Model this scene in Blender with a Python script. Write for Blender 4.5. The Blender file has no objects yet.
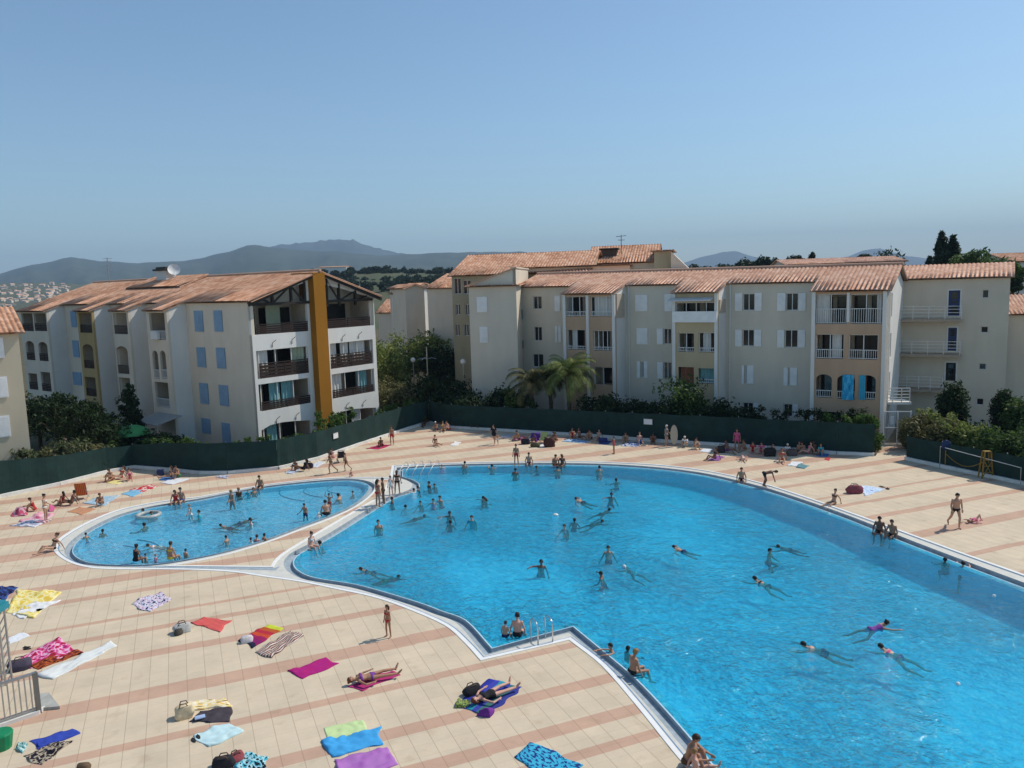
import bpy, bmesh, math, random
import numpy as np
from mathutils import Vector, Matrix, noise
from mathutils.geometry import tessellate_polygon
random.seed(7)
SC = bpy.context.scene
COL = SC.collection
R_ = math.radians
# ------------------------------------------------------------ camera geometry (also used to survey ground positions)
F = 790.; CX, CY, H = 512., 384., 13.0
TH = math.atan(.0295); PT = math.atan(98.96/F)
R0 = Vector((1,0,0)); F0 = Vector((0,math.cos(PT),-math.sin(PT))); U0 = Vector((0,math.sin(PT),math.cos(PT)))
CR = math.cos(TH)*R0 - math.sin(TH)*U0
CU = math.sin(TH)*R0 + math.cos(TH)*U0
def ray(px,py): return F0 + CR*((px-CX)/F) - CU*((py-CY)/F)
def P(px,py,z=0.):
    d = ray(px,py); t = (z-H)/d.z
    return Vector((d.x*t,d.y*t,z))
def PD(px,py,D):                       # point on the ray at forward distance D
    d = ray(px,py); t = D/d.y
    return Vector((d.x*t,D,H+d.z*t))
# ------------------------------------------------------------ materials
MATS = {}
def nt(name):
    m = bpy.data.materials.new(name); m.use_nodes = True
    n = m.node_tree; n.nodes.clear()
    o = n.nodes.new('ShaderNodeOutputMaterial'); b = n.nodes.new('ShaderNodeBsdfPrincipled')
    n.links.new(b.outputs[0], o.inputs[0])
    return m, n, b, o
def c4(c): return (c[0],c[1],c[2],1)
def mat(name, col, rough=.7, var=.0, scale=3., col2=None, bump=0., metallic=0., bscale=None, spec=.3):
    if name in MATS: return MATS[name]
    m, n, b, o = nt(name)
    b.inputs['Roughness'].default_value = rough; b.inputs['Metallic'].default_value = metallic
    b.inputs['Specular IOR Level'].default_value = spec
    b.inputs['Base Color'].default_value = c4(col)
    if var or col2 or bump:
        tc = n.nodes.new('ShaderNodeTexCoord')
        nz = n.nodes.new('ShaderNodeTexNoise'); nz.inputs['Scale'].default_value = scale; nz.inputs['Detail'].default_value = 6; nz.inputs['Roughness'].default_value=.65
        n.links.new(tc.outputs['Object'], nz.inputs['Vector'])
        if var or col2:
            cr = n.nodes.new('ShaderNodeValToRGB')
            a = col2 if col2 else tuple(x*(1-var) for x in col)
            e = col if col2 else tuple(min(1,x*(1+var)) for x in col)
            cr.color_ramp.elements[0].position=.32; cr.color_ramp.elements[1].position=.68
            cr.color_ramp.elements[0].color=c4(a); cr.color_ramp.elements[1].color=c4(e)
            n.links.new(nz.outputs[0], cr.inputs[0]); n.links.new(cr.outputs[0], b.inputs['Base Color'])
        if bump:
            nb = n.nodes.new('ShaderNodeTexNoise'); nb.inputs['Scale'].default_value = bscale or scale*6; nb.inputs['Detail'].default_value=4
            n.links.new(tc.outputs['Object'], nb.inputs['Vector'])
            bp = n.nodes.new('ShaderNodeBump'); bp.inputs['Strength'].default_value = bump; bp.inputs['Distance'].default_value=.03
            n.links.new(nb.outputs[0], bp.inputs['Height']); n.links.new(bp.outputs[0], b.inputs['Normal'])
    MATS[name] = m
    return m
def plaster(name, col, stain=.16):     # rendered wall: soft blotches and thin vertical run-off streaks
    if name in MATS: return MATS[name]
    m, n, b, o = nt(name)
    b.inputs['Roughness'].default_value=.9; b.inputs['Specular IOR Level'].default_value=.15
    tc = n.nodes.new('ShaderNodeTexCoord')
    mp = n.nodes.new('ShaderNodeMapping'); mp.inputs['Scale'].default_value=(.9,.9,.22)
    n.links.new(tc.outputs['Object'], mp.inputs['Vector'])
    s = n.nodes.new('ShaderNodeTexNoise'); s.inputs['Scale'].default_value=1.2; s.inputs['Detail'].default_value=5
    n.links.new(mp.outputs[0], s.inputs['Vector'])
    s2 = n.nodes.new('ShaderNodeTexNoise'); s2.inputs['Scale'].default_value=.35; s2.inputs['Detail'].default_value=6
    n.links.new(tc.outputs['Object'], s2.inputs['Vector'])
    ad = n.nodes.new('ShaderNodeMath'); ad.operation='ADD'; n.links.new(s.outputs[0], ad.inputs[0]); n.links.new(s2.outputs[0], ad.inputs[1])
    cr = n.nodes.new('ShaderNodeValToRGB')
    cr.color_ramp.elements[0].position=.38; cr.color_ramp.elements[1].position=.62
    cr.color_ramp.elements[0].color=c4(tuple(x*(1-stain) for x in col)); cr.color_ramp.elements[1].color=c4(col)
    dv = n.nodes.new('ShaderNodeMath'); dv.operation='MULTIPLY'; dv.inputs[1].default_value=.5; n.links.new(ad.outputs[0], dv.inputs[0])
    n.links.new(dv.outputs[0], cr.inputs[0]); n.links.new(cr.outputs[0], b.inputs['Base Color'])
    nb = n.nodes.new('ShaderNodeTexNoise'); nb.inputs['Scale'].default_value=14
    n.links.new(tc.outputs['Object'], nb.inputs['Vector'])
    bp = n.nodes.new('ShaderNodeBump'); bp.inputs['Strength'].default_value=.25; bp.inputs['Distance'].default_value=.02
    n.links.new(nb.outputs[0], bp.inputs['Height']); n.links.new(bp.outputs[0], b.inputs['Normal'])
    MATS[name]=m; return m
def leafmat(name, cols):
    if name in MATS: return MATS[name]
    m, n, b, o = nt(name)
    b.inputs['Roughness'].default_value=.6; b.inputs['Specular IOR Level'].default_value=.25
    g = n.nodes.new('ShaderNodeNewGeometry'); cr = n.nodes.new('ShaderNodeValToRGB')
    els = cr.color_ramp.elements
    els[0].position=0; els[0].color=c4(cols[0]); els[1].position=1; els[1].color=c4(cols[-1])
    for i,c in enumerate(cols[1:-1]):
        e = els.new((i+1)/(len(cols)-1)); e.color=c4(c)
    n.links.new(g.outputs['Random Per Island'], cr.inputs[0]); n.links.new(cr.outputs[0], b.inputs['Base Color'])
    tr = n.nodes.new('ShaderNodeBsdfTranslucent'); n.links.new(cr.outputs[0], tr.inputs['Color'])
    mx = n.nodes.new('ShaderNodeMixShader'); mx.inputs[0].default_value=.36
    n.links.new(b.outputs[0], mx.inputs[1]); n.links.new(tr.outputs[0], mx.inputs[2]); n.links.new(mx.outputs[0], o.inputs[0])
    MATS[name]=m; return m
def tilemat(name, cols, pu=.33, pv=.42):    # clay tiles: one colour per tile from UV cells
    if name in MATS: return MATS[name]
    m, n, b, o = nt(name)
    b.inputs['Roughness'].default_value=.85; b.inputs['Specular IOR Level'].default_value=.2
    uv = n.nodes.new('ShaderNodeUVMap')
    mp = n.nodes.new('ShaderNodeMapping'); mp.inputs['Scale'].default_value=(1/pu,1/pv,1)
    n.links.new(uv.outputs[0], mp.inputs['Vector'])
    fl = n.nodes.new('ShaderNodeVectorMath'); fl.operation='FLOOR'; n.links.new(mp.outputs[0], fl.inputs[0])
    wn = n.nodes.new('ShaderNodeTexWhiteNoise'); wn.noise_dimensions='2D'; n.links.new(fl.outputs[0], wn.inputs['Vector'])
    nz = n.nodes.new('ShaderNodeTexNoise'); nz.inputs['Scale'].default_value=.25; nz.inputs['Detail'].default_value=4
    n.links.new(uv.outputs[0], nz.inputs['Vector'])
    mxv = n.nodes.new('ShaderNodeMath'); mxv.operation='MULTIPLY_ADD'; mxv.inputs[1].default_value=.75
    n.links.new(wn.outputs[0], mxv.inputs[0])
    sb = n.nodes.new('ShaderNodeMath'); sb.operation='MULTIPLY_ADD'; sb.inputs[1].default_value=1.4; sb.inputs[2].default_value=-.56
    n.links.new(nz.outputs[0], sb.inputs[0]); n.links.new(sb.outputs[0], mxv.inputs[2])
    cr = n.nodes.new('ShaderNodeValToRGB'); els = cr.color_ramp.elements
    els[0].position=0; els[0].color=c4(cols[0]); els[1].position=1; els[1].color=c4(cols[-1])
    for i,c in enumerate(cols[1:-1]):
        e = els.new((i+1)/(len(cols)-1)); e.color=c4(c)
    n.links.new(mxv.outputs[0], cr.inputs[0]); n.links.new(cr.outputs[0], b.inputs['Base Color'])
    # step of each tile course
    sx = n.nodes.new('ShaderNodeSeparateXYZ'); n.links.new(mp.outputs[0], sx.inputs[0])
    fr = n.nodes.new('ShaderNodeMath'); fr.operation='FRACT'; n.links.new(sx.outputs[1], fr.inputs[0])
    bp = n.nodes.new('ShaderNodeBump'); bp.inputs['Strength'].default_value=.9; bp.inputs['Distance'].default_value=.03; bp.invert=True
    n.links.new(fr.outputs[0], bp.inputs['Height']); n.links.new(bp.outputs[0], b.inputs['Normal'])
    MATS[name]=m; return m
def stripemat(name, cols, scale, axis='X', blot=0.):      # woven stripes in the towel's own UV
    if name in MATS: return MATS[name]
    m, n, b, o = nt(name)
    b.inputs['Roughness'].default_value=.95; b.inputs['Specular IOR Level'].default_value=.1
    uv = n.nodes.new('ShaderNodeUVMap'); sx = n.nodes.new('ShaderNodeSeparateXYZ'); n.links.new(uv.outputs[0], sx.inputs[0])
    mu = n.nodes.new('ShaderNodeMath'); mu.operation='MULTIPLY'; mu.inputs[1].default_value=scale
    n.links.new(sx.outputs[0 if axis=='X' else 1], mu.inputs[0])
    fr = n.nodes.new('ShaderNodeMath'); fr.operation='FRACT'; n.links.new(mu.outputs[0], fr.inputs[0])
    cr = n.nodes.new('ShaderNodeValToRGB'); cr.color_ramp.interpolation='CONSTANT'; els=cr.color_ramp.elements
    els[0].position=0; els[0].color=c4(cols[0]); els[1].position=1/len(cols); els[1].color=c4(cols[1])
    for i,c in enumerate(cols[2:]):
        e=els.new((i+2)/len(cols)); e.color=c4(c)
    n.links.new(fr.outputs[0], cr.inputs[0]); n.links.new(cr.outputs[0], b.inputs['Base Color'])
    MATS[name]=m; return m
def blotmat(name, cols, scale=4., sharp=True):            # printed pattern of irregular flowers / blots
    if name in MATS: return MATS[name]
    m, n, b, o = nt(name)
    b.inputs['Roughness'].default_value=.95; b.inputs['Specular IOR Level'].default_value=.1
    uv = n.nodes.new('ShaderNodeUVMap')
    vo = n.nodes.new('ShaderNodeTexNoise'); vo.inputs['Scale'].default_value=scale; vo.inputs['Detail'].default_value=1.5
    n.links.new(uv.outputs[0], vo.inputs['Vector'])
    cr = n.nodes.new('ShaderNodeValToRGB'); cr.color_ramp.interpolation='CONSTANT' if sharp else 'LINEAR'; els=cr.color_ramp.elements
    k=len(cols); ps=[.0]+[.36+.3*i/(max(1,k-1)) for i in range(k-1)]
    els[0].position=0; els[0].color=c4(cols[0]); els[1].position=ps[1]; els[1].color=c4(cols[1])
    for i in range(2,k):
        e=els.new(ps[i]); e.color=c4(cols[i])
    n.links.new(vo.outputs[0], cr.inputs[0]); n.links.new(cr.outputs[0], b.inputs['Base Color'])
    MATS[name]=m; return m
# ------------------------------------------------------------ mesh builder
class MB:
    def __init__(s): s.v=[]; s.f=[]; s.uv=None
    def add(s, vs, fs):
        k=len(s.v); s.v+= [Vector(v) for v in vs]; s.f += [tuple(i+k for i in f) for f in fs]; return s
    def hexa(s, a):      # 8 corners: bottom 4 ccw, top 4
        return s.add(a,[(0,3,2,1),(4,5,6,7),(0,1,5,4),(1,2,6,5),(2,3,7,6),(3,0,4,7)])
    def box(s, c, d, rz=0., M=None):
        x,y,z=(q/2 for q in d); pts=[Vector(p) for p in ((-x,-y,-z),(x,-y,-z),(x,y,-z),(-x,y,-z),(-x,-y,z),(x,-y,z),(x,y,z),(-x,y,z))]
        Q = M if M else Matrix.Rotation(rz,3,'Z')
        return s.hexa([Q@p+Vector(c) for p in pts])
    def bar(s, a, b, w, h=None):   # rectangular bar between points
        a=Vector(a); b=Vector(b); h=h or w; d=(b-a).normalized()
        up=Vector((0,0,1)) if abs(d.z)<.95 else Vector((1,0,0))
        x=d.cross(up).normalized()*w/2; y=x.cross(d).normalized()*h/2
        return s.hexa([a-x-y,a+x-y,a+x+y,a-x+y,b-x-y,b+x-y,b+x+y,b-x+y])
    def tube(s, pts, r, n=8, caps=True):
        pts=[Vector(p) for p in pts]; rr = r if isinstance(r,(list,tuple)) else [r]*len(pts)
        rings=[]; prev=None
        for i,p in enumerate(pts):
            d=(pts[min(i+1,len(pts)-1)]-pts[max(i-1,0)]).normalized()
            if prev is None:
                up=Vector((0,0,1)) if abs(d.z)<.9 else Vector((1,0,0)); x=d.cross(up).normalized()
            else:
                x=(prev-d*prev.dot(d)).normalized()
            prev=x; y=d.cross(x)
            rings.append([p+(x*math.cos(2*math.pi*k/n)+y*math.sin(2*math.pi*k/n))*rr[i] for k in range(n)])
        vs=[v for rg in rings for v in rg]; fs=[]
        for i in range(len(pts)-1):
            for k in range(n):
                a=i*n+k; b=i*n+(k+1)%n; fs.append((a,b,b+n,a+n))
        if caps: fs.append(tuple(range(n-1,-1,-1))); fs.append(tuple(range((len(pts)-1)*n,len(pts)*n)))
        return s.add(vs,fs)
    def ell(s, c, r, M=None, nu=12, nv=8):
        c=Vector(c); M=M or Matrix.Identity(3); vs=[c+M@Vector((0,0,r[2]))]; fs=[]
        for j in range(1,nv):
            t=math.pi*j/nv
            for i in range(nu):
                a=2*math.pi*i/nu
                vs.append(c+M@Vector((r[0]*math.sin(t)*math.cos(a),r[1]*math.sin(t)*math.sin(a),r[2]*math.cos(t))))
        vs.append(c+M@Vector((0,0,-r[2])))
        for i in range(nu):
            fs.append((0,1+i,1+(i+1)%nu))
            for j in range(nv-2):
                a=1+j*nu+i; b=1+j*nu+(i+1)%nu; fs.append((a,a+nu,b+nu,b))
            a=1+(nv-2)*nu+i; b=1+(nv-2)*nu+(i+1)%nu; fs.append((a,len(vs)-1,b))
        return s.add(vs,fs)
    def prism(s, poly, z0, z1):    # poly list of xy, may be any simple polygon
        tri=tessellate_polygon([[Vector((p[0],p[1],0)) for p in poly]]); n=len(poly)
        vs=[(p[0],p[1],z0) for p in poly]+[(p[0],p[1],z1) for p in poly]
        area=sum(poly[i][0]*poly[(i+1)%n][1]-poly[(i+1)%n][0]*poly[i][1] for i in range(n))
        fs=[]
        for t in tri:
            a,b,c=t; pa,pb,pc=poly[a],poly[b],poly[c]
            o=(pb[0]-pa[0])*(pc[1]-pa[1])-(pb[1]-pa[1])*(pc[0]-pa[0])
            if o<0: a,c=c,a
            fs.append((a+n,b+n,c+n)); fs.append((c,b,a))
        for i in range(n):
            j=(i+1)%n; fs.append((i,j,j+n,i+n) if area>0 else (j,i,i+n,j+n))
        return s.add(vs,fs)
def link(o, parent=None):
    COL.objects.link(o)
    if parent: o.parent=parent
    return o
def obj(name, mb, m, parent=None, smooth=False, loc=None):
    me=bpy.data.meshes.new(name)
    off = Vector(loc) if loc is not None else (Vector(parent['_w']) if parent is not None and '_w' in parent else Vector((0,0,0)))
    me.from_pydata([v-off for v in mb.v],[],mb.f); me.update()
    if mb.uv:
        l=me.uv_layers.new(name='UVMap')
        for poly in me.polygons:
            for li in poly.loop_indices: l.data[li].uv=mb.uv[me.loops[li].vertex_index]
    if m: me.materials.append(m)
    if smooth: me.polygons.foreach_set('use_smooth',[True]*len(me.polygons))
    o=bpy.data.objects.new(name,me); link(o,parent)
    if loc is not None: o.location=off
    return o
def tag(o, label=None, cat=None, group=None, kind=None):
    if label: o['label']=label
    if cat: o['category']=cat
    if group: o['group']=group
    if kind: o['kind']=kind
    return o
def thing(name, loc, label, cat, group=None, rz=0., world=True):
    o=bpy.data.objects.new(name,None); o.empty_display_size=.3; o.location=loc; o.rotation_euler=(0,0,rz); link(o)
    if world: o['_w']=tuple(loc)
    return tag(o,label,cat,group)
def struct(name, mb, m, smooth=False):
    return tag(obj(name,mb,m,smooth=smooth),kind='structure')
# ------------------------------------------------------------ common colours
WHITE=plaster('white_render',(.78,.76,.71),.1)
CREAM=plaster('cream_render',(.73,.645,.525),.10)
GREYC=plaster('grey_cream_render',(.70,.62,.50),.10)
SALM=plaster('salmon_render',(.56,.38,.25),.14)
OCHRE=plaster('ochre_render',(.50,.36,.17),.12)
ORANGE=plaster('orange_render',(.36,.155,.02),.12)
INNER=mat('loggia_inner',(.50,.42,.33),.9,.1,2)
DARK=mat('dark_room',(.02,.018,.016),.6)
def glassmat():
    m,n,b,o=nt('window_glass'); b.inputs['Base Color'].default_value=(.018,.02,.022,1); b.inputs['Roughness'].default_value=.08; b.inputs['Specular IOR Level'].default_value=.6
    return m
GLASS=glassmat()
FRAME=mat('white_frame',(.72,.71,.68),.5,.05,2)
RAILW=mat('white_rail_paint',(.72,.72,.70),.45,.06,3)
BROWN=mat('brown_stained_wood',(.035,.02,.016),.7,.25,4,bump=.2)
BLUESH=mat('pale_blue_shutter',(.23,.36,.50),.6,.12,1.5)
GREYSH=mat('pale_grey_shutter',(.82,.81,.78),.6,.08,1.5)
TILES=tilemat('clay_tiles',[(.38,.19,.125),(.48,.25,.165),(.56,.32,.22),(.62,.39,.28),(.68,.47,.35)])
TILESL=tilemat('clay_tiles_weathered',[(.32,.15,.085),(.44,.22,.13),(.52,.28,.175),(.58,.34,.225),(.62,.41,.29)])
METAL=mat('galvanised_steel',(.42,.43,.43),.4,.12,6,metallic=.8)
STEEL=mat('polished_steel',(.65,.66,.67),.2,metallic=1.)
# ------------------------------------------------------------ walls with real openings
class Wall:
    def __init__(s, O, az, nside=1):      # O point on the wall, az direction along it, outward normal on the camera side
        s.O=Vector((O[0],O[1],0)); a=R_(az); s.u=Vector((math.cos(a),math.sin(a),0)); s.n=Vector((s.u.y,-s.u.x,0))
        if s.n.dot(-s.O)<0: s.n=-s.n
    def off(s,p):                          # parallel plane, p metres outward
        w=Wall.__new__(Wall); w.O=s.O+s.n*p; w.u=s.u; w.n=s.n; return w
    def sz(s,px,py):
        d=ray(px,py); C=Vector((0,0,H)); t=(s.O-C).dot(s.n)/d.dot(s.n); q=C+d*t
        return ((q-s.O).dot(s.u), q.z)
    def pt(s,a,z,p=0.): q=s.O+s.u*a+s.n*p; return Vector((q.x,q.y,z))
    def rect(s,x0,y0,x1,y1):               # pixel box -> upright s/z rectangle
        a=s.sz(x0,y0); b=s.sz(x1,y1); c=s.sz(x0,y1); d=s.sz(x1,y0)
        l=(a[0]+c[0])/2; r=(b[0]+d[0])/2; return (min(l,r),(c[1]+b[1])/2,max(l,r),(a[1]+d[1])/2)
def panel(mb, W, outline, holes, th, p=0.):
    loops=[outline]+holes
    tri=tessellate_polygon([[Vector((a,z,0)) for a,z in l] for l in loops])
    flat=[q for l in loops for q in l]; N=len(flat)
    vs=[W.pt(a,z,p) for a,z in flat]+[W.pt(a,z,p-th) for a,z in flat]
    fs=[]
    for t in tri:
        a,b,c=t; nn=(vs[b]-vs[a]).cross(vs[c]-vs[a])
        if nn.dot(W.n)<0: a,c=c,a
        fs.append((a,b,c)); fs.append((c+N,b+N,a+N))
    k=0
    for l in loops:
        m=len(l)
        for i in range(m):
            j=(i+1)%m; fs.append((k+i,k+j,k+j+N,k+i+N))
        k+=m
    mb.add(vs,fs)
def rc(r): return [(r[0],r[1]),(r[2],r[1]),(r[2],r[3]),(r[0],r[3])]
def arch(r, rise=None, n=8):
    a0,z0,a1,z1=r; w=(a1-a0)/2; rise=rise or w; c=(a0+a1)/2
    return [(a0,z0),(a1,z0)]+[(c+w*math.cos(math.pi*i/n),z1-rise+rise*math.sin(math.pi*i/n)) for i in range(n+1)]
def wbox(mb, W, a0,a1,z0,z1,p0,p1):
    q=[W.pt(a0,z0,p0),W.pt(a1,z0,p0),W.pt(a1,z0,p1),W.pt(a0,z0,p1)]
    t=[W.pt(a0,z1,p0),W.pt(a1,z1,p0),W.pt(a1,z1,p1),W.pt(a0,z1,p1)]
    mb.hexa(q+t)
def window(b, W, r, frame=FRAME, th=.28, panes=2, curtain=None, p=0.):
    a0,z0,a1,z1=r
    f=MB(); fw=.06; d0,d1=p-.2,p-.13
    wbox(f,W,a0,a1,z0,z0+fw,d0,d1); wbox(f,W,a0,a1,z1-fw,z1,d0,d1)
    for i in range(panes+1):
        c=a0+fw/2+(a1-a0-fw)*i/panes; wbox(f,W,c-fw/2,c+fw/2,z0+fw,z1-fw,d0,d1)
    fo=obj('window',f,frame,b)
    g=MB(); wbox(g,W,a0,a1,z0,z1,p-.19,p-.17); go=obj('pane',g,GLASS,None); go.parent=fo; 
    shiftchild(go,b)
    return fo
def shiftchild(o,b):                        # sub-part whose parent part sits at the thing's origin
    off=Vector(b['_w']); me=o.data
    me.transform(Matrix.Translation(-off))
def shutter(b, W, r, m, p=.03, name='shutter'):
    a0,z0,a1,z1=r; s=MB(); wbox(s,W,a0,a1,z0,z1,p,p+.04)
    k=int((z1-z0)/.14)
    for i in range(k):
        z=z0+.08+i*(z1-z0-.12)/max(1,k); wbox(s,W,a0+.05,a1-.05,z,z+.07,p+.04,p+.052)
    return obj(name,s,m,b)
def loggia(b, W, r, depth=1.7, doors=2, curtain=None, rail=None, railh=1.0, railmat=None, inner=INNER, glazed=False, solid=False, p=0., th=.25, mull=0):
    """room behind an opening: floor, ceiling, sides, back wall with dark glazed doors, optional balustrade"""
    a0,z0,a1,z1=r; e=.03; q=MB()
    A0,A1,Z0,Z1=a0-.12,a1+.12,z0-.06,z1+.1; P0=p-th-.01; P1=P0-depth
    wbox(q,W,A0,A1,Z0-.1,Z0,P1,P0); wbox(q,W,A0,A1,Z1,Z1+.1,P1,P0)
    wbox(q,W,A0-.1,A0,Z0-.1,Z1+.1,P1,P0); wbox(q,W,A1,A1+.1,Z0-.1,Z1+.1,P1,P0)
    wbox(q,W,A0-.1,A1+.1,Z0-.1,Z1+.1,P1-.12,P1)
    lo=obj('loggia',q,inner,b)
    n=doors; w=(A1-A0)/max(1,n)
    for i in range(n):
        d0=A0+w*(i+.12); d1=A0+w*(i+.88); g=MB(); wbox(g,W,d0,d1,Z0+.0,min(Z1-.12,Z0+2.15),P1+.01,P1+.05)
        go=obj('glass_door',g,GLASS,None); go.parent=lo; shiftchild(go,b)
    if curtain:
        for (f0,f1,cm) in curtain:
            c=MB(); n_=max(6,int((f1-f0)*(a1-a0)*9)); pts=[]
            for i in range(n_+1):
                s_=a0+(a1-a0)*(f0+(f1-f0)*i/n_); pp=p-th-.14+.05*math.sin(i*1.9); pts.append((s_,pp))
            vs=[W.pt(s_,z0+.02,pp) for s_,pp in pts]+[W.pt(s_,z1-.02,pp) for s_,pp in pts]+[W.pt(s_,z0+.02,pp-.02) for s_,pp in pts]+[W.pt(s_,z1-.02,pp-.02) for s_,pp in pts]
            k=n_+1; fs=[]
            for i in range(n_): fs+=[(i,i+1,i+1+k,i+k),(i+2*k,i+3*k,i+1+3*k,i+1+2*k)]
            c.add(vs,fs); obj('curtain',c,cm,b)
    if mull:
        f=MB()
        for i in range(mull+1):
            c=a0+.03+(a1-a0-.06)*i/mull; wbox(f,W,c-.03,c+.03,z0,z1,p-.2,p-.14)
        wbox(f,W,a0,a1,z1-.05,z1,p-.2,p-.14)
        obj('glazing_bars',f,FRAME,b)
    if rail:
        f=MB(); rm=railmat or RAILW; zt=z0+railh
        if rail=='bars':
            wbox(f,W,a0,a1,zt-.05,zt,p-.1,p-.04); wbox(f,W,a0,a1,z0+.06,z0+.1,p-.1,p-.04)
            k=max(2,int((a1-a0)/.16))
            for i in range(k+1):
                c=a0+.02+(a1-a0-.04)*i/k; wbox(f,W,c-.015,c+.015,z0+.1,zt-.05,p-.085,p-.055)
        else:
            wbox(f,W,a0,a1,zt-.08,zt,p-.12,p-.02)
            k=4
            for i in range(k):
                zz=z0+.02+(railh-.14)*i/k; wbox(f,W,a0,a1,zz,zz+(railh-.14)/k*.8,p-.09,p-.05)
            for c in (a0+.04,(a0+a1)/2,a1-.04): wbox(f,W,c-.035,c+.035,z0,zt-.08,p-.05,p-.03)
        obj('railing',f,rm,b)
    return lo
def roof_panel(mb, e0, e1, r0, r1, pitch=.33, amp=.055, th=.12, rows=2, clipfn=None, uvo=(0,0)):
    """corrugated tile plane from eave e0-e1 up to ridge r0-r1; local u runs along the eave"""
    e0,e1,r0,r1=map(Vector,(e0,e1,r0,r1)); L=(e1-e0).length; nn=(e1-e0).cross(r0-e0).normalized()
    if nn.z<0: nn=-nn
    n=max(4,int(L/pitch)*6); k=len(mb.v); vs=[]; uvs=[]
    S=(r0-e0).length
    for j in range(rows+1):
        t=j/rows
        for i in range(n+1):
            f=i/n; u=f*L; ph=2*math.pi*u/pitch
            w=amp*(abs(math.sin(ph/2))**.7*2-1)
            q=e0.lerp(e1,f).lerp(r0.lerp(r1,f),t)+nn*w
            vs.append(q); uvs.append((uvo[0]+u,uvo[1]+t*S))
    fs=[]
    for j in range(rows):
        for i in range(n):
            a=j*(n+1)+i; fs.append((a,a+1,a+n+2,a+n+1))
    # underside
    b0=len(vs)
    for q in (e0,e1,r1,r0): vs.append(q-nn*th); uvs.append((0,0))
    fs.append((b0,b0+3,b0+2,b0+1))
    # eave fascia and verge edges
    for i in range(n): fs.append((i+1,i,b0,) if i<n/2 else (i+1,i,b0+1))
    fs.append((0,n//2,b0+1,b0)) if False else None
    fs=[f for f in fs if f]
    g=(n+1)*rows
    fs.append((0,b0,b0+3,g)); fs.append((n,g+n,b0+2,b0+1))
    mb.add(vs,fs)
    mb.uv=(mb.uv or [])+uvs
# ------------------------------------------------------------ camera, light, sky
cam=bpy.data.cameras.new('camera'); co=bpy.data.objects.new('camera',cam); link(co); SC.camera=co
M=Matrix((CR,CU,-F0)).transposed().to_4x4(); M.translation=Vector((0,0,H)); co.matrix_world=M
cam.sensor_width=36; cam.lens=F/1024*36; cam.clip_start=.1; cam.clip_end=40000
SUN_AZ, SUN_EL = 27., 49.
w=bpy.data.worlds.new('World'); SC.world=w; w.use_nodes=True; n=w.node_tree; n.nodes.clear()
sk=n.nodes.new('ShaderNodeTexSky'); sk.sky_type='NISHITA'; sk.sun_disc=False; sk.sun_elevation=R_(SUN_EL); sk.sun_rotation=R_(90-SUN_AZ)
sk.altitude=20; sk.air_density=1.0; sk.dust_density=.7; sk.ozone_density=2.0
bg=n.nodes.new('ShaderNodeBackground'); bg.inputs[1].default_value=SKY_STR if 'SKY_STR' in globals() else .115
wo=n.nodes.new('ShaderNodeOutputWorld'); wb=n.nodes.new('ShaderNodeVectorMath'); wb.operation='MULTIPLY'; wb.inputs[1].default_value=(.90,1.03,1.05); n.links.new(sk.outputs[0],wb.inputs[0]); n.links.new(wb.outputs[0],bg.inputs[0]); n.links.new(bg.outputs[0],wo.inputs[0])
sl=bpy.data.lights.new('sun','SUN'); sl.energy=3.6; sl.angle=R_(.53); sl.color=(1,.93,.82)
so=bpy.data.objects.new('sun',sl); link(so)
sd=Vector((math.cos(R_(SUN_AZ))*math.cos(R_(SUN_EL)),math.sin(R_(SUN_AZ))*math.cos(R_(SUN_EL)),math.sin(R_(SUN_EL))))
so.rotation_euler=sd.to_track_quat('Z','Y').to_euler(); so.location=(60,20,60)
SC.view_settings.view_transform='Standard'; SC.view_settings.look='None'; SC.view_settings.exposure=.16; SC.view_settings.gamma=1
# ------------------------------------------------------------ outlines surveyed from the view
def smooth(pts, closed=True, k=4):      # Catmull-Rom through points; a point with a third item keeps its corner
    n=len(pts); out=[]
    for i in range(n if closed else n-1):
        p1=pts[i]; p2=pts[(i+1)%n]
        p0=pts[i-1] if (closed or i>0) else p1
        p3=pts[(i+2)%n] if (closed or i+2<n) else p2
        a=Vector(p1[:2]); b=Vector(p2[:2]); m1=(b-Vector(p0[:2]))*.5; m2=(Vector(p3[:2])-a)*.5
        if len(p1)>2: m1=(b-a)
        if len(p2)>2: m2=(b-a)
        L=(b-a).length; 
        if m1.length>L: m1*=L/m1.length
        if m2.length>L: m2*=L/m2.length
        for j in range(k):
            t=j/k; h=[2*t**3-3*t*t+1,t**3-2*t*t+t,-2*t**3+3*t*t,t**3-t*t]
            q=a*h[0]+m1*h[1]+b*h[2]+m2*h[3]; out.append((q.x,q.y))
    return out
def G(pts):                             # pixel survey -> ground, keeping corner marks
    return [tuple(P(p[0],p[1])[:2])+tuple(p[2:]) for p in pts]
C=1
mainW_px=[(402.5,468.3,C),(440,466),(500,464.5),(560,464.2),(608,465.2),(657,468.5),(697,473.5),(728,480),(766,490),(817,507),(856,521.5),(900,539.5),(940,555),(985,572),(1030,589),(1090,613),(1150,650),(1180,710),(1150,790),(1060,860),(940,880),(830,862,C),(775,830),(738,790),(712,763.4),(701.8,750.5),(665.7,709.3),(634.8,677),(609,655),(572.9,625.5,C),(535,635.5),(491.6,647.4,C),(465,619),(440,609.5),(422,602.7),(389,592.5),(356,583.6),(313,576.5),(297.5,569.6),(292.7,562),(297,554.5),(308,548.3),(330.8,536.6),(361,517.8),(381.6,504.8),(395,497),(409,492.5),(417.5,488),(418.4,483),(412,479),(402,476,C)]
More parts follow.
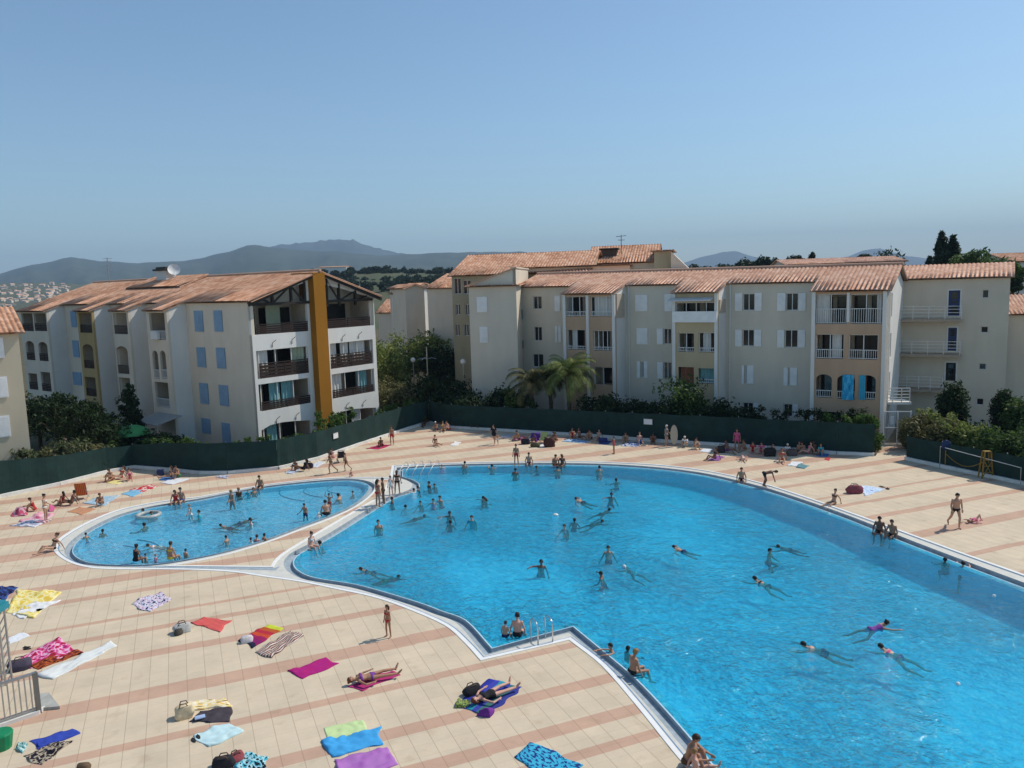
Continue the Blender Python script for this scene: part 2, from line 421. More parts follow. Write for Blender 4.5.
smallW_px=[(72,550),(78,557.5),(93.8,562.4),(127,564),(160,562.5),(200,556),(231,549),(266.4,538.4),(297.7,526.6),(327,515.9),(348.4,506.5),(362,497.3),(369,488.5),(367.5,483.5),(355,480.3),(336,480.2),(297.7,483.4),(258.6,488.3),(200,499.5),(175.8,503.3),(148.4,508),(120,516),(95,528),(78,540)]
outer_px=[(391.7,465.6,C),(438.6,463.2),(500,461.6),(580,461.2),(608.8,461.9),(657.7,464.6),(697,469),(730,475),(768,484.6),(817,500.5),(856,514.3),(901,530.5),(969,555.2),(1024,574.6),(1100,602),(1200,650),(1260,720),(1220,820),(1080,900),(940,925),(800,890,C),(740,833),(705,790),(672,750.5),(634.8,704),(601,665.4),(569,640.2,C),(525,650.5),(480.6,660.8,C),(465,643.5),(444.4,625.5),(403,607.4),(372,597),(336,589.3),(300,582),(265,577),(233,572.3),(200,570.3),(160,569.6),(120,569.5),(90,568),(68,562),(54.2,551.5),(56.5,541.5),(66.4,533.5),(87.9,521.7),(117.2,510),(148.4,503.2),(175.8,499.3),(200,496.4),(258.6,485.6),(297.7,480.7),(336.7,477.6),(389.8,477.4,C)]
mainW=smooth(G(mainW_px)); smallW=smooth(G(smallW_px)); outer=smooth(G(outer_px))
# deck island between the two pools
island_px=[(165,566.3,C),(273.5,567.3,C),(276,562),(284,554),(305,541),(366,505.3),(383,495.5,C),(389,484),(389.8,479.5,C),(374,480),(375.3,488),(367,498),(350,509.3),(329,518.8),(299,530),(268,541.5),(232,552.7),(200,560)]
island=smooth(G(island_px))
def orient(poly):
    a=sum(poly[i][0]*poly[(i+1)%len(poly)][1]-poly[(i+1)%len(poly)][0]*poly[i][1] for i in range(len(poly)))
    return poly if a>0 else poly[::-1]
mainW,smallW,outer,island=map(orient,(mainW,smallW,outer,island))
def inset(poly,d):                      # positive = inwards (poly ccw)
    n=len(poly); out=[]
    for i in range(n):
        a=Vector(poly[i-1]); b=Vector(poly[i]); c=Vector(poly[(i+1)%n])
        e1=(b-a).normalized(); e2=(c-b).normalized()
        n1=Vector((-e1.y,e1.x)); n2=Vector((-e2.y,e2.x)); m=(n1+n2)
        if m.length<1e-4: m=n1
        m.normalize(); k=d/max(.5,m.dot(n1)); out.append(tuple(b+m*k))
    return out
def sheet(name, loops, z, m, kind='structure', th=0):
    mb=MB(); flat=[q for l in loops for q in l]
    tri=tessellate_polygon([[Vector((q[0],q[1],0)) for q in l] for l in loops])
    vs=[(q[0],q[1],z) for q in flat]; fs=[]
    for t in tri:
        a,b,c=[Vector(flat[i]) for i in t]
        cr=(b-a).cross(c-a)
        if abs(cr)<1e-9: continue
        fs.append(tuple(t) if cr>0 else tuple(t[::-1]))
    mb.add(vs,fs); return mb
def ringwall(mb, poly, z0, z1):
    n=len(poly); vs=[(q[0],q[1],z0) for q in poly]+[(q[0],q[1],z1) for q in poly]
    mb.add(vs,[(i,(i+1)%n,(i+1)%n+n,i+n) for i in range(n)])
def band(mb, a, b, za, zb):            # strip between two loops of equal length
    n=len(a); vs=[(q[0],q[1],za) for q in a]+[(q[0],q[1],zb) for q in b]
    mb.add(vs,[(i,(i+1)%n,(i+1)%n+n,i+n) for i in range(n)])
# ground far around
GROUND=mat('dry_ground',(.13,.10,.06),.95,.3,.4,col2=(.06,.065,.03),bump=.5,bscale=3)
g=sheet('x',[[(-9000,-200),(9000,-200),(9000,9000),(-9000,9000)],inset(outer,.05)],-.25,GROUND); struct('ground',g,GROUND)
# ------------------------------------------------------------ deck
fenceL_px=[(-60,512),(0,498),(58.6,485.5),(107.4,473),(136.7,467.5),(155,467.5),(200,473.8),(228,474),(278,469.5),(317,460),(356,446.6),(400,432),(429.5,423.5)]
fenceM_px=[(429.5,423.5),(452,428.6),(505,431.5),(580,436),(660,442),(700,444.4),(778,449.4),(836.7,454.4),(875.5,456)]
fenceR_px=[(906,459.5),(941,467),(1005.6,480.5),(1024,484.5),(1070,495),(1130,509)]
fL=[tuple(P(*p)[:2]) for p in fenceL_px]; fM=[tuple(P(*p)[:2]) for p in fenceM_px]; fR=[tuple(P(*p)[:2]) for p in fenceR_px]
gate=[tuple(P(*p)[:2]) for p in ((884,443),(911,443))]
deckpoly=orient([(-75,4)]+[(-75,30)]+fL+fM[1:]+gate+fR+[(75,40),(75,4)])
A0=R_(22.83); ca,sa=math.cos(A0),math.sin(A0)
def uvrot(q): return (q[0]*ca+q[1]*sa,-q[0]*sa+q[1]*ca)
def deckmat():
    m,n,b,o=nt('pool_deck_tiles'); b.inputs['Roughness'].default_value=.8; b.inputs['Specular IOR Level'].default_value=.25
    N=n.nodes.new; L=n.links.new
    tc=N('ShaderNodeTexCoord'); sx=N('ShaderNodeSeparateXYZ'); L(tc.outputs['Object'],sx.inputs[0])
    pink=[(9,9.5),(11.4,11.9),(14.0,14.9),(16.1,16.5),(17.95,18.38),(19.3,19.85),(21.35,21.9),(24.05,24.5),(26.95,27.85),(30.3,30.87),(32.8,33.18),(34.4,34.8),(36.0,36.5),(37.4,38.0),(39.2,40.3),(42,43.2),(45,46.3),(48.2,49.6),(51.6,52.8),(55,56.1),(58.2,59.4),(61.5,62.6),(64.8,65.8),(68,69)]
    def chain(lst,lo,hi):
        cr=N('ShaderNodeValToRGB'); cr.color_ramp.interpolation='CONSTANT'; e=cr.color_ramp.elements
        mr=N('ShaderNodeMath'); mr.operation='MULTIPLY_ADD'; mr.inputs[1].default_value=1/(hi-lo); mr.inputs[2].default_value=-lo/(hi-lo); mr.use_clamp=True
        L(vq.outputs[0],mr.inputs[0]); L(mr.outputs[0],cr.inputs[0])
        e[0].position=0; e[0].color=(0,0,0,1); e[1].position=1; e[1].color=(0,0,0,1)
        for a,c in lst:
            x=e.new((a-lo)/(hi-lo)); x.color=(1,1,1,1); x=e.new((c-lo)/(hi-lo)); x.color=(0,0,0,1)
        return cr
    # the rows shift a little every few tiles, as laid
    jog=N('ShaderNodeTexWhiteNoise'); jog.noise_dimensions='1D'
    j1=N('ShaderNodeMath'); j1.operation='MULTIPLY'; j1.inputs[1].default_value=1/7.2; L(sx.outputs[0],j1.inputs[0])
    j2=N('ShaderNodeMath'); j2.operation='FLOOR'; L(j1.outputs[0],j2.inputs[0]); L(j2.outputs[0],jog.inputs['W'])
    j3=N('ShaderNodeMath'); j3.operation='MULTIPLY_ADD'; j3.inputs[1].default_value=.12; L(jog.outputs[0],j3.inputs[0]); L(sx.outputs[1],j3.inputs[2])
    vq=j3
    half=len(pink)//2
    c1=chain(pink[:half],0,37); c2=chain(pink[half:],37,80)
    mx=N('ShaderNodeMath'); mx.operation='MAXIMUM'; L(c1.outputs[0],mx.inputs[0]); L(c2.outputs[0],mx.inputs[1])
    T=.59
    def lines(sock,w):
        a=N('ShaderNodeMath'); a.operation='MULTIPLY'; a.inputs[1].default_value=1/T; L(sock,a.inputs[0])
        f=N('ShaderNodeMath'); f.operation='FRACT'; L(a.outputs[0],f.inputs[0])
        g=N('ShaderNodeMath'); g.operation='LESS_THAN'; g.inputs[1].default_value=w/T; L(f.outputs[0],g.inputs[0]); return g,a
    gx,ax=lines(sx.outputs[0],.022); gy,ay=lines(sx.outputs[1],.014)
    fx=N('ShaderNodeMath'); fx.operation='FLOOR'; L(ax.outputs[0],fx.inputs[0]); fy=N('ShaderNodeMath'); fy.operation='FLOOR'; L(ay.outputs[0],fy.inputs[0])
    cb=N('ShaderNodeCombineXYZ'); L(fx.outputs[0],cb.inputs[0]); L(fy.outputs[0],cb.inputs[1])
    wn=N('ShaderNodeTexWhiteNoise'); wn.noise_dimensions='2D'; L(cb.outputs[0],wn.inputs['Vector'])
    nz=N('ShaderNodeTexNoise'); nz.inputs['Scale'].default_value=.5; nz.inputs['Detail'].default_value=9; nz.inputs['Roughness'].default_value=.72; L(tc.outputs['Object'],nz.inputs['Vector'])
    base=N('ShaderNodeMix'); base.data_type='RGBA'; L(mx.outputs[0],base.inputs['Factor'])
    base.inputs['A'].default_value=(.585,.485,.352,1); base.inputs['B'].default_value=(.500,.325,.232,1)
    v=N('ShaderNodeMath'); v.operation='MULTIPLY_ADD'; v.inputs[1].default_value=.07; v.inputs[2].default_value=.70; L(wn.outputs[0],v.inputs[0])
    v2=N('ShaderNodeMath'); v2.operation='MULTIPLY_ADD'; v2.inputs[1].default_value=.58; L(nz.outputs[0],v2.inputs[0]); L(v.outputs[0],v2.inputs[2])
    m2=N('ShaderNodeVectorMath'); m2.operation='SCALE'; L(base.outputs['Result'],m2.inputs[0]); L(v2.outputs[0],m2.inputs['Scale'])
    ml=N('ShaderNodeMix'); ml.data_type='RGBA'; 
    jx=N('ShaderNodeMath'); jx.operation='MULTIPLY'; jx.inputs[1].default_value=.45; L(gx.outputs[0],jx.inputs[0])
    jy=N('ShaderNodeMath'); jy.operation='MULTIPLY'; jy.inputs[1].default_value=.20; L(gy.outputs[0],jy.inputs[0])
    jm=N('ShaderNodeMath'); jm.operation='MAXIMUM'; L(jx.outputs[0],jm.inputs[0]); L(jy.outputs[0],jm.inputs[1])
    L(jm.outputs[0],ml.inputs['Factor']); L(m2.outputs[0],ml.inputs['A']); ml.inputs['B'].default_value=(.22,.15,.10,1)
    # dirt stains
    st=N('ShaderNodeTexNoise'); st.inputs['Scale'].default_value=1.3; st.inputs['Detail'].default_value=7; L(tc.outputs['Object'],st.inputs['Vector'])
    sr=N('ShaderNodeValToRGB'); sr.color_ramp.elements[0].position=.60; sr.color_ramp.elements[0].color=(0,0,0,1); sr.color_ramp.elements[1].position=.75; sr.color_ramp.elements[1].color=(.35,.35,.35,1); L(st.outputs[0],sr.inputs[0])
    md=N('ShaderNodeMix'); md.data_type='RGBA'; L(sr.outputs[0],md.inputs['Factor']); L(ml.outputs['Result'],md.inputs['A']); md.inputs['B'].default_value=(.33,.23,.14,1)
    L(md.outputs['Result'],b.inputs['Base Color'])
    return m
DECK=deckmat()
def decksheet(name,loops,z):
    mb=sheet(name,[[uvrot(q) for q in l] for l in loops],z,DECK)
    o=obj(name,mb,DECK); o.rotation_euler=(0,0,A0); tag(o,kind='structure'); return o
decksheet('pool_deck',[deckpoly,outer],0)
# ------------------------------------------------------------ pool surround: pale overflow grating, gutter, lip
PALE=mat('pale_overflow_grating',(.60,.59,.53),.75,.08,3,bump=.2)
WLINE=mat('white_edge_tiles',(.80,.80,.77),.5,.05,2)
GUT=mat('grey_gutter_tiles',(.34,.40,.44),.5,.2,4)
LIP=mat('pale_blue_lip_tiles',(.42,.60,.70),.35,.1,3)
def caustic_floor(name, base, dark, light, sc=1.):  # blue tile colour with caustic-like ripple light painted in as noise blotches
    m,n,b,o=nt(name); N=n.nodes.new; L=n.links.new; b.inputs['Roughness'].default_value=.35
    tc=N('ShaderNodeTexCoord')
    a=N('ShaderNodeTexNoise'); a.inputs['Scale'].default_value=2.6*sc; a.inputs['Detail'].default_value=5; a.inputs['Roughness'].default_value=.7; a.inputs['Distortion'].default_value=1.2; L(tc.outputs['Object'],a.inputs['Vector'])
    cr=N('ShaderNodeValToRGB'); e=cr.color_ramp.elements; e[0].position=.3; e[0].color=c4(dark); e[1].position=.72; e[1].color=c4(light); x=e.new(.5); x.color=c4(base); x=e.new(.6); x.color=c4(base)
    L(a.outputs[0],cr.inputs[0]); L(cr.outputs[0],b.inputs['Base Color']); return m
POOLB=caustic_floor('blue_floor_painted_caustics',(.36,.68,.84),(.20,.52,.72),(.85,1.,1.))
POOLS=caustic_floor('pale_floor_painted_caustics',(.50,.72,.84),(.34,.58,.74),(.90,.98,1.))
s=MB(); 
mO=inset(mainW,-.42); sO=inset(smallW,-.34)
mb=sheet('x',[inset(outer,.16),mO,sO],-.012,PALE); struct('pool_surround',mb,PALE)
wl=MB(); band(wl,outer,inset(outer,.16),.02,.02); ringwall(wl,outer,-.1,.02); ringwall(wl,inset(outer,.16),-.1,.02); struct('white_pool_border',wl,WLINE)
# thin blue line beside the white border
bl=MB(); band(bl,inset(outer,.2),inset(outer,.235),-.007,-.007); struct('blue_border_line',bl,mat('blue_line_tiles',(.12,.25,.45),.5))
mb=sheet('x',[inset(island,.1)],.0,DECK); 
decksheet('deck_island',[inset(island,.14)],.008)
wl=MB(); band(wl,island,inset(island,.14),.02,.02); ringwall(wl,island,-.1,.02); ringwall(wl,inset(island,.14),-.1,.02); struct('white_island_border',wl,WLINE)
# grey gutter that runs along the front of the island
gp=G([(150,566.9),(210,567.6),(276.5,569.6),(279,566.5),(275,563.5)])
gm=sheet('x',[orient([tuple(p[:2]) for p in G([(120,566.5),(165,567.8),(200,568.2),(276,570.2),(280,566),(274.5,567.8),(200,566.9),(165,565.6)])])],-.006,GUT); struct('island_gutter',gm,GUT)
def mdepth(x,y):
    t=max(0,min(1,(x+4)/28)); t=t*t*(3-2*t)
    return .48+.80*t
def pool(W,out_w,lip_w,depth,floor,wallm,name):
    gu=MB(); I=W; O=inset(W,-out_w)
    ringwall(gu,O,-.20,-.008); band(gu,O,I,-.20,-.20); ringwall(gu,I,-.20,-.045); struct(name+'_gutter',gu,GUT)
    lp=MB(); J=inset(W,lip_w); band(lp,I,J,-.045,-.075); struct(name+'_lip',lp,LIP)
    if depth>0: bs=sheet('x',[J],-depth,floor); ringwall(bs,J,-depth,-.075)
    else:
        bs=MB(); ringwall(bs,J,-2.,-.075)
        xs=[min(q[0] for q in J)-.5+k*1.0 for k in range(int(max(q[0] for q in J)-min(q[0] for q in J))+3)]; ys=[min(q[1] for q in J)-.5+k*1.0 for k in range(int(max(q[1] for q in J)-min(q[1] for q in J))+3)]
        nx=len(xs); bs.add([(x,y,-mdepth(x,y)) for y in ys for x in xs],[(j*nx+i,j*nx+i+1,(j+1)*nx+i+1,(j+1)*nx+i) for j in range(len(ys)-1) for i in range(nx-1)])
    struct(name+'_basin',bs,floor,False); return J
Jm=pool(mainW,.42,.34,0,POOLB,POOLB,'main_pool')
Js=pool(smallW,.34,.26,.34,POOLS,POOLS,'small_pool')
def water(name,tint,gl,murk,mk):
    m=bpy.data.materials.new(name); m.use_nodes=True; n=m.node_tree; n.nodes.clear(); N=n.nodes.new; L=n.links.new
    o=N('ShaderNodeOutputMaterial'); tr=N('ShaderNodeBsdfTransparent'); tr.inputs[0].default_value=c4(tint)
    rf=N('ShaderNodeBsdfRefraction'); rf.inputs['IOR'].default_value=1.33; rf.inputs['Color'].default_value=c4(tuple(min(1,t**1.0) for t in tint)); rf.inputs['Roughness'].default_value=.0
    gb=N('ShaderNodeBsdfGlossy'); gb.inputs['Roughness'].default_value=.06; gb.inputs['Color'].default_value=(1,1,1,1)
    fr=N('ShaderNodeFresnel'); fr.inputs['IOR'].default_value=1.33
    tc=N('ShaderNodeTexCoord'); 
    a=N('ShaderNodeTexNoise'); a.inputs['Scale'].default_value=2.2; a.inputs['Detail'].default_value=4; a.inputs['Roughness'].default_value=.6; a.inputs['Distortion'].default_value=.6; L(tc.outputs['Object'],a.inputs['Vector'])
    bp=N('ShaderNodeBump'); bp.inputs['Strength'].default_value=1; bp.inputs['Distance'].default_value=gl; 
    a2=N('ShaderNodeTexNoise'); a2.inputs['Scale'].default_value=.16; a2.inputs['Detail'].default_value=3; L(tc.outputs['Object'],a2.inputs['Vector'])
    rr=N('ShaderNodeMapRange'); rr.inputs['From Min'].default_value=.38; rr.inputs['From Max'].default_value=.64; rr.inputs['To Min'].default_value=.25; rr.inputs['To Max'].default_value=1.25; L(a2.outputs[0],rr.inputs[0])
    a3=N('ShaderNodeTexNoise'); a3.inputs['Scale'].default_value=6.5; a3.inputs['Detail'].default_value=3; L(tc.outputs['Object'],a3.inputs['Vector'])
    s3=N('ShaderNodeMath'); s3.operation='MULTIPLY_ADD'; s3.inputs[1].default_value=.35; L(a3.outputs[0],s3.inputs[0]); L(a.outputs[0],s3.inputs[2])
    m3=N('ShaderNodeMath'); m3.operation='MULTIPLY'; L(s3.outputs[0],m3.inputs[0]); L(rr.outputs[0],m3.inputs[1]); L(m3.outputs[0],bp.inputs['Height'])
    for x in (rf,gb,fr): L(bp.outputs[0],x.inputs['Normal'])
    rp=N('ShaderNodeTexNoise'); rp.inputs['Scale'].default_value=3.2; rp.inputs['Detail'].default_value=5; rp.inputs['Roughness'].default_value=.68; rp.inputs['Distortion'].default_value=1.0; L(tc.outputs['Object'],rp.inputs['Vector'])  # bright and dark ripple specks painted into the water tint
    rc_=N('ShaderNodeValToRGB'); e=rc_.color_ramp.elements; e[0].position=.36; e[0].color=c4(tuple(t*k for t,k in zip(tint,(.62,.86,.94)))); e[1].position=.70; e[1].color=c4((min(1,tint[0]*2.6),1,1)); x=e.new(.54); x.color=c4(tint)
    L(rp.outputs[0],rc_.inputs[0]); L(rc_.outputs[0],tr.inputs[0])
    df=N('ShaderNodeBsdfDiffuse'); df.inputs[0].default_value=c4(murk)
    m0=N('ShaderNodeMixShader'); m0.inputs[0].default_value=.08; L(tr.outputs[0],m0.inputs[1]); L(rf.outputs[0],m0.inputs[2])
    m1=N('ShaderNodeMixShader'); m1.inputs[0].default_value=mk; L(m0.outputs[0],m1.inputs[1]); L(df.outputs[0],m1.inputs[2]); L(bp.outputs[0],df.inputs['Normal'])
    m2=N('ShaderNodeMixShader'); L(fr.outputs[0],m2.inputs[0]); L(m1.outputs[0],m2.inputs[1]); L(gb.outputs[0],m2.inputs[2]); L(m2.outputs[0],o.inputs[0])
    return m
WZ=-.05
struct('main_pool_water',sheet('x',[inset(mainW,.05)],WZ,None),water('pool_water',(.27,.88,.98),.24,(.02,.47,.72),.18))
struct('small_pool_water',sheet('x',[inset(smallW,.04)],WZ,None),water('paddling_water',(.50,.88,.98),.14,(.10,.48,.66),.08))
# steps in the small pool
for px,nm in (([(73,549),(100,545),(118,551),(116,560)],0),([(77,545.5),(108,541),(128,549),(124,561.5)],1),):
    pass
stp=MB()
for rr in (2.6,3.6):
    c=P(84,556); pts=[(c.x+rr*math.cos(R_(t)),c.y+rr*math.sin(R_(t)),-.32) for t in range(-55,75,8)]
    stp.tube(pts,.03,6)
struct('pool_steps',stp,mat('dark_step_tiles',(.10,.30,.42),.4))
stp=MB()
for rr in (3.0,4.6,6.2):
    c=P(372,483); pts=[(c.x-rr*math.cos(R_(t)),c.y-rr*.6*math.sin(R_(t)),-.32) for t in range(-20,60,8)]
    stp.tube(pts,.028,6)
struct('pool_steps',stp,MATS['dark_step_tiles'])
# ------------------------------------------------------------ hills
def hills(name, sky, D, back, front, m, rough=.12, ybase=-.3, nr=14, step=3.):
    xs=[]; x=sky[0][0]
    while x<=sky[-1][0]: xs.append(x); x+=step
    vs=[]; rows=nr
    for j in range(rows+1):
        t=j/rows
        for x in xs:
            for k in range(len(sky)-1):
                if sky[k][0]<=x<=sky[k+1][0]: f=(x-sky[k][0])/(sky[k+1][0]-sky[k][0]); yy=sky[k][1]*(1-f)+sky[k+1][1]*f; break
            top=PD(x,yy,D); d=ray(x,yy)
            Y=D-front+(front+back)*t; hz=top.z-ybase
            s_=(1-abs(Y-D)/(front if Y<D else back)); s_=max(0,s_)
            prof=s_**1.15
            nn=noise.fractal(Vector((x*.035,t*5.,D*.001)),1.,2.,5)*rough*hz*(1-s_**6)*min(1,s_*4)
            q=d*(Y/d.y); 
            z=ybase+hz*prof+nn+((noise.noise(Vector((x*.12,D,0)))*.035+noise.noise(Vector((x*.37,D,3)))*.028)*hz if s_>.98 else 0)
            vs.append((q.x,Y,z))
    n_=len(xs); fs=[(j*n_+i,j*n_+i+1,(j+1)*n_+i+1,(j+1)*n_+i) for j in range(rows) for i in range(n_-1)]
    mb=MB(); mb.add(vs,fs); return struct(name,mb,m,True)
HILL=mat('scrub_hillside',(.055,.07,.04),.95,.5,.004,col2=(.02,.035,.018))
hills('hills',[(-260,290),(-120,282),(0,273),(30,264),(70,256.5),(85,257),(100,259.5),(140,262),(180,260),(205,256),(230,250),(247,243.5),(258,243),(275,246),(300,249),(340,250),(380,255),(430,252),(470,251),(520,250.5),(545,256),(600,270),(680,280)],4600,1500,2200,HILL)
hills('mountains',[(230,262),(265,249),(283,244),(300,243.5),(318,241),(330,240),(340,239.3),(352,240),(366,245),(385,250),(430,259),(470,268)],7200,1500,2000,HILL)
hills('mountains',[(640,272),(680,263),(700,256),(722,251),(736,249.8),(752,255),(775,259),(800,261),(830,259),(848,255),(862,249),(880,247),(905,255),(950,260),(1000,257),(1060,262),(1200,266)],9500,1500,2500,HILL)
TOWNG=mat('town_scrub',(.05,.075,.03),.95,.4,.03,col2=(.10,.09,.05))
hills('town_hillside',[(-200,288),(-60,285),(0,283.5),(40,282.5),(80,284),(150,285),(260,286),(400,287),(520,289)],2000,500,900,TOWNG,.04)
hills('wooded_hill',[(250,290),(300,283),(330,276),(350,272),(380,270.5),(420,271.5),(460,271),(500,272),(540,274),(600,280),(640,286)],560,200,300,TOWNG,.05,nr=18)
# ------------------------------------------------------------ LEFT APARTMENT BLOCK
def zpx(r,x0,y0,sc): return [(x0+x/sc,y0+y/sc) for x,y in r]
def r1(x,y): return (x/3.938, 230+y/3.938)
def r2(x,y): return (220+x/3.938, 230+y/3.938)
def r3(x,y): return (440+x/3.938, 230+y/3.938)
def r4(x,y): return (640+x/3.938, 230+y/3.938)
def r5(x,y): return (800+x/4.571, 220+y/4.571)
def r6(x,y): return (824+x/5.12, 330+y/5.12)
A=P(260,452); aw=Vector((A.x,A.y))
Lb=thing('apartment_building',(A.x,A.y,0),'long white apartment block with stepped side bays, an orange pillar and timber gable balconies','building')
GW=Wall((A.x,A.y),52)                    # gable front, s>0 to the right
LW=Wall((A.x,A.y),142)                   # long side, s>0 going away
if LW.n.y>0: LW.n=-LW.n
if GW.n.y>0: GW.n=-GW.n
GL=GW.sz(380,425)[0]                     # gable width
Bz=12.35; mid=GL/2; RZ=Bz+mid*.335
def szr(W,fn,pts): return [W.sz(*fn(x,y)) for x,y in pts]
th=.3
holes_l=[szr(GW,r2,q) for q in (
 [(124,414),(118,292),(230,245),(338,205),(348,398)],
 [(148,588),(142,477),(345,456),(351,562)],
 [(158,716),(151,609),(352,581),(358,680)],
 [(-1,-1)])][:3]
holes_r=[szr(GW,r2,q) for q in (
 [(416,390),(411,215),(500,236),(603,268),(607,375)],
 [(437,548),(433,448),(601,430),(605,525)],
 [(444,665),(440,569),(606,545),(611,635)])]
def rR(x,y): return (200+x/5.12,390+y/5.12)
arch_l=szr(GW,rR,[(318,285),(314,208),(360,180),(420,165),(490,158),(570,155),(576,238)])
arch_r=szr(GW,rR,[(684,205),(682,132),(730,110),(790,97),(850,92),(902,90),(905,150)])
gw=MB(); panel(gw,GW,[(0,-.3),(GL,-.3),(GL,Bz),(mid,RZ-.05),(0,Bz)],holes_l+holes_r+[arch_l,arch_r],th); obj('gable_wall',gw,WHITE,Lb)
CURT=mat('aqua_curtain',(.16,.33,.34),.9,.1,3); CURG=mat('green_grey_curtain',(.34,.38,.27),.9,.1,3); CURW=mat('white_curtain',(.62,.60,.56),.9,.06,3)
CURR=mat('rust_curtain',(.25,.10,.06),.9,.1,3)
def bb(h): xs=[q[0] for q in h]; zs=[q[1] for q in h]; return (min(xs),min(zs),max(xs),max(zs))
rows=[(holes_l[0],[(.35,.62,CURG)],'b'),(holes_l[1],[(.0,.22,CURW),(.7,.98,CURG)],'b'),(holes_l[2],[(.2,.42,CURT),(.45,.68,CURT)],'b'),
      (holes_r[0],None,'b'),(holes_r[1],[(.04,.2,CURW),(.3,.48,CURW),(.52,.9,CURW)],'b'),(holes_r[2],[(.02,.28,CURW),(.66,.9,CURT)],'b'),(arch_l,[(.1,.3,CURT)],None),(arch_r,[(.5,.7,CURW)],None)]
for i,(h,cu,rl) in enumerate(rows):
    q=bb(h); 
    hh=1.0 if i in (0,3) else (1.35 if i in (1,4) else .75)
    q=(max(q[0],.56),q[1],min(q[2],GL-.56),q[3])
    if i in (0,3): q=(q[0],q[1],q[2],Bz-.35)
    loggia(Lb,GW,q,depth=2.2 if i not in(3,) else 2.6,doors=1 if i in (3,) else 3,curtain=cu if i not in (0,) else None,rail='wood' if rl else None,railh=(.85 if i in(0,3) else (1.25 if i in (1,4) else .75)),railmat=BROWN,mull=0 if i in (0,3) else 3)
    if i==0:
        a0,z0,a1,z1=q; c=MB(); wbox(c,GW,a0+1.9,a0+3.3,z0,z0+2.3,-1.5,-1.45); obj('curtain',c,CURG,Lb)
for h in (holes_l[0],holes_r[0]):
    q=bb(h); a0,a1=q[0],q[2]; zz=lambda s: Bz+min(s,GL-s)*.335-.12
    at=MB(); panel(at,GW,[(max(a0-.1,.3),Bz-.3),(min(a1+.1,GL-.3),Bz-.3),(min(a1+.1,GL-.3),zz(min(a1+.1,GL-.3))),(max(a0-.1,.3),zz(max(a0-.1,.3)))],[],.1,-1.1); obj('attic_panel',at,CREAM,Lb)
# timber trusses of the two open gables
tr=MB()
for side in (0,1):
    s0,s1=(0.2,mid-.75) if side==0 else (mid+.75,GL-.2)
    zb=GW.sz(*r2(230,289))[1] if side==0 else GW.sz(*r2(500,277))[1]
    wbox(tr,GW,s0,s1,zb-.12,zb+.1,-.2,.08)
    def zt(s): return Bz+(min(s,GL-s))*.335-.15
    for f in (.35,.68,.92) if side==0 else (.08,.32,.65):
        s=s0+(s1-s0)*f; wbox(tr,GW,s-.09,s+.09,zb-(.45 if side else 0),zt(s),-.18,.05)
    for f,g in (((.35,.15),(.35,.68),(.92,.68)) if side==0 else ((.32,.08),(.32,.65),(.65,.9))):
        s=s0+(s1-s0)*f; t=s0+(s1-s0)*g; tr.bar(GW.pt(s,zb,-.05),GW.pt(t,zt(t)-.05,-.05),.1,.14)
    # rafter at the verge
    e=(0,Bz-.1) if side==0 else (GL,Bz-.1)
    tr.bar(GW.pt(-.5 if side==0 else GL+.5,Bz-.1-.18,.55),GW.pt(mid,RZ-.02,.55),.12,.34)
obj('timber_truss',tr,mat('dark_roof_timber',(.035,.028,.022),.8,.2,4),Lb)
# awning brackets
for x,y in ((205,445),(282,432),(480,422),(545,412),(222,745),(298,730),(496,690),(562,680)):
    bk=MB(); s,z=GW.sz(*r2(x,y)); p0=GW.pt(s,z-.35,.02); bk.tube([p0,GW.pt(s,z,.05),GW.pt(s+.25,z+.25,.22)],.025,5)
    obj('awning_bracket',bk,BROWN,Lb)
pl=MB(); s0=GW.sz(*r2(348,300))[0]; s1=GW.sz(*r2(401,300))[0]
ptop=GW.sz(*r2(375,168))[1]
wbox(pl,GW,s0+.1,s1-.1,-.3,ptop,-2.3,.75); obj('pillar',pl,ORANGE,Lb)
pl=MB(); wbox(pl,GW,s1-.1,s1+.12,-.3,ptop-.1,-2.3,.35); obj('pillar_edge',pl,plaster('yellow_cream_render',(.66,.54,.30)),Lb)
# long side
LEN=40.5; PB=1.8
bays=[(9.6,13.1),(16.3,19.3),(23.4,26.6),(33.6,40.5)]
def win_long(x0,y0,x1,y1): return LW.rect(*r1(x0,y0),*r1(x1,y1))
shs=[win_long(*q) for q in ((768,318,801,400),(845,317,877,400),(778,462,811,540),(855,464,889,545),(789,603,822,684),(866,611,901,692),(797,742,830,800),(877,760,908,840))]
fixed=[]
for i,r in enumerate(shs): fixed.append((r[0],r[1],r[2],r[3]))
lw=MB(); panel(lw,LW,[(0.02,-.3),(LEN,-.3),(LEN,Bz),(0.02,Bz)],[],.3,-.0); obj('side_wall',lw,CREAM,Lb)
for r in fixed: shutter(Lb,LW,r,BLUESH)
for x0,y0,x1,y1 in ((281,318,302,382),(289,435,312,500),(290,560,322,610)):
    shutter(Lb,LW,win_long(x0,y0,x1,y1),BLUESH)
slope=.335
OUTR=LW.off(PB)
bayrects=[[((588,320),(650,432)),None],]
def R1(a,b): return OUTR.rect(*r1(*a),*r1(*b))
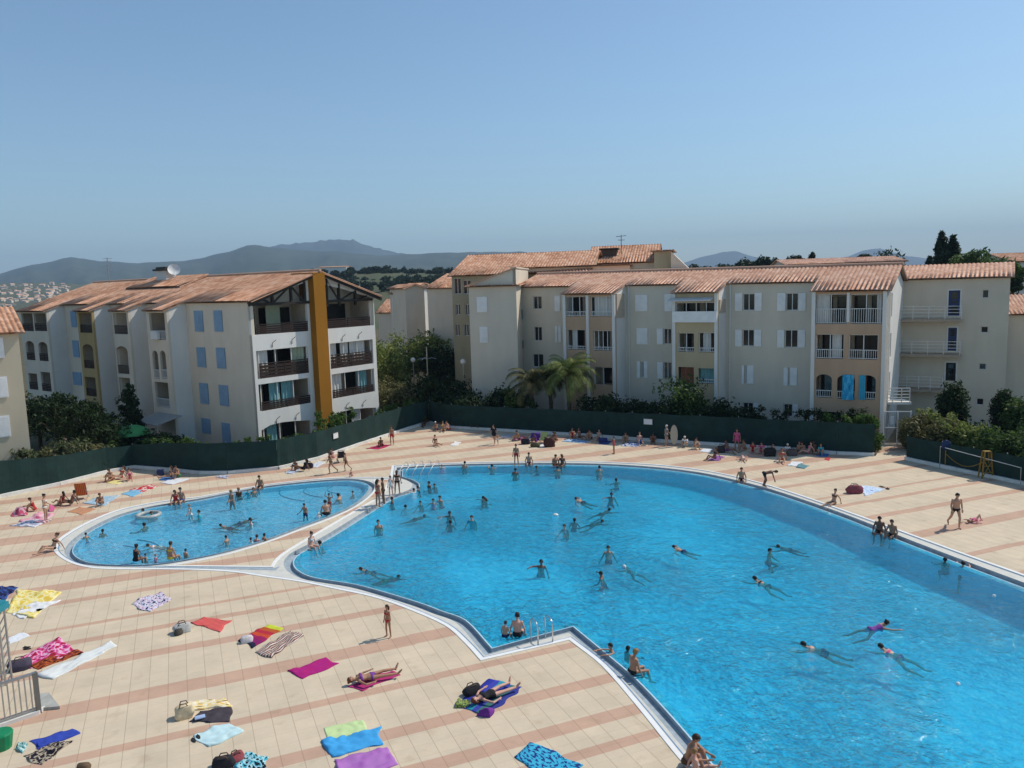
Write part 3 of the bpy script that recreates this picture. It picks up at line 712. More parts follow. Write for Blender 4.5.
baydef=[
 (0,[('l',(590,322),(650,432)),('a',(603,475),(625,585)),('a',(632,475),(655,585)),('l',(613,600),(665,698)),],CREAM),
 (1,[('l',(443,320),(500,410)),('a',(460,458),(505,566)),('l',(472,582),(515,675)),('l',(480,722),(525,780))],CREAM),
 (2,[('l',(312,320),(360,405)),('a',(328,450),(368,545)),('l',(337,580),(378,655))],OCHRE),
 (3,[('l',(86,320),(130,398)),('l',(134,320),(182,398)),('a',(103,437),(136,512)),('a',(153,441),(188,516)),('l',(114,565),(148,628)),('l',(163,560),(200,635)),('a',(120,664),(157,715)),('l',(175,668),(208,720)),],CREAM)]
be=Bz-PB*slope
for bi,defs,m in baydef:
    s0,s1=bays[bi]; hs=[]
    for k,a,b in defs:
        q=R1(a,b); q=(max(q[0],s0+.15),q[1],min(q[2],s1-.12),min(q[3],be-.25))
        if q[2]-q[0]<.4 or q[3]-q[1]<.4: continue
        hs.append((k,q))
    pm=MB(); panel(pm,OUTR,[(s0,-.3),(s1,-.3),(s1,be),(s0,be)],[rc(q) if k=='l' else arch(q,min((q[2]-q[0])/2,.45)) for k,q in hs],.22)
    obj('bay_front',pm,m,Lb)
    for k,q in hs: loggia(Lb,OUTR,q,depth=1.5,doors=1,rail='bars' if bi!=3 else 'wood',railh=.8,railmat=BROWN if bi!=0 else RAILW,th=.22)
    for s in (s0,s1):                      # cheek walls, following the roof
        cw=MB(); d=.22 if s==s0 else -.22
        q=[LW.pt(s,-.3,0),LW.pt(s+d,-.3,0),LW.pt(s+d,-.3,PB-.0),LW.pt(s,-.3,PB-.0)]
        t=[LW.pt(s,Bz-.02,0),LW.pt(s+d,Bz-.02,0),LW.pt(s+d,be-.02,PB),LW.pt(s,be-.02,PB)]
        # set back behind the bay front panel
        q[2]=LW.pt(s+d,-.3,PB-.225); q[3]=LW.pt(s,-.3,PB-.225); t[2]=LW.pt(s+d,be+.06,PB-.225); t[3]=LW.pt(s,be+.06,PB-.225)
        cw.hexa(q+t); obj('bay_cheek_wall',cw,WHITE if s==s0 else CREAM,Lb)
    if bi==0:
        b=MB(); q=R1((603,402),(633,432)); wbox(b,OUTR,q[0]+.1,q[0]+1.2,q[1]+.05,q[1]+.75,.02,.3); obj('air_conditioner',b,RAILW,Lb)
# back and far end
bw=MB(); 
q=lambda s,p: LW.pt(s,0,-p)
for a,b in (((GL+0,0),(GL,LEN)),):
    c=[LW.pt(0.3,-.3,-GL+.3),LW.pt(LEN,-.3,-GL+.3),LW.pt(LEN,-.3,-GL),LW.pt(.3,-.3,-GL)]
    bw.hexa(c+[v+Vector((0,0,Bz+.3)) for v in c])
fe=Wall((LW.pt(LEN,0,0).x,LW.pt(LEN,0,0).y),52); fe.n=LW.u.copy(); panel(bw,fe,[(.3,-.3),(GL-.3,-.3),(GL-.3,Bz),(mid,RZ-.2),(.3,Bz)],[],.3,0); obj('rear_wall',bw,CREAM,Lb)
# roof: both slopes, with the bays' eaves lower down the same plane
ov=.55; rf=MB()
def rp(s,p): return LW.pt(s,Bz+.12-slope*p,p)     # p outward (eave) / negative towards ridge
ridge=lambda s: LW.pt(s,Bz+.12+slope*mid,-mid)
segs=[]; c=-.75
for s0,s1 in bays: segs+=[(c,s0-.12,.35),(s0-.12,s1+.12,PB+.35)]; c=s1+.12
if c<LEN+.3: segs.append((c,LEN+.3,.35))
for a,b,p in segs: roof_panel(rf,rp(a,p),rp(b,p),ridge(a),ridge(b),uvo=(a,-p))
def rq(s,p): return LW.pt(s,Bz+.12-slope*p,-GL-p)
roof_panel(rf,rq(LEN+.3,.4),rq(-.75,.4),ridge(LEN+.3),ridge(-.75),uvo=(3,0))
ro=obj('roof',rf,TILESL,Lb,smooth=True)
rg=MB(); rg.tube([ridge(-.8)+Vector((0,0,.05)),ridge(LEN+.3)+Vector((0,0,.05))],.13,8); ro2=obj('ridge_tiles',rg,TILESL,None); ro2.parent=ro; shiftchild(ro2,Lb)
# chimney, dish, mast, raised dormer roof
def onroof(x,y,back=3.):
    W=LW.off(-back); return W.sz(x,y)
s,z=onroof(*r1(655,182),mid-.5)
ch=MB(); W=LW.off(-mid+.5); wbox(ch,W,s-1.,s+.9,z-1.2,z+.55,-.5,.6); co_=obj('chimney',ch,WHITE,None); co_.parent=ro; shiftchild(co_,Lb)
ch=MB(); wbox(ch,W,s-1.3,s+1.2,z+.56,z+.75,-.7,.8); wbox(ch,W,s-1.,s+.9,z+.75,z+.95,-.5,.6); c2=obj('chimney_cap',ch,mat('dark_cowl',(.06,.055,.05),.7),None); c2.parent=ro; shiftchild(c2,Lb)
dm=MB()
e0=W.pt(s+6,z-.75,1.5); e1=W.pt(s-6.,z-.75,1.5)
roof_panel(dm,W.pt(s-7,z-1.1,2.6),W.pt(s+3.6,z-1.1,2.6),W.pt(s-7,z+.0,-.6),W.pt(s+3.6,z+.0,-.6)); d2=obj('raised_roof',dm,TILESL,None,smooth=True); d2.parent=ro; shiftchild(d2,Lb)
s2,z2=W.sz(174,270)
dsh=MB(); cc=W.pt(s2+.0,z2,.0); vs=[];fs=[]
nn=Vector((.35,-.8,.4)).normalized(); xx=nn.cross(Vector((0,0,1))).normalized(); yy=xx.cross(nn)
for j in range(5):
    for i in range(16):
        rr=.62*j/4; vs.append(cc+xx*rr*math.cos(i*math.pi/8)+yy*rr*math.sin(i*math.pi/8)+nn*(.16*(j/4)**2))
for j in range(4):
    for i in range(16): fs.append((j*16+i,j*16+(i+1)%16,(j+1)*16+(i+1)%16,(j+1)*16+i))
dsh.add(vs,fs); dsh.tube([cc-Vector((0,0,.9)),cc],.04,6); dsh.tube([cc-yy*.6,cc+nn*.55],.02,5)
obj('satellite_dish',dsh,RAILW,Lb)
s3,z3=W.sz(109,279); mt=MB(); b0=W.pt(s3,z3-.6,0); mt.tube([b0,b0+Vector((0,0,3.0))],.05,6)
for dz,l in ((2.9,.9),(2.6,.7),(2.1,1.1),(1.6,.6)):
    mt.tube([b0+Vector((-l/2,0,dz)),b0+Vector((l/2,.2,dz))],.025,5)
    for k in range(5): mt.tube([b0+Vector((-l/2+l*k/4,-.25,dz)),b0+Vector((-l/2+l*k/4,.25,dz))],.012,4)
obj('antenna_mast',mt,METAL,Lb)
# grey awning over the ground-floor terrace
aq=[P(*rR(0,0),0)]
aw_=MB(); s0=11.6;
W=LW.off(PB)
pa=W.sz(139,424); pb=W.sz(166,418)
zt=2.6
aw_.hexa([W.pt(8.3,zt,.05),W.pt(12.4,zt,.05),W.pt(12.4,zt-.5,2.4),W.pt(8.3,zt-.5,2.4),W.pt(8.3,zt+.06,.05),W.pt(12.4,zt+.06,.05),W.pt(12.4,zt-.44,2.4),W.pt(8.3,zt-.44,2.4)])
for s in (8.5,12.2): aw_.tube([W.pt(s,-.3,2.3),W.pt(s,zt-.5,2.3)],.04,6)
obj('terrace_awning',aw_,mat('grey_awning_cloth',(.33,.33,.31),.8,.1,2),Lb)
# ------------------------------------------------------------ RIGHT APARTMENT BLOCK
Cc=P(883,443)
Rb=thing('apartment_building',(Cc.x,Cc.y,0),'long cream apartment block with salmon balcony bays and corrugated tile roof behind the hedge','building')
FW=Wall((Cc.x,Cc.y),148)                 # s>0 to the left
if FW.n.y>0: FW.n=-FW.n
PR=2.4; RW=FW.off(-PR)
ze=FW.sz(887,289.5)[1]; zeL=FW.sz(563,293.5)[1]
s_=lambda W,x: W.sz(x,300)[0]
sC0=0.; sC1=s_(FW,812); sB0=s_(FW,718); sB1=s_(FW,672.5); sA0=s_(FW,615); sA1=s_(FW,563)
sEnd=s_(RW,520)
def lift(s): return (zeL-ze)*max(0,s)/sA1
slr=.30; RD=6.4; ov=.35
zr=FW.off(-RD).sz(800,268)[1]
slr=(zr-ze)/(RD+.3)
def topz(s,p): return ze+lift(s)-slr*(p-.0)
SHW=GREYSH
def r4q(W,a,b,c,d): return W.rect(*r4(a,b),*r4(c,d))
def r3q(W,a,b,c,d): return W.rect(*r3(a,b),*r3(c,d))
# recessed plain walls
def plainwall(s0,s1,wins,name='recess_wall',m=GREYC,W=RW,p=-PR):
    pm=MB(); hs=[]
    for q in wins: hs.append(rc(q))
    panel(pm,W,[(s0,-.3),(s1,-.3),(s1,topz(s1,p)+.1),(s0,topz(s0,p)+.1)],hs,.3); obj(name,pm,m,Rb)
    for q in wins: window(Rb,W,q)
w1=[r4q(RW,*q) for q in ((405,250,451,317),(575,248,623,317),(403,392,449,458),(570,393,621,463),(411,533,421,604),(583,542,590,612),(405,680,445,725),(565,685,600,735))]
plainwall(sC1-.0,sB0+.0,w1)
for q in ((375,248,403,318),(453,247,480,318),(541,248,573,318),(625,248,653,318),(375,392,401,458),(451,392,478,458),(541,393,568,463),(623,393,650,463),(401,533,410,605),(422,533,448,605),(566,542,582,612),(591,542,619,612),(447,680,465,725),(602,685,622,735)):
    shutter(Rb,RW,r4q(RW,*q),SHW)
w2=[r3q(RW,*q) for q in ((880,388,911,450),(790,517,802,581),(880,520,912,585),(858,255,866,319))]
plainwall(sB1,sA0,w2[:3])
for q in ((770,255,818,320),(885,252,914,320),(775,386,818,450),(855,388,878,450),(776,517,789,582),(803,517,818,582),(857,520,878,585)):
    shutter(Rb,RW,r3q(RW,*q),SHW)
w3=[r3q(RW,*q) for q in ((366,260,400,312),(370,381,401,437),(365,488,407,540))]
plainwall(sA1,sEnd,w3)
for q in ((452,258,474,320),(455,378,463,442),(467,378,477,442)): shutter(Rb,RW,r3q(RW,*q),SHW)
# bays
def bay(s0,s1,defs,m,solidtop=None):
    hs=[]
    for d in defs:
        k,q=d[0],d[1]; q=(max(q[0],s0+.14),q[1],min(q[2],s1-.14),min(q[3],topz((s0+s1)/2,0)-.22)); hs.append((k,q,d[2:]))
    pm=MB(); zz=sorted([topz(s0,0),topz(s1,0)])
    panel(pm,FW,[(s0,-.3),(s1,-.3),(s1,topz(s1,0)),(s0,topz(s0,0))],[rc(q) if k=='l' else arch(q,min((q[2]-q[0])/2,.4)) for k,q,_ in hs],.22); obj('bay_front',pm,m,Rb)
    for k,q,o in hs: loggia(Rb,FW,q,depth=1.6,doors=o[1],rail=o[0],railh=o[2],mull=o[3],curtain=o[4] if len(o)>4 else None,th=.22)
    for s,d in ((s0,.2),(s1,-.2)):
        cw=MB(); q=[FW.pt(s,-.3,-PR),FW.pt(s+d,-.3,-PR),FW.pt(s+d,-.3,-.225),FW.pt(s,-.3,-.225)]
        t=[FW.pt(s,topz(s,-PR),-PR),FW.pt(s+d,topz(s,-PR),-PR),FW.pt(s+d,topz(s,0)+.07,-.225),FW.pt(s,topz(s,0)+.07,-.225)]
        cw.hexa(q+t); obj('bay_cheek_wall',cw,WHITE,Rb)
    # white pilasters that stand out from the coloured panels
    pm=MB()
    for s in (s0+.14,s1-.14): wbox(pm,FW,s-.14,s+.14,-.3,topz(s,0)-.12,.003,.12)
    obj('pilaster',pm,WHITE,Rb)
bay(sC0,sC1,[('l',r4q(FW,686,252,818,370),'bars',2,1.2,2,[(.55,.98,CURW)]),('l',r4q(FW,825,252,957,370),'bars',2,1.2,2,[(.05,.2,CURW)]),
   ('l',r4q(FW,693,410,803,507),'bars',1,.75,2,[(.1,.45,CURW)]),('l',r4q(FW,822,412,938,510),'bars',1,.75,2),
   ('a',r4q(FW,693,568,755,660),'bars',1,.6,0),('a',r4q(FW,776,571,846,665),'bars',1,.6,0),('a',r4q(FW,864,572,928,668),'bars',1,.6,0,[(.6,.95,CURR)]),('l',r4q(FW,694,716,790,748),None,1,.4,0),('l',r4q(FW,815,730,930,760),None,1,.4,0)],SALM)
bay(sB0,sB1,[('l',r4q(FW,140,285,305,320),None,2,.4,4,None),('l',r4q(FW,150,405,213,480),'bars',1,.4,2),('l',r4q(FW,230,404,294,482),'bars',1,.4,2,[(.3,.8,CURW)]),('l',r4q(FW,150,540,212,610),None,1,.4,0,[(.0,.9,CURR)]),('l',r4q(FW,230,545,291,605),'bars',1,.4,0,[(.0,1.,CURT)])],plaster('straw_render',(.56,.45,.28)))
bay(sA0,sA1,[('l',r3q(FW,488,262,577,340),'bars',2,.45,3,[(.0,.1,CURW)]),('l',r3q(FW,592,262,686,340),'bars',2,.45,3,[(.0,.9,CURW)]),('l',r3q(FW,500,392,571,471),'bars',1,.35,2,[(.5,.8,CURW)]),('l',r3q(FW,604,396,676,475),'bars',2,.35,4),('l',r3q(FW,606,540,678,609),None,1,.4,2)],SALM)
# solid white balcony parapet and blind on bay B, towels over the rail of bay C
pm=MB(); q=r4q(FW,131,320,306,363); wbox(pm,FW,q[0],q[2],q[1],q[3],.02,.3); obj('balcony_parapet',pm,GREYSH,Rb)
pm=MB(); q=r4q(FW,122,268,290,285); pm.hexa([FW.pt(q[0],q[3]-.25,.9),FW.pt(q[2],q[3]-.25,.9),FW.pt(q[2],q[3],.05),FW.pt(q[0],q[3],.05),FW.pt(q[0],q[3]-.18,.9),FW.pt(q[2],q[3]-.18,.9),FW.pt(q[2],q[3]+.07,.05),FW.pt(q[0],q[3]+.07,.05)]); obj('roller_awning',pm,CURW,Rb)
pl=MB(); s=FW.sz(*r3(583,400))[0]; wbox(pl,FW,s-.13,s+.13,-.3,topz(s,0)-.2,.004,.14)
for x in (820,): 
    s=FW.sz(*r4(x,300))[0]; q=r4q(FW,700,372,900,400); wbox(pl,FW,s-.1,s+.1,q[3]+.2,topz(s,0)-.2,.004,.1)
obj('pilaster',pl,WHITE,Rb)
# white drain pipes
pp=MB()
for s,p in ((sB0-.35,-PR+.1),(sA0-.35,-PR+.1),(sC1+.2,-PR+.1)):
    pp.tube([FW.pt(s,-.3,p),FW.pt(s,topz(s,-PR)-.1,p)],.06,6)
obj('drain_pipe',pp,RAILW,Rb)
# towels hung over the arch railing
TWB=blotmat('blue_beach_towel',[(.02,.20,.42),(.04,.35,.60),(.10,.50,.72)],3)
for i,(q,lab) in enumerate((((798,570,842,668),'bright blue towel hung over the railing left of its pair in the salmon bay'),((864,572,888,668),'narrow turquoise towel hung over the rightmost arch railing of the salmon bay'))):
    r=r4q(FW,*q); t=MB(); n_=8; vs=[]; 
    for j in range(2):
        for k in range(n_+1):
            s=r[0]+(r[2]-r[0])*k/n_; vs.append(FW.pt(s,r[3] if j else r[1],.10+.03*math.sin(k*1.7)+(0 if j else .05)))
    vs+= [v-FW.n*.03 for v in vs]; k1=n_+1; fs=[]
    for k in range(n_): fs+=[(k,k+1,k+1+k1,k+k1),(k+2*k1,k+3*k1,k+1+3*k1,k+1+2*k1)]
    fs+=[(0,k1,3*k1,2*k1),(n_,n_+2*k1,n_+3*k1,n_+k1)]
    t.add(vs,fs); c=vs[0]; t.uv=[(k%k1/n_,0 if k<k1 else 1) for k in range(len(vs))]
    o=obj('towel',t,TWB if i==0 else mat('turquoise_cloth',(.05,.38,.55),.9,.1,4),None,loc=c); tag(o,lab,'towel')
# right end wall with slit windows, leaning rear edge
EW=Wall((Cc.x,Cc.y),58); EW.n=-FW.u.copy()       # s>0 going back
ed=EW.sz(906,277)[0]; ed=max(6.5,min(ed,13))
e1=ed
sl=[]
hole=[]
for x,y0,y1 in ((890.5,293,317),(889,334,358),(887.5,374,397),(887,415,427)):
    q=EW.sz(x,y0); r=EW.sz(x,y1); hole.append((2.6,r[1],3.3,q[1]))
pm=MB(); panel(pm,EW,[(0,-.3),(ed*.62,-.3),(ed*.995,zr-slr*max(0,(ed-RD))-.3),(RD if ed>RD else ed-.05,zr-.12),(0,ze-.02)],[rc(q) for q in hole],.25); obj('end_wall',pm,WHITE,Rb)
for q in hole: window(Rb,EW,q,panes=1)
# back walls
pm=MB(); q=[FW.pt(0,-.3,-11.8),FW.pt(sEnd,-.3,-11.8),FW.pt(sEnd,-.3,-12.1),FW.pt(0,-.3,-12.1)]; pm.hexa(q+[v+Vector((0,0,ze+.6)) for v in q])
q=[FW.pt(.3,-.3,-6.6),FW.pt(.6,-.3,-6.6),FW.pt(.6,-.3,-11.8),FW.pt(.3,-.3,-11.8)]; pm.hexa(q+[v+Vector((0,0,ze+.6)) for v in q])
q=[FW.pt(sEnd-.3,-.3,-2.8),FW.pt(sEnd,-.3,-2.8),FW.pt(sEnd,-.3,-11.8),FW.pt(sEnd-.3,-.3,-11.8)]; pm.hexa(q+[v+Vector((0,0,ze+.8)) for v in q])
obj('rear_wall',pm,CREAM,Rb)
rf=MB()
def rpt(s,p): return FW.pt(s,topz(s,p)+.1,p)
for a,b,p in ((-.35,sC1+.1,ov),(sC1+.1,sB0-.1,-PR+ov),(sB0-.1,sB1+.1,ov),(sB1+.1,sA0-.1,-PR+ov),(sA0-.1,sA1+.1,ov),(sA1+.1,sEnd+.2,-PR+ov)):
    roof_panel(rf,rpt(a,p),rpt(b,p),rpt(a,-RD),rpt(b,-RD),pitch=.34,amp=.045,uvo=(a,-p))
def rpb(s,p): q=rpt(s,-RD); return q-FW.n*p-Vector((0,0,slr*p))
roof_panel(rf,rpb(sEnd+.2,5.9),rpb(-.35,5.9),rpb(sEnd+.2,0),rpb(-.35,0),pitch=.34,amp=.045)
TILESR=tilemat('clay_tiles_mixed',[(.42,.215,.14),(.49,.265,.175),(.55,.315,.215),(.60,.37,.26),(.64,.42,.31)],.34,.42)
rr=obj('roof',rf,TILESR,Rb,smooth=True)
rg=MB(); rg.tube([rpt(-.4,-RD)+Vector((0,0,.07)),rpt(sEnd+.2,-RD)+Vector((0,0,.07))],.13,8); o=obj('ridge_tiles',rg,TILESR,None); o.parent=rr; shiftchild(o,Rb)
# ------------------------------------------------------------ wing to the right with open galleries
base=EW.pt(min(ed,11),0); WW=Wall((base.x,base.y),-32)          # s>0 to the right
if WW.n.y>0: WW.n=-WW.n
Wb=thing('apartment_building',(base.x,base.y,0),'plain cream stair wing with three balcony slabs and blue doors at the right end','building')
sR=WW.sz(1008,330)[0]; zw=WW.sz(960,277.5)[1]
def q5(a,b,c,d): return WW.rect(*r5(a,b),*r5(c,d))
dd=[q5(678,322,731,440),q5(676,492,716,598),q5(666,652,712,735)]
wd=[q5(833,318,864,357),q5(826,486,861,516),q5(817,655,852,685),WW.rect(*r6(780,350),*r6(818,385))]
pm=MB(); panel(pm,WW,[(-.5,-.3),(sR,-.3),(sR,zw),(-.5,zw)],[rc(q) for q in dd+wd],.3); obj('front_wall',pm,GREYC,Wb)
NAVY=mat('navy_door_paint',(.025,.05,.16),.45,.1,2); 
for i,q in enumerate(dd):
    f=MB(); wbox(f,WW,q[0],q[2],q[1],q[3],-.2,-.15); 
    do=obj('door',f,NAVY if i<2 else DARK,Wb)
    f=MB(); a0,z0,a1,z1=q
    for zz0,zz1 in ((z0+.15,z0+.9),(z0+1.1,z1-.9),(z1-.75,z1-.15)): 
        f2=(a0+.18,zz0,a1-.18,zz1); wbox(f,WW,f2[0],f2[2],f2[1],f2[3],-.15,-.13)
    g=obj('door_pane',f,GLASS,None); g.parent=do; shiftchild(g,Wb)
    f=MB()
    for a,b,c,d in ((a0-.1,z0,a0,z1+.1),(a1,z0,a1+.1,z1+.1),(a0,z1,a1,z1+.1)): wbox(f,WW,a,c,b,d,-.05,.04)
    obj('door_frame',f,RAILW,Wb)
for q in wd: window(Wb,WW,q,panes=1)
for i,(ys,x0,x1) in enumerate(((450,-.3,742),(610,-.3,735),(735,-.3,700))):
    if i<2: s1,z=WW.sz(*r5(x1,ys)); 
    else: s1,z=WW.sz(*r6(612,298))
    s0=-.3
    sb=MB(); wbox(sb,WW,s0,s1,z-.22,z,.002,1.4); obj('balcony_slab',sb,mat('balcony_edge',(.40,.33,.26),.85,.1,2),Wb)
    f=MB()
    for hh in (.28,.56,.84,1.1):
        wbox(f,WW,s0,s1,z+hh-.02,z+hh+.02,1.34,1.37); wbox(f,WW,s1-.03,s1,z+hh-.02,z+hh+.02,.0,1.34)
    for k in range(5): s=s0+(s1-s0-.04)*k/4; wbox(f,WW,s,s+.045,z,z+1.1,1.33,1.375)
    obj('railing',f,RAILW,Wb)
rf=MB(); sw=.28
roof_panel(rf,WW.pt(-1.2,zw+.1-.1,.4),WW.pt(sR+.3,zw,.4),WW.pt(-1.2,WW.off(-5).sz(960,263.8)[1],-5),WW.pt(sR+.3,WW.off(-5).sz(960,263.8)[1],-5),pitch=.34,amp=.045)
zrw=WW.off(-5).sz(960,263.8)[1]
roof_panel(rf,WW.pt(sR+.3,zw,-10.2),WW.pt(-1.2,zw,-10.2),WW.pt(sR+.3,zrw,-5),WW.pt(-1.2,zrw,-5),pitch=.34,amp=.045)
obj('roof',rf,TILESR,Wb,smooth=True)
pm=MB(); E2=Wall((WW.pt(sR,0).x,WW.pt(sR,0).y),58); E2.n=WW.u.copy(); panel(pm,E2,[(0.3,-.3),(9.8,-.3),(9.8,zw),(5,zrw-.1),(.3,zw)],[],.3,0); 
q=[WW.pt(-.5,-.3,-9.8),WW.pt(sR-.3,-.3,-9.8),WW.pt(sR-.3,-.3,-9.5),WW.pt(-.5,-.3,-9.5)]; pm.hexa(q+[v+Vector((0,0,zw+.3)) for v in q]); obj('rear_wall',pm,CREAM,Wb)
# gallery furniture
# ------------------------------------------------------------ simple house maker
def house(label, x0, x1, D0, ye, az, depth, roofpitch=.32, m=CREAM, wins=(), ridge_off=None, group=None, name='house', zb=-.3, shut=None, gable=False, tm=None, holes_dark=True):
    """front wall from pixel column x0 to x1, corner x0 at forward distance D0, eave seen at pixel row ye"""
    c=PD(x0,ye,D0); W=Wall((c.x,c.y),az)
    if W.n.y>0: W.n=-W.n
    L=W.sz(x1,ye)[0]; ze_=c.z; sg=1 if L>0 else -1; L=abs(L)
    if sg<0: W.u=-W.u
    t=thing(name,(c.x,c.y,zb),label,'building' if name!='house' else 'house',group)
    hs=[W.rect(*q) for q in wins]
    hs=[(max(.2,q[0]),q[1],min(L-.2,q[2]),min(q[3],ze_-.2)) for q in hs]
    pm=MB()
    if gable: panel(pm,W,[(0,zb),(L,zb),(L,ze_),(L/2,ze_+L/2*roofpitch),(0,ze_)],[rc(q) for q in hs],.3)
    else: panel(pm,W,[(0,zb),(L,zb),(L,ze_),(0,ze_)],[rc(q) for q in hs],.3)
    for s in (0,L):
        S=Wall((W.pt(s,0).x,W.pt(s,0).y),0); S.u=-W.n.copy(); S.n=W.u*(1 if s else -1)
        if gable: out=[(.3,zb),(depth,zb),(depth,ze_),(.3,ze_)]
        else: out=[(.3,zb),(depth,zb),(depth,ze_),(depth/2,ze_+depth/2*roofpitch),(.3,ze_)]
        panel(pm,S,out,[],.3,0)
    q=[W.pt(.3,zb,-depth+.3),W.pt(L-.3,zb,-depth+.3),W.pt(L-.3,zb,-depth+.01),W.pt(.3,zb,-depth+.01)]; pm.hexa(q+[v+Vector((0,0,ze_-zb)) for v in q])
    obj('wall',pm,m,t)
    rf=MB(); o=.4
    if gable:
        h=L/2*roofpitch; k=roofpitch*o
        roof_panel(rf,W.pt(-o,ze_-k+.1,o),W.pt(-o,ze_-k+.1,-depth-o),W.pt(L/2,ze_+h+.1,o),W.pt(L/2,ze_+h+.1,-depth-o))
        roof_panel(rf,W.pt(L+o,ze_-k+.1,-depth-o),W.pt(L+o,ze_-k+.1,o),W.pt(L/2,ze_+h+.1,-depth-o),W.pt(L/2,ze_+h+.1,o))
    else:
        h=depth/2*roofpitch; k=roofpitch*o
        roof_panel(rf,W.pt(-o,ze_-k+.1,o),W.pt(L+o,ze_-k+.1,o),W.pt(-o,ze_+h+.1,-depth/2),W.pt(L+o,ze_+h+.1,-depth/2))
        roof_panel(rf,W.pt(L+o,ze_-k+.1,-depth-o),W.pt(-o,ze_-k+.1,-depth-o),W.pt(L+o,ze_+h+.1,-depth/2),W.pt(-o,ze_+h+.1,-depth/2))
    obj('roof',rf,tm or TILESL,t,smooth=True)
    for i,q in enumerate(hs):
        if shut and shut[i]: shutter(t,W,(q[0]-.02,q[1]-.02,q[2]+.02,q[3]+.02),shut[i])
        else: window(t,W,q)
    return t,W,L,ze_
# near-left beige house
HB=plaster('sand_render',(.60,.52,.38),.1)
t,W,L,z=house('sand coloured house with closed pale shutters at the left edge','x' and 18,-150,55.5,331.5,38,10,m=HB,wins=((-9,338,3.5,358),(-8,377,7.5,397.5),(-7,416,10,437),(-60,340,-45,358),(-60,378,-45,398)),shut=[GREYSH]*5)
# block behind, between the palms and the long cream block
t,W,L,z=house('plain cream block with a lean-to roof left of the palms','x' and 468.5,516,77,287,-9,9,roofpitch=.05,m=GREYC,wins=((477,297,487,312),(480,327,487.5,342.5)),shut=[GREYSH,GREYSH],name='apartment_building')
# its raised parapet sloping up to the right
pm=MB(); zt=W.sz(516,268)[1]
q=[W.pt(.02,z-.02,-.02),W.pt(L-.02,z-.02,-.02),W.pt(L-.02,z-.02,-8.8),W.pt(.02,z-.02,-8.8)]
pm.hexa(q+[W.pt(.02,z+.1,-.02),W.pt(L-.02,zt,-.02),W.pt(L-.02,zt,-8.8),W.pt(.02,z+.1,-8.8)]); obj('parapet_wall',pm,GREYC,t)
e=MB(); e.bar(W.pt(-.1,z+.15,.05),W.pt(L+.1,zt+.06,.05),.25,.12); obj('roof_edge',e,mats if False else TILESL,t)
W2=Wall((W.pt(L,0).x,W.pt(L,0).y),0); W2.u=-W.n.copy(); W2.n=W.u.copy()
pm=MB(); wbox(pm,W2,.02,8.9,z-.02,zt-.02,-.3,.012); wbox(pm,W2,-.05,9.,zt-.02,zt+.1,-.5,.1); obj('parapet_side',pm,GREYC,t)
for q in ((3.2,z-3.4,4.0,z-2.4),(3.2,z-6.3,4.0,z-5.5)):
    f=MB(); wbox(f,W2,q[0],q[2],q[1],q[3],.012,.03); obj('window',f,GLASS,t)
# wall pieces on the roof line in the middle (cream parapets)
t,W,L,z=house('low cream attic storey showing above the middle of the tiled roof','x' and 521,630,86,268.5,-8,7,roofpitch=.02,m=CREAM,name='apartment_building')
# large roof behind
t,W,L,z=house('wide pale tiled block behind with dark corner loggias','x' and 451.5,588,88,275.5,-14,15,roofpitch=.31,m=plaster('olive_cream_render',(.42,.37,.25)),name='apartment_building',
   wins=((454,278,461,294),(463,280,471,294),(455.5,304,460.5,315),(465,304,470,315),(455,324,460,336),(464,324,469,336)))
# tall roof and stair tower on the skyline
t,W,L,z=house('upper tiled block on the skyline with a dark chimney','x' and 588,655,92,263.5,-14,12,roofpitch=.34,m=CREAM,name='apartment_building')
s,zz=W.sz(605,252)
pm=MB(); wbox(pm,W,s-.7,s+1.1,z-.5,zz+.3,-3.4,-2.); obj('chimney',pm,mat('dark_brick',(.10,.07,.055),.9,.2,6),t)
pm=MB(); wbox(pm,W,s-.9,s+1.3,zz+.3,zz+.5,-3.6,-1.8); b0=W.pt(s+1.6,zz-.2,-2.5); pm.tube([b0,b0+Vector((0,0,2.2))],.04,5); pm.tube([b0+Vector((-.6,0,2.)),b0+Vector((.6,0,2.1))],.03,5); pm.tube([b0+Vector((-.4,0,1.6)),b0+Vector((.4,0,1.6))],.03,5); obj('chimney_cap',pm,DARK,t)
t,W,L,z=house('pale stair tower with a shed roof right of the chimney','x' and 654,671,88,251.5,-14,6,roofpitch=.01,m=plaster('straw_cream_render',(.50,.45,.31)),name='apartment_building')
t,W,L,z=house('cream end gable stepping down behind the stair tower','x' and 671,689,86,270,-14,10,roofpitch=.01,m=CREAM,name='apartment_building')
pm=MB(); zt=W.sz(671,251.5)[1]
q=[W.pt(.0,z,-.02),W.pt(L-.02,z,-.02),W.pt(L-.02,z,-9),W.pt(.0,z,-9)]; pm.hexa(q+[W.pt(.0,zt,-.02),W.pt(L-.02,z+.1,-.02),W.pt(L-.02,z+.1,-9),W.pt(.0,zt,-9)]); obj('gable_slope',pm,CREAM,t)
# low tiled roofs beyond on the right
house('distant salmon tiled roof between the skyline trees and the ridge','x' and 786,905,118,265,-10,14,roofpitch=.12,m=CREAM,name='apartment_building',tm=TILES)
None and house('distant dark tiled roof right of the salmon one','x' and 880,975,130,263.5,-6,16,roofpitch=.10,m=CREAM,name='apartment_building')
house('neighbouring grey cream house with a tiled roof at the right edge','x' and 1009,1120,74,313.5,-20,9,roofpitch=.34,m=GREYC,tm=TILESR)
house('pale roofed house on the skyline at the right edge','x' and 1013,1100,112,261.5,-5,12,roofpitch=.2,m=WHITE)
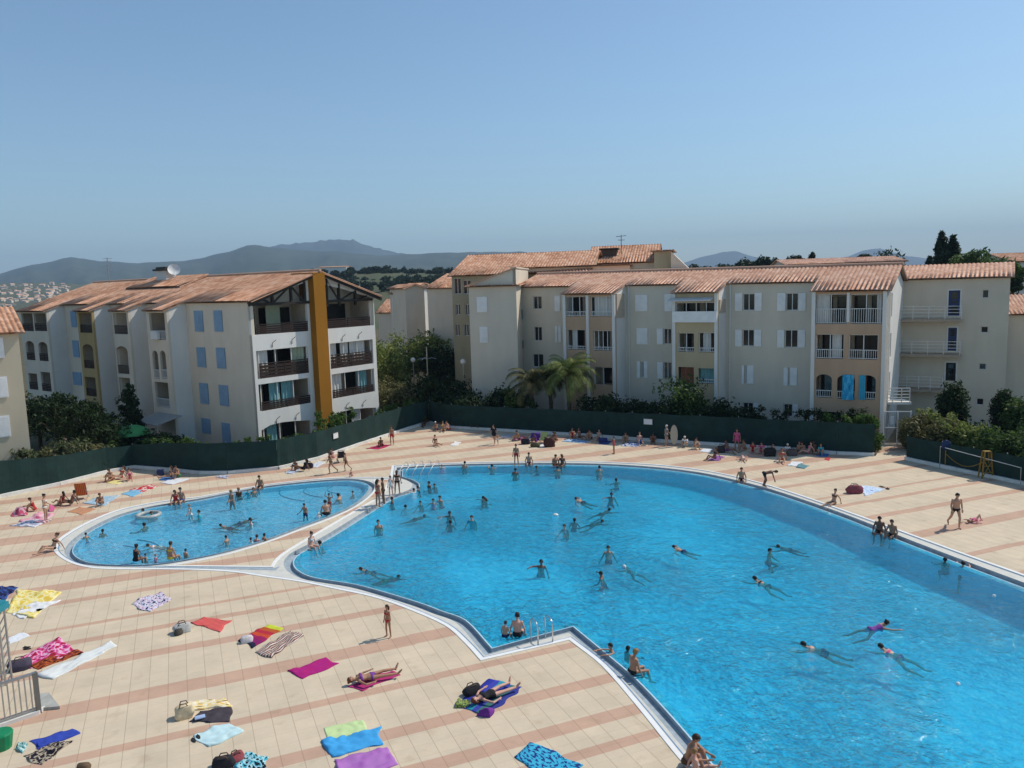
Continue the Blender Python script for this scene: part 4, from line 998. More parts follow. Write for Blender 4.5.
# far-left group in the gap
house('white walled house in the gap with a small tiled roof','x' and 391.5,405,112,293.5,-30,9,m=WHITE,roofpitch=.28,wins=((396,300,400,312),(396,318,400,328)))
house('tall pale gabled house in the gap, left half','x' and 405,424,104,288,20,10,m=GREYC,roofpitch=.32,gable=True)
house('tall pale gabled house in the gap, right half','x' and 427,452,101,288,-30,10,m=CREAM,roofpitch=.34)
house('small house with a weathered orange roof low in the gap','x' and 378,392,120,312,-20,7,m=CREAM,roofpitch=.5)
house('long low white villa on the wooded hill','x' and 318,346,540,267.6,-6,12,m=WHITE,roofpitch=.10,zb=20)
# ------------------------------------------------------------ foliage
def crownmesh(name, blobs, n, leaf, seed=0, flat=.0, elong=1.6):
    """leaf-sized faces spread through clumps; blobs = (centre, radii)"""
    rnd=random.Random(seed); vs=[]; fs=[]; vol=[b[1][0]*b[1][1]*b[1][2] for b in blobs]; tot=sum(v**.75 for v in vol)
    for (c,r),v in zip(blobs,vol):
        k=int(n*v**.75/tot)
        # sub clumps on the blob surface give an uneven outline
        subs=[]
        for _ in range(max(9,int(k/30))):
            d=Vector((rnd.gauss(0,1),rnd.gauss(0,1),rnd.gauss(0,1))).normalized(); q=.45+.5*rnd.random()
            subs.append((Vector((c[0]+d.x*r[0]*q,c[1]+d.y*r[1]*q,c[2]+d.z*r[2]*q)),(.26+.26*rnd.random())*min(r)*1.35))
        for i in range(k):
            sc,sr=rnd.choice(subs); d=Vector((rnd.gauss(0,1),rnd.gauss(0,1),rnd.gauss(0,1)*.8)).normalized()*(sr*rnd.random()**.4)
            p=sc+d; s=leaf*(.6+.8*rnd.random())
            nrm=(d.normalized()*.7+Vector((rnd.gauss(0,.6),rnd.gauss(0,.6),rnd.gauss(0,.6)+.3))).normalized()
            x=nrm.orthogonal().normalized(); x=Matrix.Rotation(rnd.random()*6.28,3,nrm)@x; y=nrm.cross(x)
            b=len(vs); vs+=[p-x*s*elong*.5,p-y*s*.32+x*s*.05,p+x*s*elong*.5,p+y*s*.32+x*s*.05+nrm*s*.12]; fs.append((b,b+1,b+2,b+3))
    me=bpy.data.meshes.new(name); me.from_pydata(vs,[],fs); me.update(); return me
LEAVES={
 'dark':leafmat('dark_foliage',[(.012,.025,.010),(.025,.05,.016),(.04,.07,.02)]),
 'mid':leafmat('mid_foliage',[(.035,.065,.015),(.065,.12,.028),(.12,.18,.045)]),
 'light':leafmat('light_foliage',[(.09,.13,.03),(.19,.24,.06),(.30,.32,.10)]),
 'olive':leafmat('olive_foliage',[(.075,.08,.03),(.14,.14,.055),(.20,.18,.075)]),
 'pine':leafmat('pine_foliage',[(.012,.03,.015),(.02,.045,.02),(.035,.06,.03)]),
 'hedge':leafmat('hedge_foliage',[(.03,.07,.012),(.07,.14,.025),(.12,.21,.04)]),
 'oleander':leafmat('oleander_foliage',[(.04,.06,.025),(.09,.11,.045),(.14,.16,.07)]),
 'pink':leafmat('pink_blossom',[(.45,.18,.20),(.62,.35,.33),(.7,.5,.45)]),
 'dry':leafmat('dry_foliage',[(.14,.06,.03),(.20,.09,.045),(.10,.05,.03)])}
BARK=mat('bark',(.10,.07,.045),.9,.3,5,bump=.4)
CM={}
def tree(name, loc, h, w, kind, label, cat='tree', group=None, shape='round', n=2200, leaf=.22, seed=None, trunk=.25, rz=None, flowers=None, base=.1):
    seed=seed if seed is not None else random.randrange(9999); rnd=random.Random(seed)
    t=thing(name,loc,label,cat,group,world=False)
    t.rotation_euler=(0,0,rz if rz is not None else rnd.random()*6.28)
    bl=[]
    if shape=='round':
        c0=h*base+(h*(1-base))/2; rz_=(h*(1-base))/2
        for i in range(7):
            a=rnd.random()*6.28; q=w/2*.55*rnd.random()
            z=c0+rz_*.6*rnd.uniform(-.8,.9); bl.append(((q*math.cos(a),q*math.sin(a),z),(w*.28,w*.28,rz_*.38)))
        bl.append(((0,0,c0),(w*.36,w*.36,rz_*.62)))
    elif shape=='column':
        for i in range(12):
            f=i/11; z=h*(base+(.95-base)*f); r=w/2*math.sin(math.pi*min(1,.25+f*.70))**.55*.95
            bl.append(((rnd.gauss(0,.03*w),rnd.gauss(0,.03*w),z),(r,r,h*(1-base)*.11)))
    elif shape=='oval':
        bl=[((0,0,h*(base+(1-base)/2)),(w*.44,w*.44,h*(1-base)*.46)),((w*.08,0,h*(base+(1-base)*.4)),(w*.42,w*.44,h*(1-base)*.36)),((-w*.06,w*.05,h*(base+(1-base)*.62)),(w*.38,w*.40,h*(1-base)*.33))]
    elif shape=='umbrella':
        for i in range(10):
            a=rnd.random()*6.28; q=w/2*.7*rnd.random()**.5
            bl.append(((q*math.cos(a),q*math.sin(a),h*(.8+.08*rnd.random())-.18*q*q/w),(w*.2,w*.2,h*.1)))
    elif shape=='bush':
        for i in range(9):
            a=rnd.random()*6.28; q=w/2*.72*rnd.random()**.5
            bl.append(((q*math.cos(a),q*math.sin(a),h*(.22+.4*rnd.random())),(w*.2,w*.2,h*.26)))
        bl.append(((0,0,h*.4),(w*.32,w*.32,h*.38)))
    if shape=='oval' or kind=='pine' and n>1000: n=int(n*2.4)
    me=crownmesh('crown',bl,n,leaf,seed); me.materials.append(LEAVES[kind]); c=bpy.data.objects.new('crown' if cat=='tree' else 'foliage',me); link(c,t)
    if flowers:
        m2=crownmesh('blossom',[(b[0],tuple(x*1.12 for x in b[1])) for b in bl],flowers[1],leaf*.55,seed+1,elong=1.0); m2.materials.append(LEAVES[flowers[0]]); o=bpy.data.objects.new('blossom',m2); link(o,t)
    tk=MB(); tr=trunk*h*.12
    top=h*(.75 if shape!='bush' else .4)
    tk.tube([(0,0,-.2),(w*.02,0,top*.5),(-w*.015,w*.01,top)],[tr,tr*.75,tr*.3],8)
    for i in range(5):
        a=rnd.random()*6.28; z=top*(max(.35,base+.1)+(.6-max(0,base-.3))*.15*i); l=w*(.26 if shape!='column' else .1)
        tk.tube([(0,0,z),(l*.5*math.cos(a),l*.5*math.sin(a),z+l*.35),(l*math.cos(a),l*math.sin(a),z+l*.75)],[tr*.5,tr*.3,tr*.1],6)
    o=obj('trunk' if cat=='tree' else 'stems',tk,BARK,t,smooth=True); 
    return t
def copything(src, loc, label, rz=0, sc=(1,1,1), group=None):
    r=src.copy(); COL.objects.link(r); r.location=loc; r.rotation_euler=(0,0,rz); r.scale=sc; r['label']=label
    if group: r['group']=group
    for ch in list(src.children):
        c=ch.copy(); COL.objects.link(c); c.parent=r
        for g in ch.children:
            d=g.copy(); COL.objects.link(d); d.parent=c
    return r
def palm(loc, h, cr, n, seed, label, up=.5, leafcol='mid'):
    rnd=random.Random(seed); t=thing('palm_tree',loc,label,'palm',world=False)
    tk=MB(); pts=[]; rr=[]
    for i in range(15):
        pts.append((.1*math.sin(i*.3),0,h*i/14-.1)); rr.append(.2+(.035 if i%2 else 0)-.004*i)
    tk.tube(pts,rr,9); obj('trunk',tk,mat('palm_bark',(.13,.09,.055),.9,.3,8),t)
    fm=MB()
    for k in range(n):
        a=2*math.pi*k/n*2.4+rnd.random()*.4; el=rnd.uniform(-.1,1.35); L=cr*rnd.uniform(.85,1.1)
        d=Vector((math.cos(a),math.sin(a),0)); p=Vector((.1,0,h)); ang=el; prev=p.copy(); N=9
        sp=[p.copy()]
        for j in range(N):
            p=p+(d*math.cos(ang)+Vector((0,0,math.sin(ang))))*L/N; ang-=.13+.025*j; sp.append(p.copy())
        side=d.cross(Vector((0,0,1)))
        for j in range(1,N+1):
            for q in range(3):
                f=(q)/3; b=sp[j-1].lerp(sp[j],f); l=cr*.22*math.sin(math.pi*min(.96,(j+f)/(N+1.5)))+.08
                for s_ in (1,-1):
                    tip=b+side*s_*l*.85+(sp[j]-sp[j-1]).normalized()*l*.5-Vector((0,0,l*.35+.05*rnd.random()))
                    w_=(sp[j]-sp[j-1]).normalized()*.04
                    fm.add([b-w_,b+w_,tip],[(0,1,2)])
        fm.tube(sp,[.03]*5+[.02]*(N-4),4)
    obj('fronds',fm,LEAVES[leafcol],t); return t
def gz(px,py): return P(px,py,-.25)
def bypx(px,ybase): p=gz(px,ybase); return p
# garden beside the left block: dark shrubs in the shade
def D_(px,Y,z=-.25):
    r=ray(px,440); return (r.x*Y/r.y,Y,z)
def fenceY(px):                        # depth of the fence line seen at that column
    pts=fenceL_px+fenceM_px[1:]+[(883,443),(911,443)]+fenceR_px
    for i in range(len(pts)-1):
        if pts[i][0]<=px<=pts[i+1][0]:
            f=(px-pts[i][0])/(pts[i+1][0]-pts[i][0]); return P(px,pts[i][1]*(1-f)+pts[i+1][1]*f).y
    return 50
def behind(px,Y,w): return max(Y,fenceY(px)+w*.5+.5)
for i,(px,Y,h,w,k,lab,shp,fl) in enumerate([
 (36,50.5,3.4,3.2,'oleander','straggly oleander with pale blossom beside the sand house wall','bush',('pink',60)),
 (50,53,3.2,3.4,'olive','golden green rounded shrub right of the oleander by the sand house','bush',None),
 (70,56,3.7,4.2,'oleander','tall oleander dotted with pink blossom behind the left windbreak','bush',('pink',190)),
 (84,54.5,2.8,3.4,'olive','low olive green shrub just behind the left windbreak fence','bush',None),
 (97,57,2.6,2.6,'oleander','small grey green bush topped with pink flowers near the parasol','bush',('pink',60)),
 (62,66,5.6,7,'dark','broad dark tree in the shade of the stepped bays','round',None),
 (88,64,5.2,6.6,'dark','dark leafy tree between the oleanders and the stepped bays','round',None),
 (112,63,4.6,6.,'dark','dark bush under the second stepped bay','bush',None),
 (107,59,2.4,3.2,'mid','green shrub left of the green parasol','bush',None),
 (40,70,6.2,6,'dark','dark tree against the farthest stepped bay','round',None),
 (150,60.5,3.0,4.6,'dark','dark shrub beneath the grey terrace awning','bush',None),
 (170,60.5,2.9,4.0,'dark','low dark shrub between the terrace awning and the blue shuttered wall','bush',None),
 (133,66,5.8,2.4,'dark','narrow climbing plant on the wall between two stepped bays','column',None)]):
    tree('garden_tree' if shp=='round' else 'garden_shrub',D_(px,behind(px,Y,w)),h,w,k,lab,cat='tree' if shp=='round' else 'shrub',shape=shp,n=3000,leaf=.22,seed=100+i,flowers=fl,base=.02 if shp!='round' else .05)
# central garden
for i,(px,Y,h,w,k,lab,shp) in enumerate([
 (394,86,8.7,6.6,'light','tall yellow green tree right of the orange pillared block','round'),
 (384,92,8.6,5.,'light','mid green tree behind the yellow green tree in the central garden','round'),
 (412,96,8.8,8.5,'light','pale loose tree below the small gabled houses','round'),
 (432,98,8.4,8.,'light','pale green tree in front of the tall gabled house','round'),
 (384,82,5.6,5.,'olive','brownish shrub mass beside the white corner of the left block','bush'),
 (398,79,4.8,6.,'olive','brownish green bush at the foot of the yellow green tree','bush'),
 (447,92,7.6,6.,'dark','dark tree filling the gap left of the plain cream block','round'),
 (425,83,4.8,6.,'dark','dark shrub around the street lamp in the central garden','bush'),
 (450,78,5.2,6.,'dark','large dark shrub behind the corner of the fence','bush'),
 (415,73.5,2.5,3.2,'mid','fresh green bush just behind the corner post of the fence','bush'),
 (436,77,2.8,2.2,'olive','spiky olive plant between the dark shrubs by the fence corner','bush'),
 (468,74,4.2,4.8,'dark','dark shrub at the foot of the plain cream block','bush'),
 (500,72.5,5.2,4.0,'dark','bare looking dark shrub under the closed shutters','bush'),
 (518,70.5,5.2,4.,'mid','twiggy bush left of the two palms','bush'),
 (604,68,4.6,5.6,'dark','dark shrub right of the palms under the salmon bay','bush'),
 (638,66,4.2,5.4,'dark','low dark shrub behind the white sign on the long fence','bush'),
 (664,63.2,4.4,4.4,'dark','shrub left of the glossy tree against the wall','bush'),
 (690,61.5,6.2,5.2,'mid','glossy leaved tree in front of the straw coloured bay','round'),
 (722,60.5,4.3,4.2,'dark','dark bush right of the glossy leaved tree','bush'),
 (745,59.5,3.2,4.,'dark','bush beneath the lowest shuttered windows','bush')]):
    tree('garden_tree' if shp=='round' else 'garden_shrub',D_(px,behind(px,Y,w)),h,w,k,lab,cat='tree' if shp=='round' else 'shrub',shape=shp,n=3400,leaf=.27 if Y>76 else .22,seed=200+i,base=.05)
tree('garden_shrub',D_(462,75.5),1.1,9.,'dry','strip of rust coloured dry plants behind the fence corner','shrub',shape='bush',n=1200,leaf=.2,seed=330)
tree('garden_shrub',D_(490,74.),1.0,7.,'dry','short patch of red brown dry plants left of the palms','shrub',shape='bush',n=900,leaf=.2,seed=331)
palm(D_(551,73),4.6,2.6,36,9,'smaller palm half hidden between the two larger ones',leafcol='mid')
palm(D_(533,71),4.3,3.0,46,5,'shaggy dark palm left of the taller palm',leafcol='olive')
palm(D_(569,70),5.2,3.3,52,6,'tall palm with pale arching fronds by the salmon bay',leafcol='light')
# hedge on top of / behind the fences
def hedge(pts,h,w,kind,label,n,seed,z=-.1,leaf=.14):
    bl=[]; rnd=random.Random(seed)
    for i in range(len(pts)-1):
        a=Vector(pts[i]); b=Vector(pts[i+1]); k=max(1,int((b-a).length/.8))
        for j in range(k):
            q=a.lerp(b,(j+.5)/k); bl.append(((q.x,q.y,z+h*(.35)),(.6,w,h*.32))); bl.append(((q.x+rnd.gauss(0,.2),q.y,z+h*(.72+rnd.random()*.12)),(.55,w,h*.24)))
    c=Vector((pts[0][0],pts[0][1],z)); bl=[((b[0][0]-c.x,b[0][1]-c.y,b[0][2]-c.z),b[1]) for b in bl]
    t=thing('hedge',c,label,'hedge',world=False)
    me=crownmesh('foliage',bl,n,leaf,seed); me.materials.append(LEAVES[kind]); link(bpy.data.objects.new('foliage',me),t)
    st=MB()
    for i in range(len(pts)-1):
        a=Vector(pts[i])-c.xy; b=Vector(pts[i+1])-c.xy; k=max(1,int((b-a).length/1.5))
        for j in range(k): q=a.lerp(b,(j+.5)/k); st.tube([(q.x,q.y,0),(q.x+.05,q.y,h*.7)],[.05,.02],5)
    obj('stems',st,BARK,t)
    return t
# fences: posts, windbreak cloth, low white kerb
FCLOTH=mat('green_windbreak_cloth',(.010,.034,.030),.85,.25,1.2,bump=.35,bscale=5)
KERB=mat('white_kerb_paint',(.70,.69,.65),.8,.12,2)
def fence(pts,h,label,kh=.22,kside=.16,hs=None):
    c=pts[0]; t=thing('windbreak_fence',(c[0],c[1],0),label,'fence')
    kb=MB(); cl=MB()
    n=len(pts)
    for i in range(n-1):
        a=Vector((*pts[i],0)); b=Vector((*pts[i+1],0)); d=(b-a).normalized(); nn=Vector((d.y,-d.x,0)); 
        if nn.dot(-a)<0: nn=-nn
        k=max(1,int(round((b-a).length/2.4)))
        h0=hs[i] if hs else h; h1=hs[i+1] if hs else h
        kb.hexa([a+nn*kside*1.4-Vector((0,0,.05)),b+nn*kside*1.4-Vector((0,0,.05)),b-nn*kside-Vector((0,0,.05)),a-nn*kside-Vector((0,0,.05)),a+nn*kside*1.4+Vector((0,0,kh)),b+nn*kside*1.4+Vector((0,0,kh)),b-nn*kside+Vector((0,0,kh)),a-nn*kside+Vector((0,0,kh))])
        for j in range(k):
            p=a.lerp(b,j/k); hh=h0+(h1-h0)*j/k; q=a.lerp(b,(j+1)/k); hq=h0+(h1-h0)*(j+1)/k
            m=8; vs=[]
            for u in range(m+1):
                f=u/m; o=nn*(.03+.035*math.sin(f*math.pi)*math.sin(i*3+j*1.7+f*5)); e=p.lerp(q,f); hz_=hh+(hq-hh)*f-.05*math.sin(math.pi*f)
                vs+=[e+o+Vector((0,0,kh)),e+o*1.6+Vector((0,0,hz_*.5)),e+o+Vector((0,0,hz_))]
            off=len(vs); vs+=[v-nn*.02 for v in vs]; fs=[]
            for u in range(m):
                for r in range(2):
                    x=u*3+r; fs.append((x,x+3,x+4,x+1)); fs.append((x+off,x+1+off,x+4+off,x+3+off))
            cl.add(vs,fs)
            ps=MB(); ps.tube([p-nn*.05,p-nn*.05+Vector((0,0,hh+.06))],.035,6); obj('post',ps,METAL,t)
    obj('kerb',kb,KERB,t); obj('windbreak_cloth',cl,FCLOTH,t); return t
def gp(px,py): return tuple(P(px,py)[:2])
LF=[gp(*p) for p in [(-60,511),(0,497.5),(58.6,485),(107.4,472.5),(134,467.5)]]
LF2=[gp(*p) for p in [(134,467.5),(165,470),(200,473.5),(228,473.5),(278,469),(317,459.5),(356,446),(400,431.5),(428,423)]]
fence(LF,2.25,'green windbreak fence on a white kerb at the far left, behind the sunbathers',hs=[2.5,2.5,2.1,1.9,1.75])
fence(LF2,2.1,'curving green windbreak fence below the white apartment block with the orange pillar',hs=[1.8,2.1,2.3,2.3,2.2,2.2,2.15,2.2,2.25])
MF=[gp(*p) for p in [(430,423),(452,428),(505,431),(580,435.5),(660,441.5),(700,444),(778,449),(836.7,454),(874,455.5)]]
fence(MF,2.2,'long shaded windbreak fence behind the far side of the big pool',hs=[2.2,2.2,2.2,2.2,2.3,2.3,2.3,2.4,2.3])
RF=[gp(*p) for p in [(906.5,459.5),(941,467),(1005.6,480.5),(1024,484.5),(1070,495),(1130,509)]]
fence(RF,1.7,'dark windbreak fence right of the white gate')
e=[Vector(gp(x,y))+Vector((-.1,1.0)) for x,y in ((590,433.5),(640,437.5),(700,441),(778,446),(836,450),(878,452))]
hedge([tuple(v) for v in e],3.1,.6,'dark','dark green hedge standing over the long fence left of the gate',15000,41)
hedge([gp(822,450.0),gp(868,452.0),gp(882,450)],3.0,.5,'hedge','bright green hedge end beside the white gate',5200,42)
e=[Vector(gp(x,y))+Vector((.0,.7)) for x,y in ((137,466),(165,468),(200,471),(228,471),(278,466.5),(317,457),(345,448))]
hedge([tuple(v) for v in e],2.32,.35,'hedge','clipped light green hedge along the top of the curving fence',12000,43)
e=[Vector(gp(x,y))+Vector((-.1,.9)) for x,y in ((318,453),(352,442))]
hedge([tuple(v) for v in e],3.0,.5,'hedge','short taller piece of hedge at the foot of the orange pillar',3600,44)
e=[Vector(gp(x,y))+Vector((.1,.8)) for x,y in ((375,434),(400,426),(425,418))]
hedge([tuple(v) for v in e],2.4,.3,'hedge','thin hedge peeping over the fence right of the left block',3200,45)
e=[Vector(gp(x,y))+Vector((.3,1.1)) for x,y in ((910,456),(941,461),(1006,474),(1060,487))]
for i,(px,Y,h,w,k,lab,shp,cat) in enumerate([
 (916,57.5,3.6,3.0,'olive','spiky olive bush right of the white gate','bush','shrub'),
 (932,58.8,3.9,3.0,'light','pale yucca like bush behind the spiky olive one','bush','shrub'),
 (945,56,3.5,3.4,'olive','brownish shrub behind the blue round sign','bush','shrub'),
 (962,55.5,3.4,3.2,'light','mid green shrub behind the sloping white rail','bush','shrub'),
 (984,53.5,2.8,1.8,'light','light spiky plant above the yellow stand','bush','shrub'),
 (1004,53,3.2,3.6,'mid','leafy green shrub at the right end of the fence','bush','shrub'),
 (1030,52,2.6,3.4,'mid','shrub running out of the picture at the right','bush','shrub'),
 (951,60,5.0,2.2,'dark','rounded dark cypress before the balcony wing','oval','tree'),
 (1003,59.5,4.4,1.9,'dark','slim dark conifer near the small barred window','oval','tree'),
 (1019,57.5,3.9,2.6,'mid','green conifer at the right edge of the garden','oval','tree'),
 (975,58,2.8,3.0,'dark','dark bush between the two conifers','bush','shrub')]):
    tree('garden_tree' if cat=='tree' else 'garden_shrub',D_(px,behind(px,Y,w)),h,w,k,lab,cat=cat,shape=shp,n=3000,leaf=.19,seed=400+i)
# skyline trees behind the right block
def skytree(px,ytop,D,wpx,kind,label,shape,n=2200,name='tree',ybot=None,sd=0):
    top=PD(px,ytop,D); w=wpx/F*D; hh_=top.z+.25; bs_=max(.1,1-w*(1.05 if shape=='round' else 3.2)/hh_); tree(name,(top.x,top.y,-.25),top.z+.25,w,kind,label,shape=shape,n=n,leaf=.5 if D>100 else .32,seed=500+sd,base=bs_)
sk_=[(712,262,190,32,'pine','round','first low pine from the left on the ridge beyond the tiled roof'),(728,258.5,180,36,'pine','round','second low pine on the ridge, slightly taller'),(743,257,190,34,'pine','round','third ridge pine, dark and round'),
 (757,255,175,32,'pine','round','fourth ridge pine, pointed at the top'),(771,256,185,34,'pine','round','fifth ridge pine from the left'),(784,257,180,32,'pine','round','sixth ridge pine, just left of the tall one'),(797,254,170,30,'pine','round','ridge pine touching the salmon roof'),
 (812,251,165,11,'pine','column','small pointed pine above the salmon roof'),(828,256,180,24,'pine','round','faint low pine behind the salmon roof'),
 (887,242.5,150,40,'pine','oval','broad round pine standing alone on the skyline'),(863,252,170,20,'pine','round','little tree just left of the broad round pine'),
 (942,230.5,120,15,'pine','column','tall dark cypress, left of the touching pair'),(953,234,120,15,'pine','column','tall dark cypress, right of the touching pair'),(930,254,150,5,'pine','column','tiny slim cypress left of the cypress pair'),
 (975,243.5,112,46,'mid','round','large bushy green tree right of the cypress pair'),(994,247,108,44,'mid','round','bushy tree above the right end of the wing roof'),(1003,253,150,5,'pine','column','thin cypress tip beside the bushy trees'),
 (1014,258,95,26,'mid','round','dark tree in the gap between the wing and the edge house'),(1016,275,88,18,'dark','round','lower dark tree filling the gap beside the wing'),(960,252,115,26,'mid','round','green crown in front of the cypress pair'),(697,263,200,28,'pine','round','low pine next to the stair tower gable')]
for i,(px,yt,D,wp,k,sh,lab) in enumerate(sk_): skytree(px,yt,D,wp,k,lab,sh,sd=i,n=1700)
# far wood behind the small houses: counted trees share a few meshes, then one mass
src=None
rnd=random.Random(77)
wood=[]
protos=[]
for k in range(4):
    p=tree('forest_tree',(0,0,0),7,6,'pine','x','tree','trees of the wood beyond the houses',n=700,leaf=.8,seed=600+k,base=.15); protos.append(p)
wd=[]
for i in range(190):
    px=rnd.uniform(322,476); Y=rnd.uniform(410,560); 
    if Y<400 and px<340: continue
    f=(Y-260)/300; zt=13+ (286-271.5)/F*560*max(0,min(1,f))**1.15
    ztop=max(.5,zt*.98)
    wd.append((px,Y,ztop-7+rnd.uniform(-.8,1.2)))
for i in range(75):
    px=rnd.uniform(318,475); Y=rnd.uniform(535,590); d=ray(px,285); hz=13+(285-.0295*(px-512)-271)/F*560
    wd.append((px,Y,hz-5.5+rnd.uniform(-.8,1.2)))
for i in range(24): wd.append((rnd.uniform(312,352),rnd.uniform(500,530),rnd.uniform(17,19.5)))
first=True
for i,(px,Y,z) in enumerate(sorted(wd,key=lambda q:-q[1])):
    d=ray(px,285); loc=(d.x*Y/d.y,Y,z); s=rnd.uniform(.75,1.25)
    if i<4: p=protos[i]; p.location=loc; p['label']='dark evergreen tree of the dense wood beyond the small gabled houses'
    else: copything(protos[i%4],loc,'dark evergreen tree of the dense wood beyond the small gabled houses',rnd.random()*6,(s*1.2,s*1.2,s))
# town on the far plain
tw,W_,L_,z_=house('x','x' and 10,12.2,1500,296,-10,9,m=WHITE,roofpitch=.35,group='white houses scattered over the distant plain',name='town_house',zb=0)
bpy.data.objects.remove  # (prototype moved below)
TH_=[]
hm=MB(); hm.box((0,0,3),(13,9,6)); th0=thing('town_house',(0,0,0),'x','house','white houses scattered over the distant plain',world=False)
obj('wall',hm,GREYC,th0); rm=MB(); rm.add([(-7,-5,6),(7,-5,6),(7,5,6),(-7,5,6),(-7,0,8.2),(7,0,8.2)],[(0,1,5,4),(2,3,4,5),(0,4,3),(1,2,5),(3,2,1,0)]); obj('roof',rm,TILES,th0)
for o in list(tw.children): bpy.data.objects.remove(o)
bpy.data.objects.remove(tw)
k=0
for i in range(130):
    px=rnd.uniform(-6,70) if i<110 else rnd.uniform(60,330); Y=rnd.uniform(1180,1930) if i<110 else rnd.uniform(1500,1900)
    skyy=283.5+(.04 if px>40 else 0)*(px-40)*.2
    hz=13+(300-283.5)/F*2000; s_=max(0,1-abs(Y-2000)/900); z=-.3+hz*s_**1.15
    d=ray(px,290); sc=rnd.uniform(.35,.85); loc=(d.x*Y/d.y,Y,z-1)
    if k==0: th0.location=loc; th0['label']='tiny white house of the town scattered over the distant plain'
    else: copything(th0,loc,'tiny white house of the town scattered over the distant plain',rnd.random()*3,(sc,sc,sc*.9))
    k+=1
# ------------------------------------------------------------ gate, sign, rail, stands, lamps
g0=P(884,444.5); g1=P(910,444.5); gt=thing('entrance_gate',(g0.x,g0.y,0),'white steel gate with horizontal bars at the end of the path','gate')
GWA=Wall((g0.x,g0.y),math.degrees(math.atan2(g1.y-g0.y,g1.x-g0.x))); gl=(g1-g0).length; 
f=MB()
for s in (0,gl*.5,gl): wbox(f,GWA,s-.05,s+.05,0,2.6,-.05,.05)
for z in (.05,1.3,2.55): wbox(f,GWA,.05,gl*.5-.05,z-.03,z+.03,-.03,.03); wbox(f,GWA,gl*.5+.05,gl-.05,z-.03,z+.03,-.03,.03)
obj('gate_frame',f,RAILW,gt)
f=MB()
for k in range(14):
    for a in (0,gl*.5): s=a+.12+k*(gl*.5-.2)/14; wbox(f,GWA,s-.012,s+.012,.08,1.27,-.015,.015)
obj('bars',f,METAL,gt)
f=MB(); wbox(f,GWA,.4,gl*.5-.3,1.6,2.2,.031,.05); obj('notice_board',f,GREYSH,gt)
st=thing('gallery_stair',(g0.x,g0.y+3,0),'white railed landing above the gate beside the end wall','stair')
f=MB()
for k,z in enumerate((3.0,3.25,3.5,3.75,4.0)): wbox(f,GWA,.9,gl*1.4,z-.03,z+.03,-2.6,-2.54)
for s in (.9,gl*.7,gl*1.05,gl*1.38): wbox(f,GWA,s,s+.05,2.9,4.0,-2.6,-2.54)
obj('railing',f,RAILW,st); f=MB(); wbox(f,GWA,.8,gl*1.45,2.7,2.9,-4.2,-2.5); obj('landing_slab',f,KERB,st)
def sign(px,py,w,h,label,fi,bar=True):
    # hung on the fence cloth: find the fence segment below the pixel
    pts=fi; best=None
    for i in range(len(pts)-1):
        a=Vector((*pts[i],0)); b=Vector((*pts[i+1],0)); az=math.degrees(math.atan2(b.y-a.y,b.x-a.x)); W=Wall((a.x,a.y),az); s,z=W.sz(px,py)
        if W.u.dot(b-a)<0: s=-s
        if 0<=s<=(b-a).length: best=(W,W.sz(px,py)[0],z); break
    W,s,z=best; c=W.pt(s,z,.12); t=thing('notice_sign',(c.x,c.y,z-h/2),label,'sign')
    f=MB(); wbox(f,W,s-w/2,s+w/2,z-h/2,z+h/2,.1,.13); obj('board',f,mat('white_sign_board',(.72,.73,.73),.4,.04,2),t)
    f=MB(); wbox(f,W,s-w/2-.02,s+w/2+.02,z+h/2,z+h/2+.03,.09,.14); wbox(f,W,s-w/2-.02,s+w/2+.02,z-h/2-.03,z-h/2,.09,.14); obj('sign_frame',f,METAL,t)
sign(334.5,435.5,.62,.42,'white rectangular notice hanging on the curving fence near the pram',LF2)
sign(648.5,421.5,.72,.40,'white notice board hanging on the long shaded fence',MF)
# globe lamps
for px,Y,py,lab in ((413,86,360,'white globe lamp left of the lamp with arms'),(463,79,361.6,'white globe lamp beside the plain cream block')):
    c=PD(px,py,Y); t=thing('garden_lamp',(c.x,c.y,-.25),lab,'street lamp'); f=MB(); f.tube([(c.x,c.y,-.25),(c.x,c.y,c.z-.2)],.05,8); obj('post',f,METAL,t); f=MB(); f.ell((c.x,c.y,c.z),(.27,.27,.27),nu=14,nv=10); obj('globe',f,RAILW,t,smooth=True)
c=PD(427,359,84); t=thing('street_lamp',(c.x,c.y,-.25),'grey street lamp with spreading arms in the central garden','street lamp'); f=MB(); f.tube([(c.x,c.y,-.25),(c.x,c.y,c.z+1.3)],.06,8)
for a in (0,2.1,4.2,3.4): f.tube([(c.x,c.y,c.z),(c.x+.5*math.cos(a),c.y+.5*math.sin(a),c.z+.12),(c.x+.95*math.cos(a),c.y+.95*math.sin(a),c.z)],.035,6)
obj('post',f,METAL,t)
# green parasol on the terrace
c=P(131.5,472,0); Y=62.5; c=PD(131.5,425,Y); t=thing('parasol',(c.x,c.y,-.25),'domed green parasol open on the ground floor terrace','parasol')
f=MB(); n_=16; rings=[(0,0),(.5,-.06),(1.0,-.28),(1.4,-.62),(1.42,-.74)]; vs=[];fs=[]
for r,z in rings:
    for k in range(n_): a=2*math.pi*k/n_; rr=r*(1-.03*(k%2)); vs.append((c.x+rr*math.cos(a),c.y+rr*math.sin(a),c.z+z))
for j in range(len(rings)-1):
    for k in range(n_): fs.append((j*n_+k,j*n_+(k+1)%n_,(j+1)*n_+(k+1)%n_,(j+1)*n_+k))
f.add(vs,fs); obj('canopy',f,mat('green_parasol_cloth',(.05,.24,.08),.8,.15,3),t,smooth=True)
f=MB(); f.tube([(c.x,c.y,-.25),(c.x,c.y,c.z+.08)],.03,7); obj('pole',f,RAILW,t)
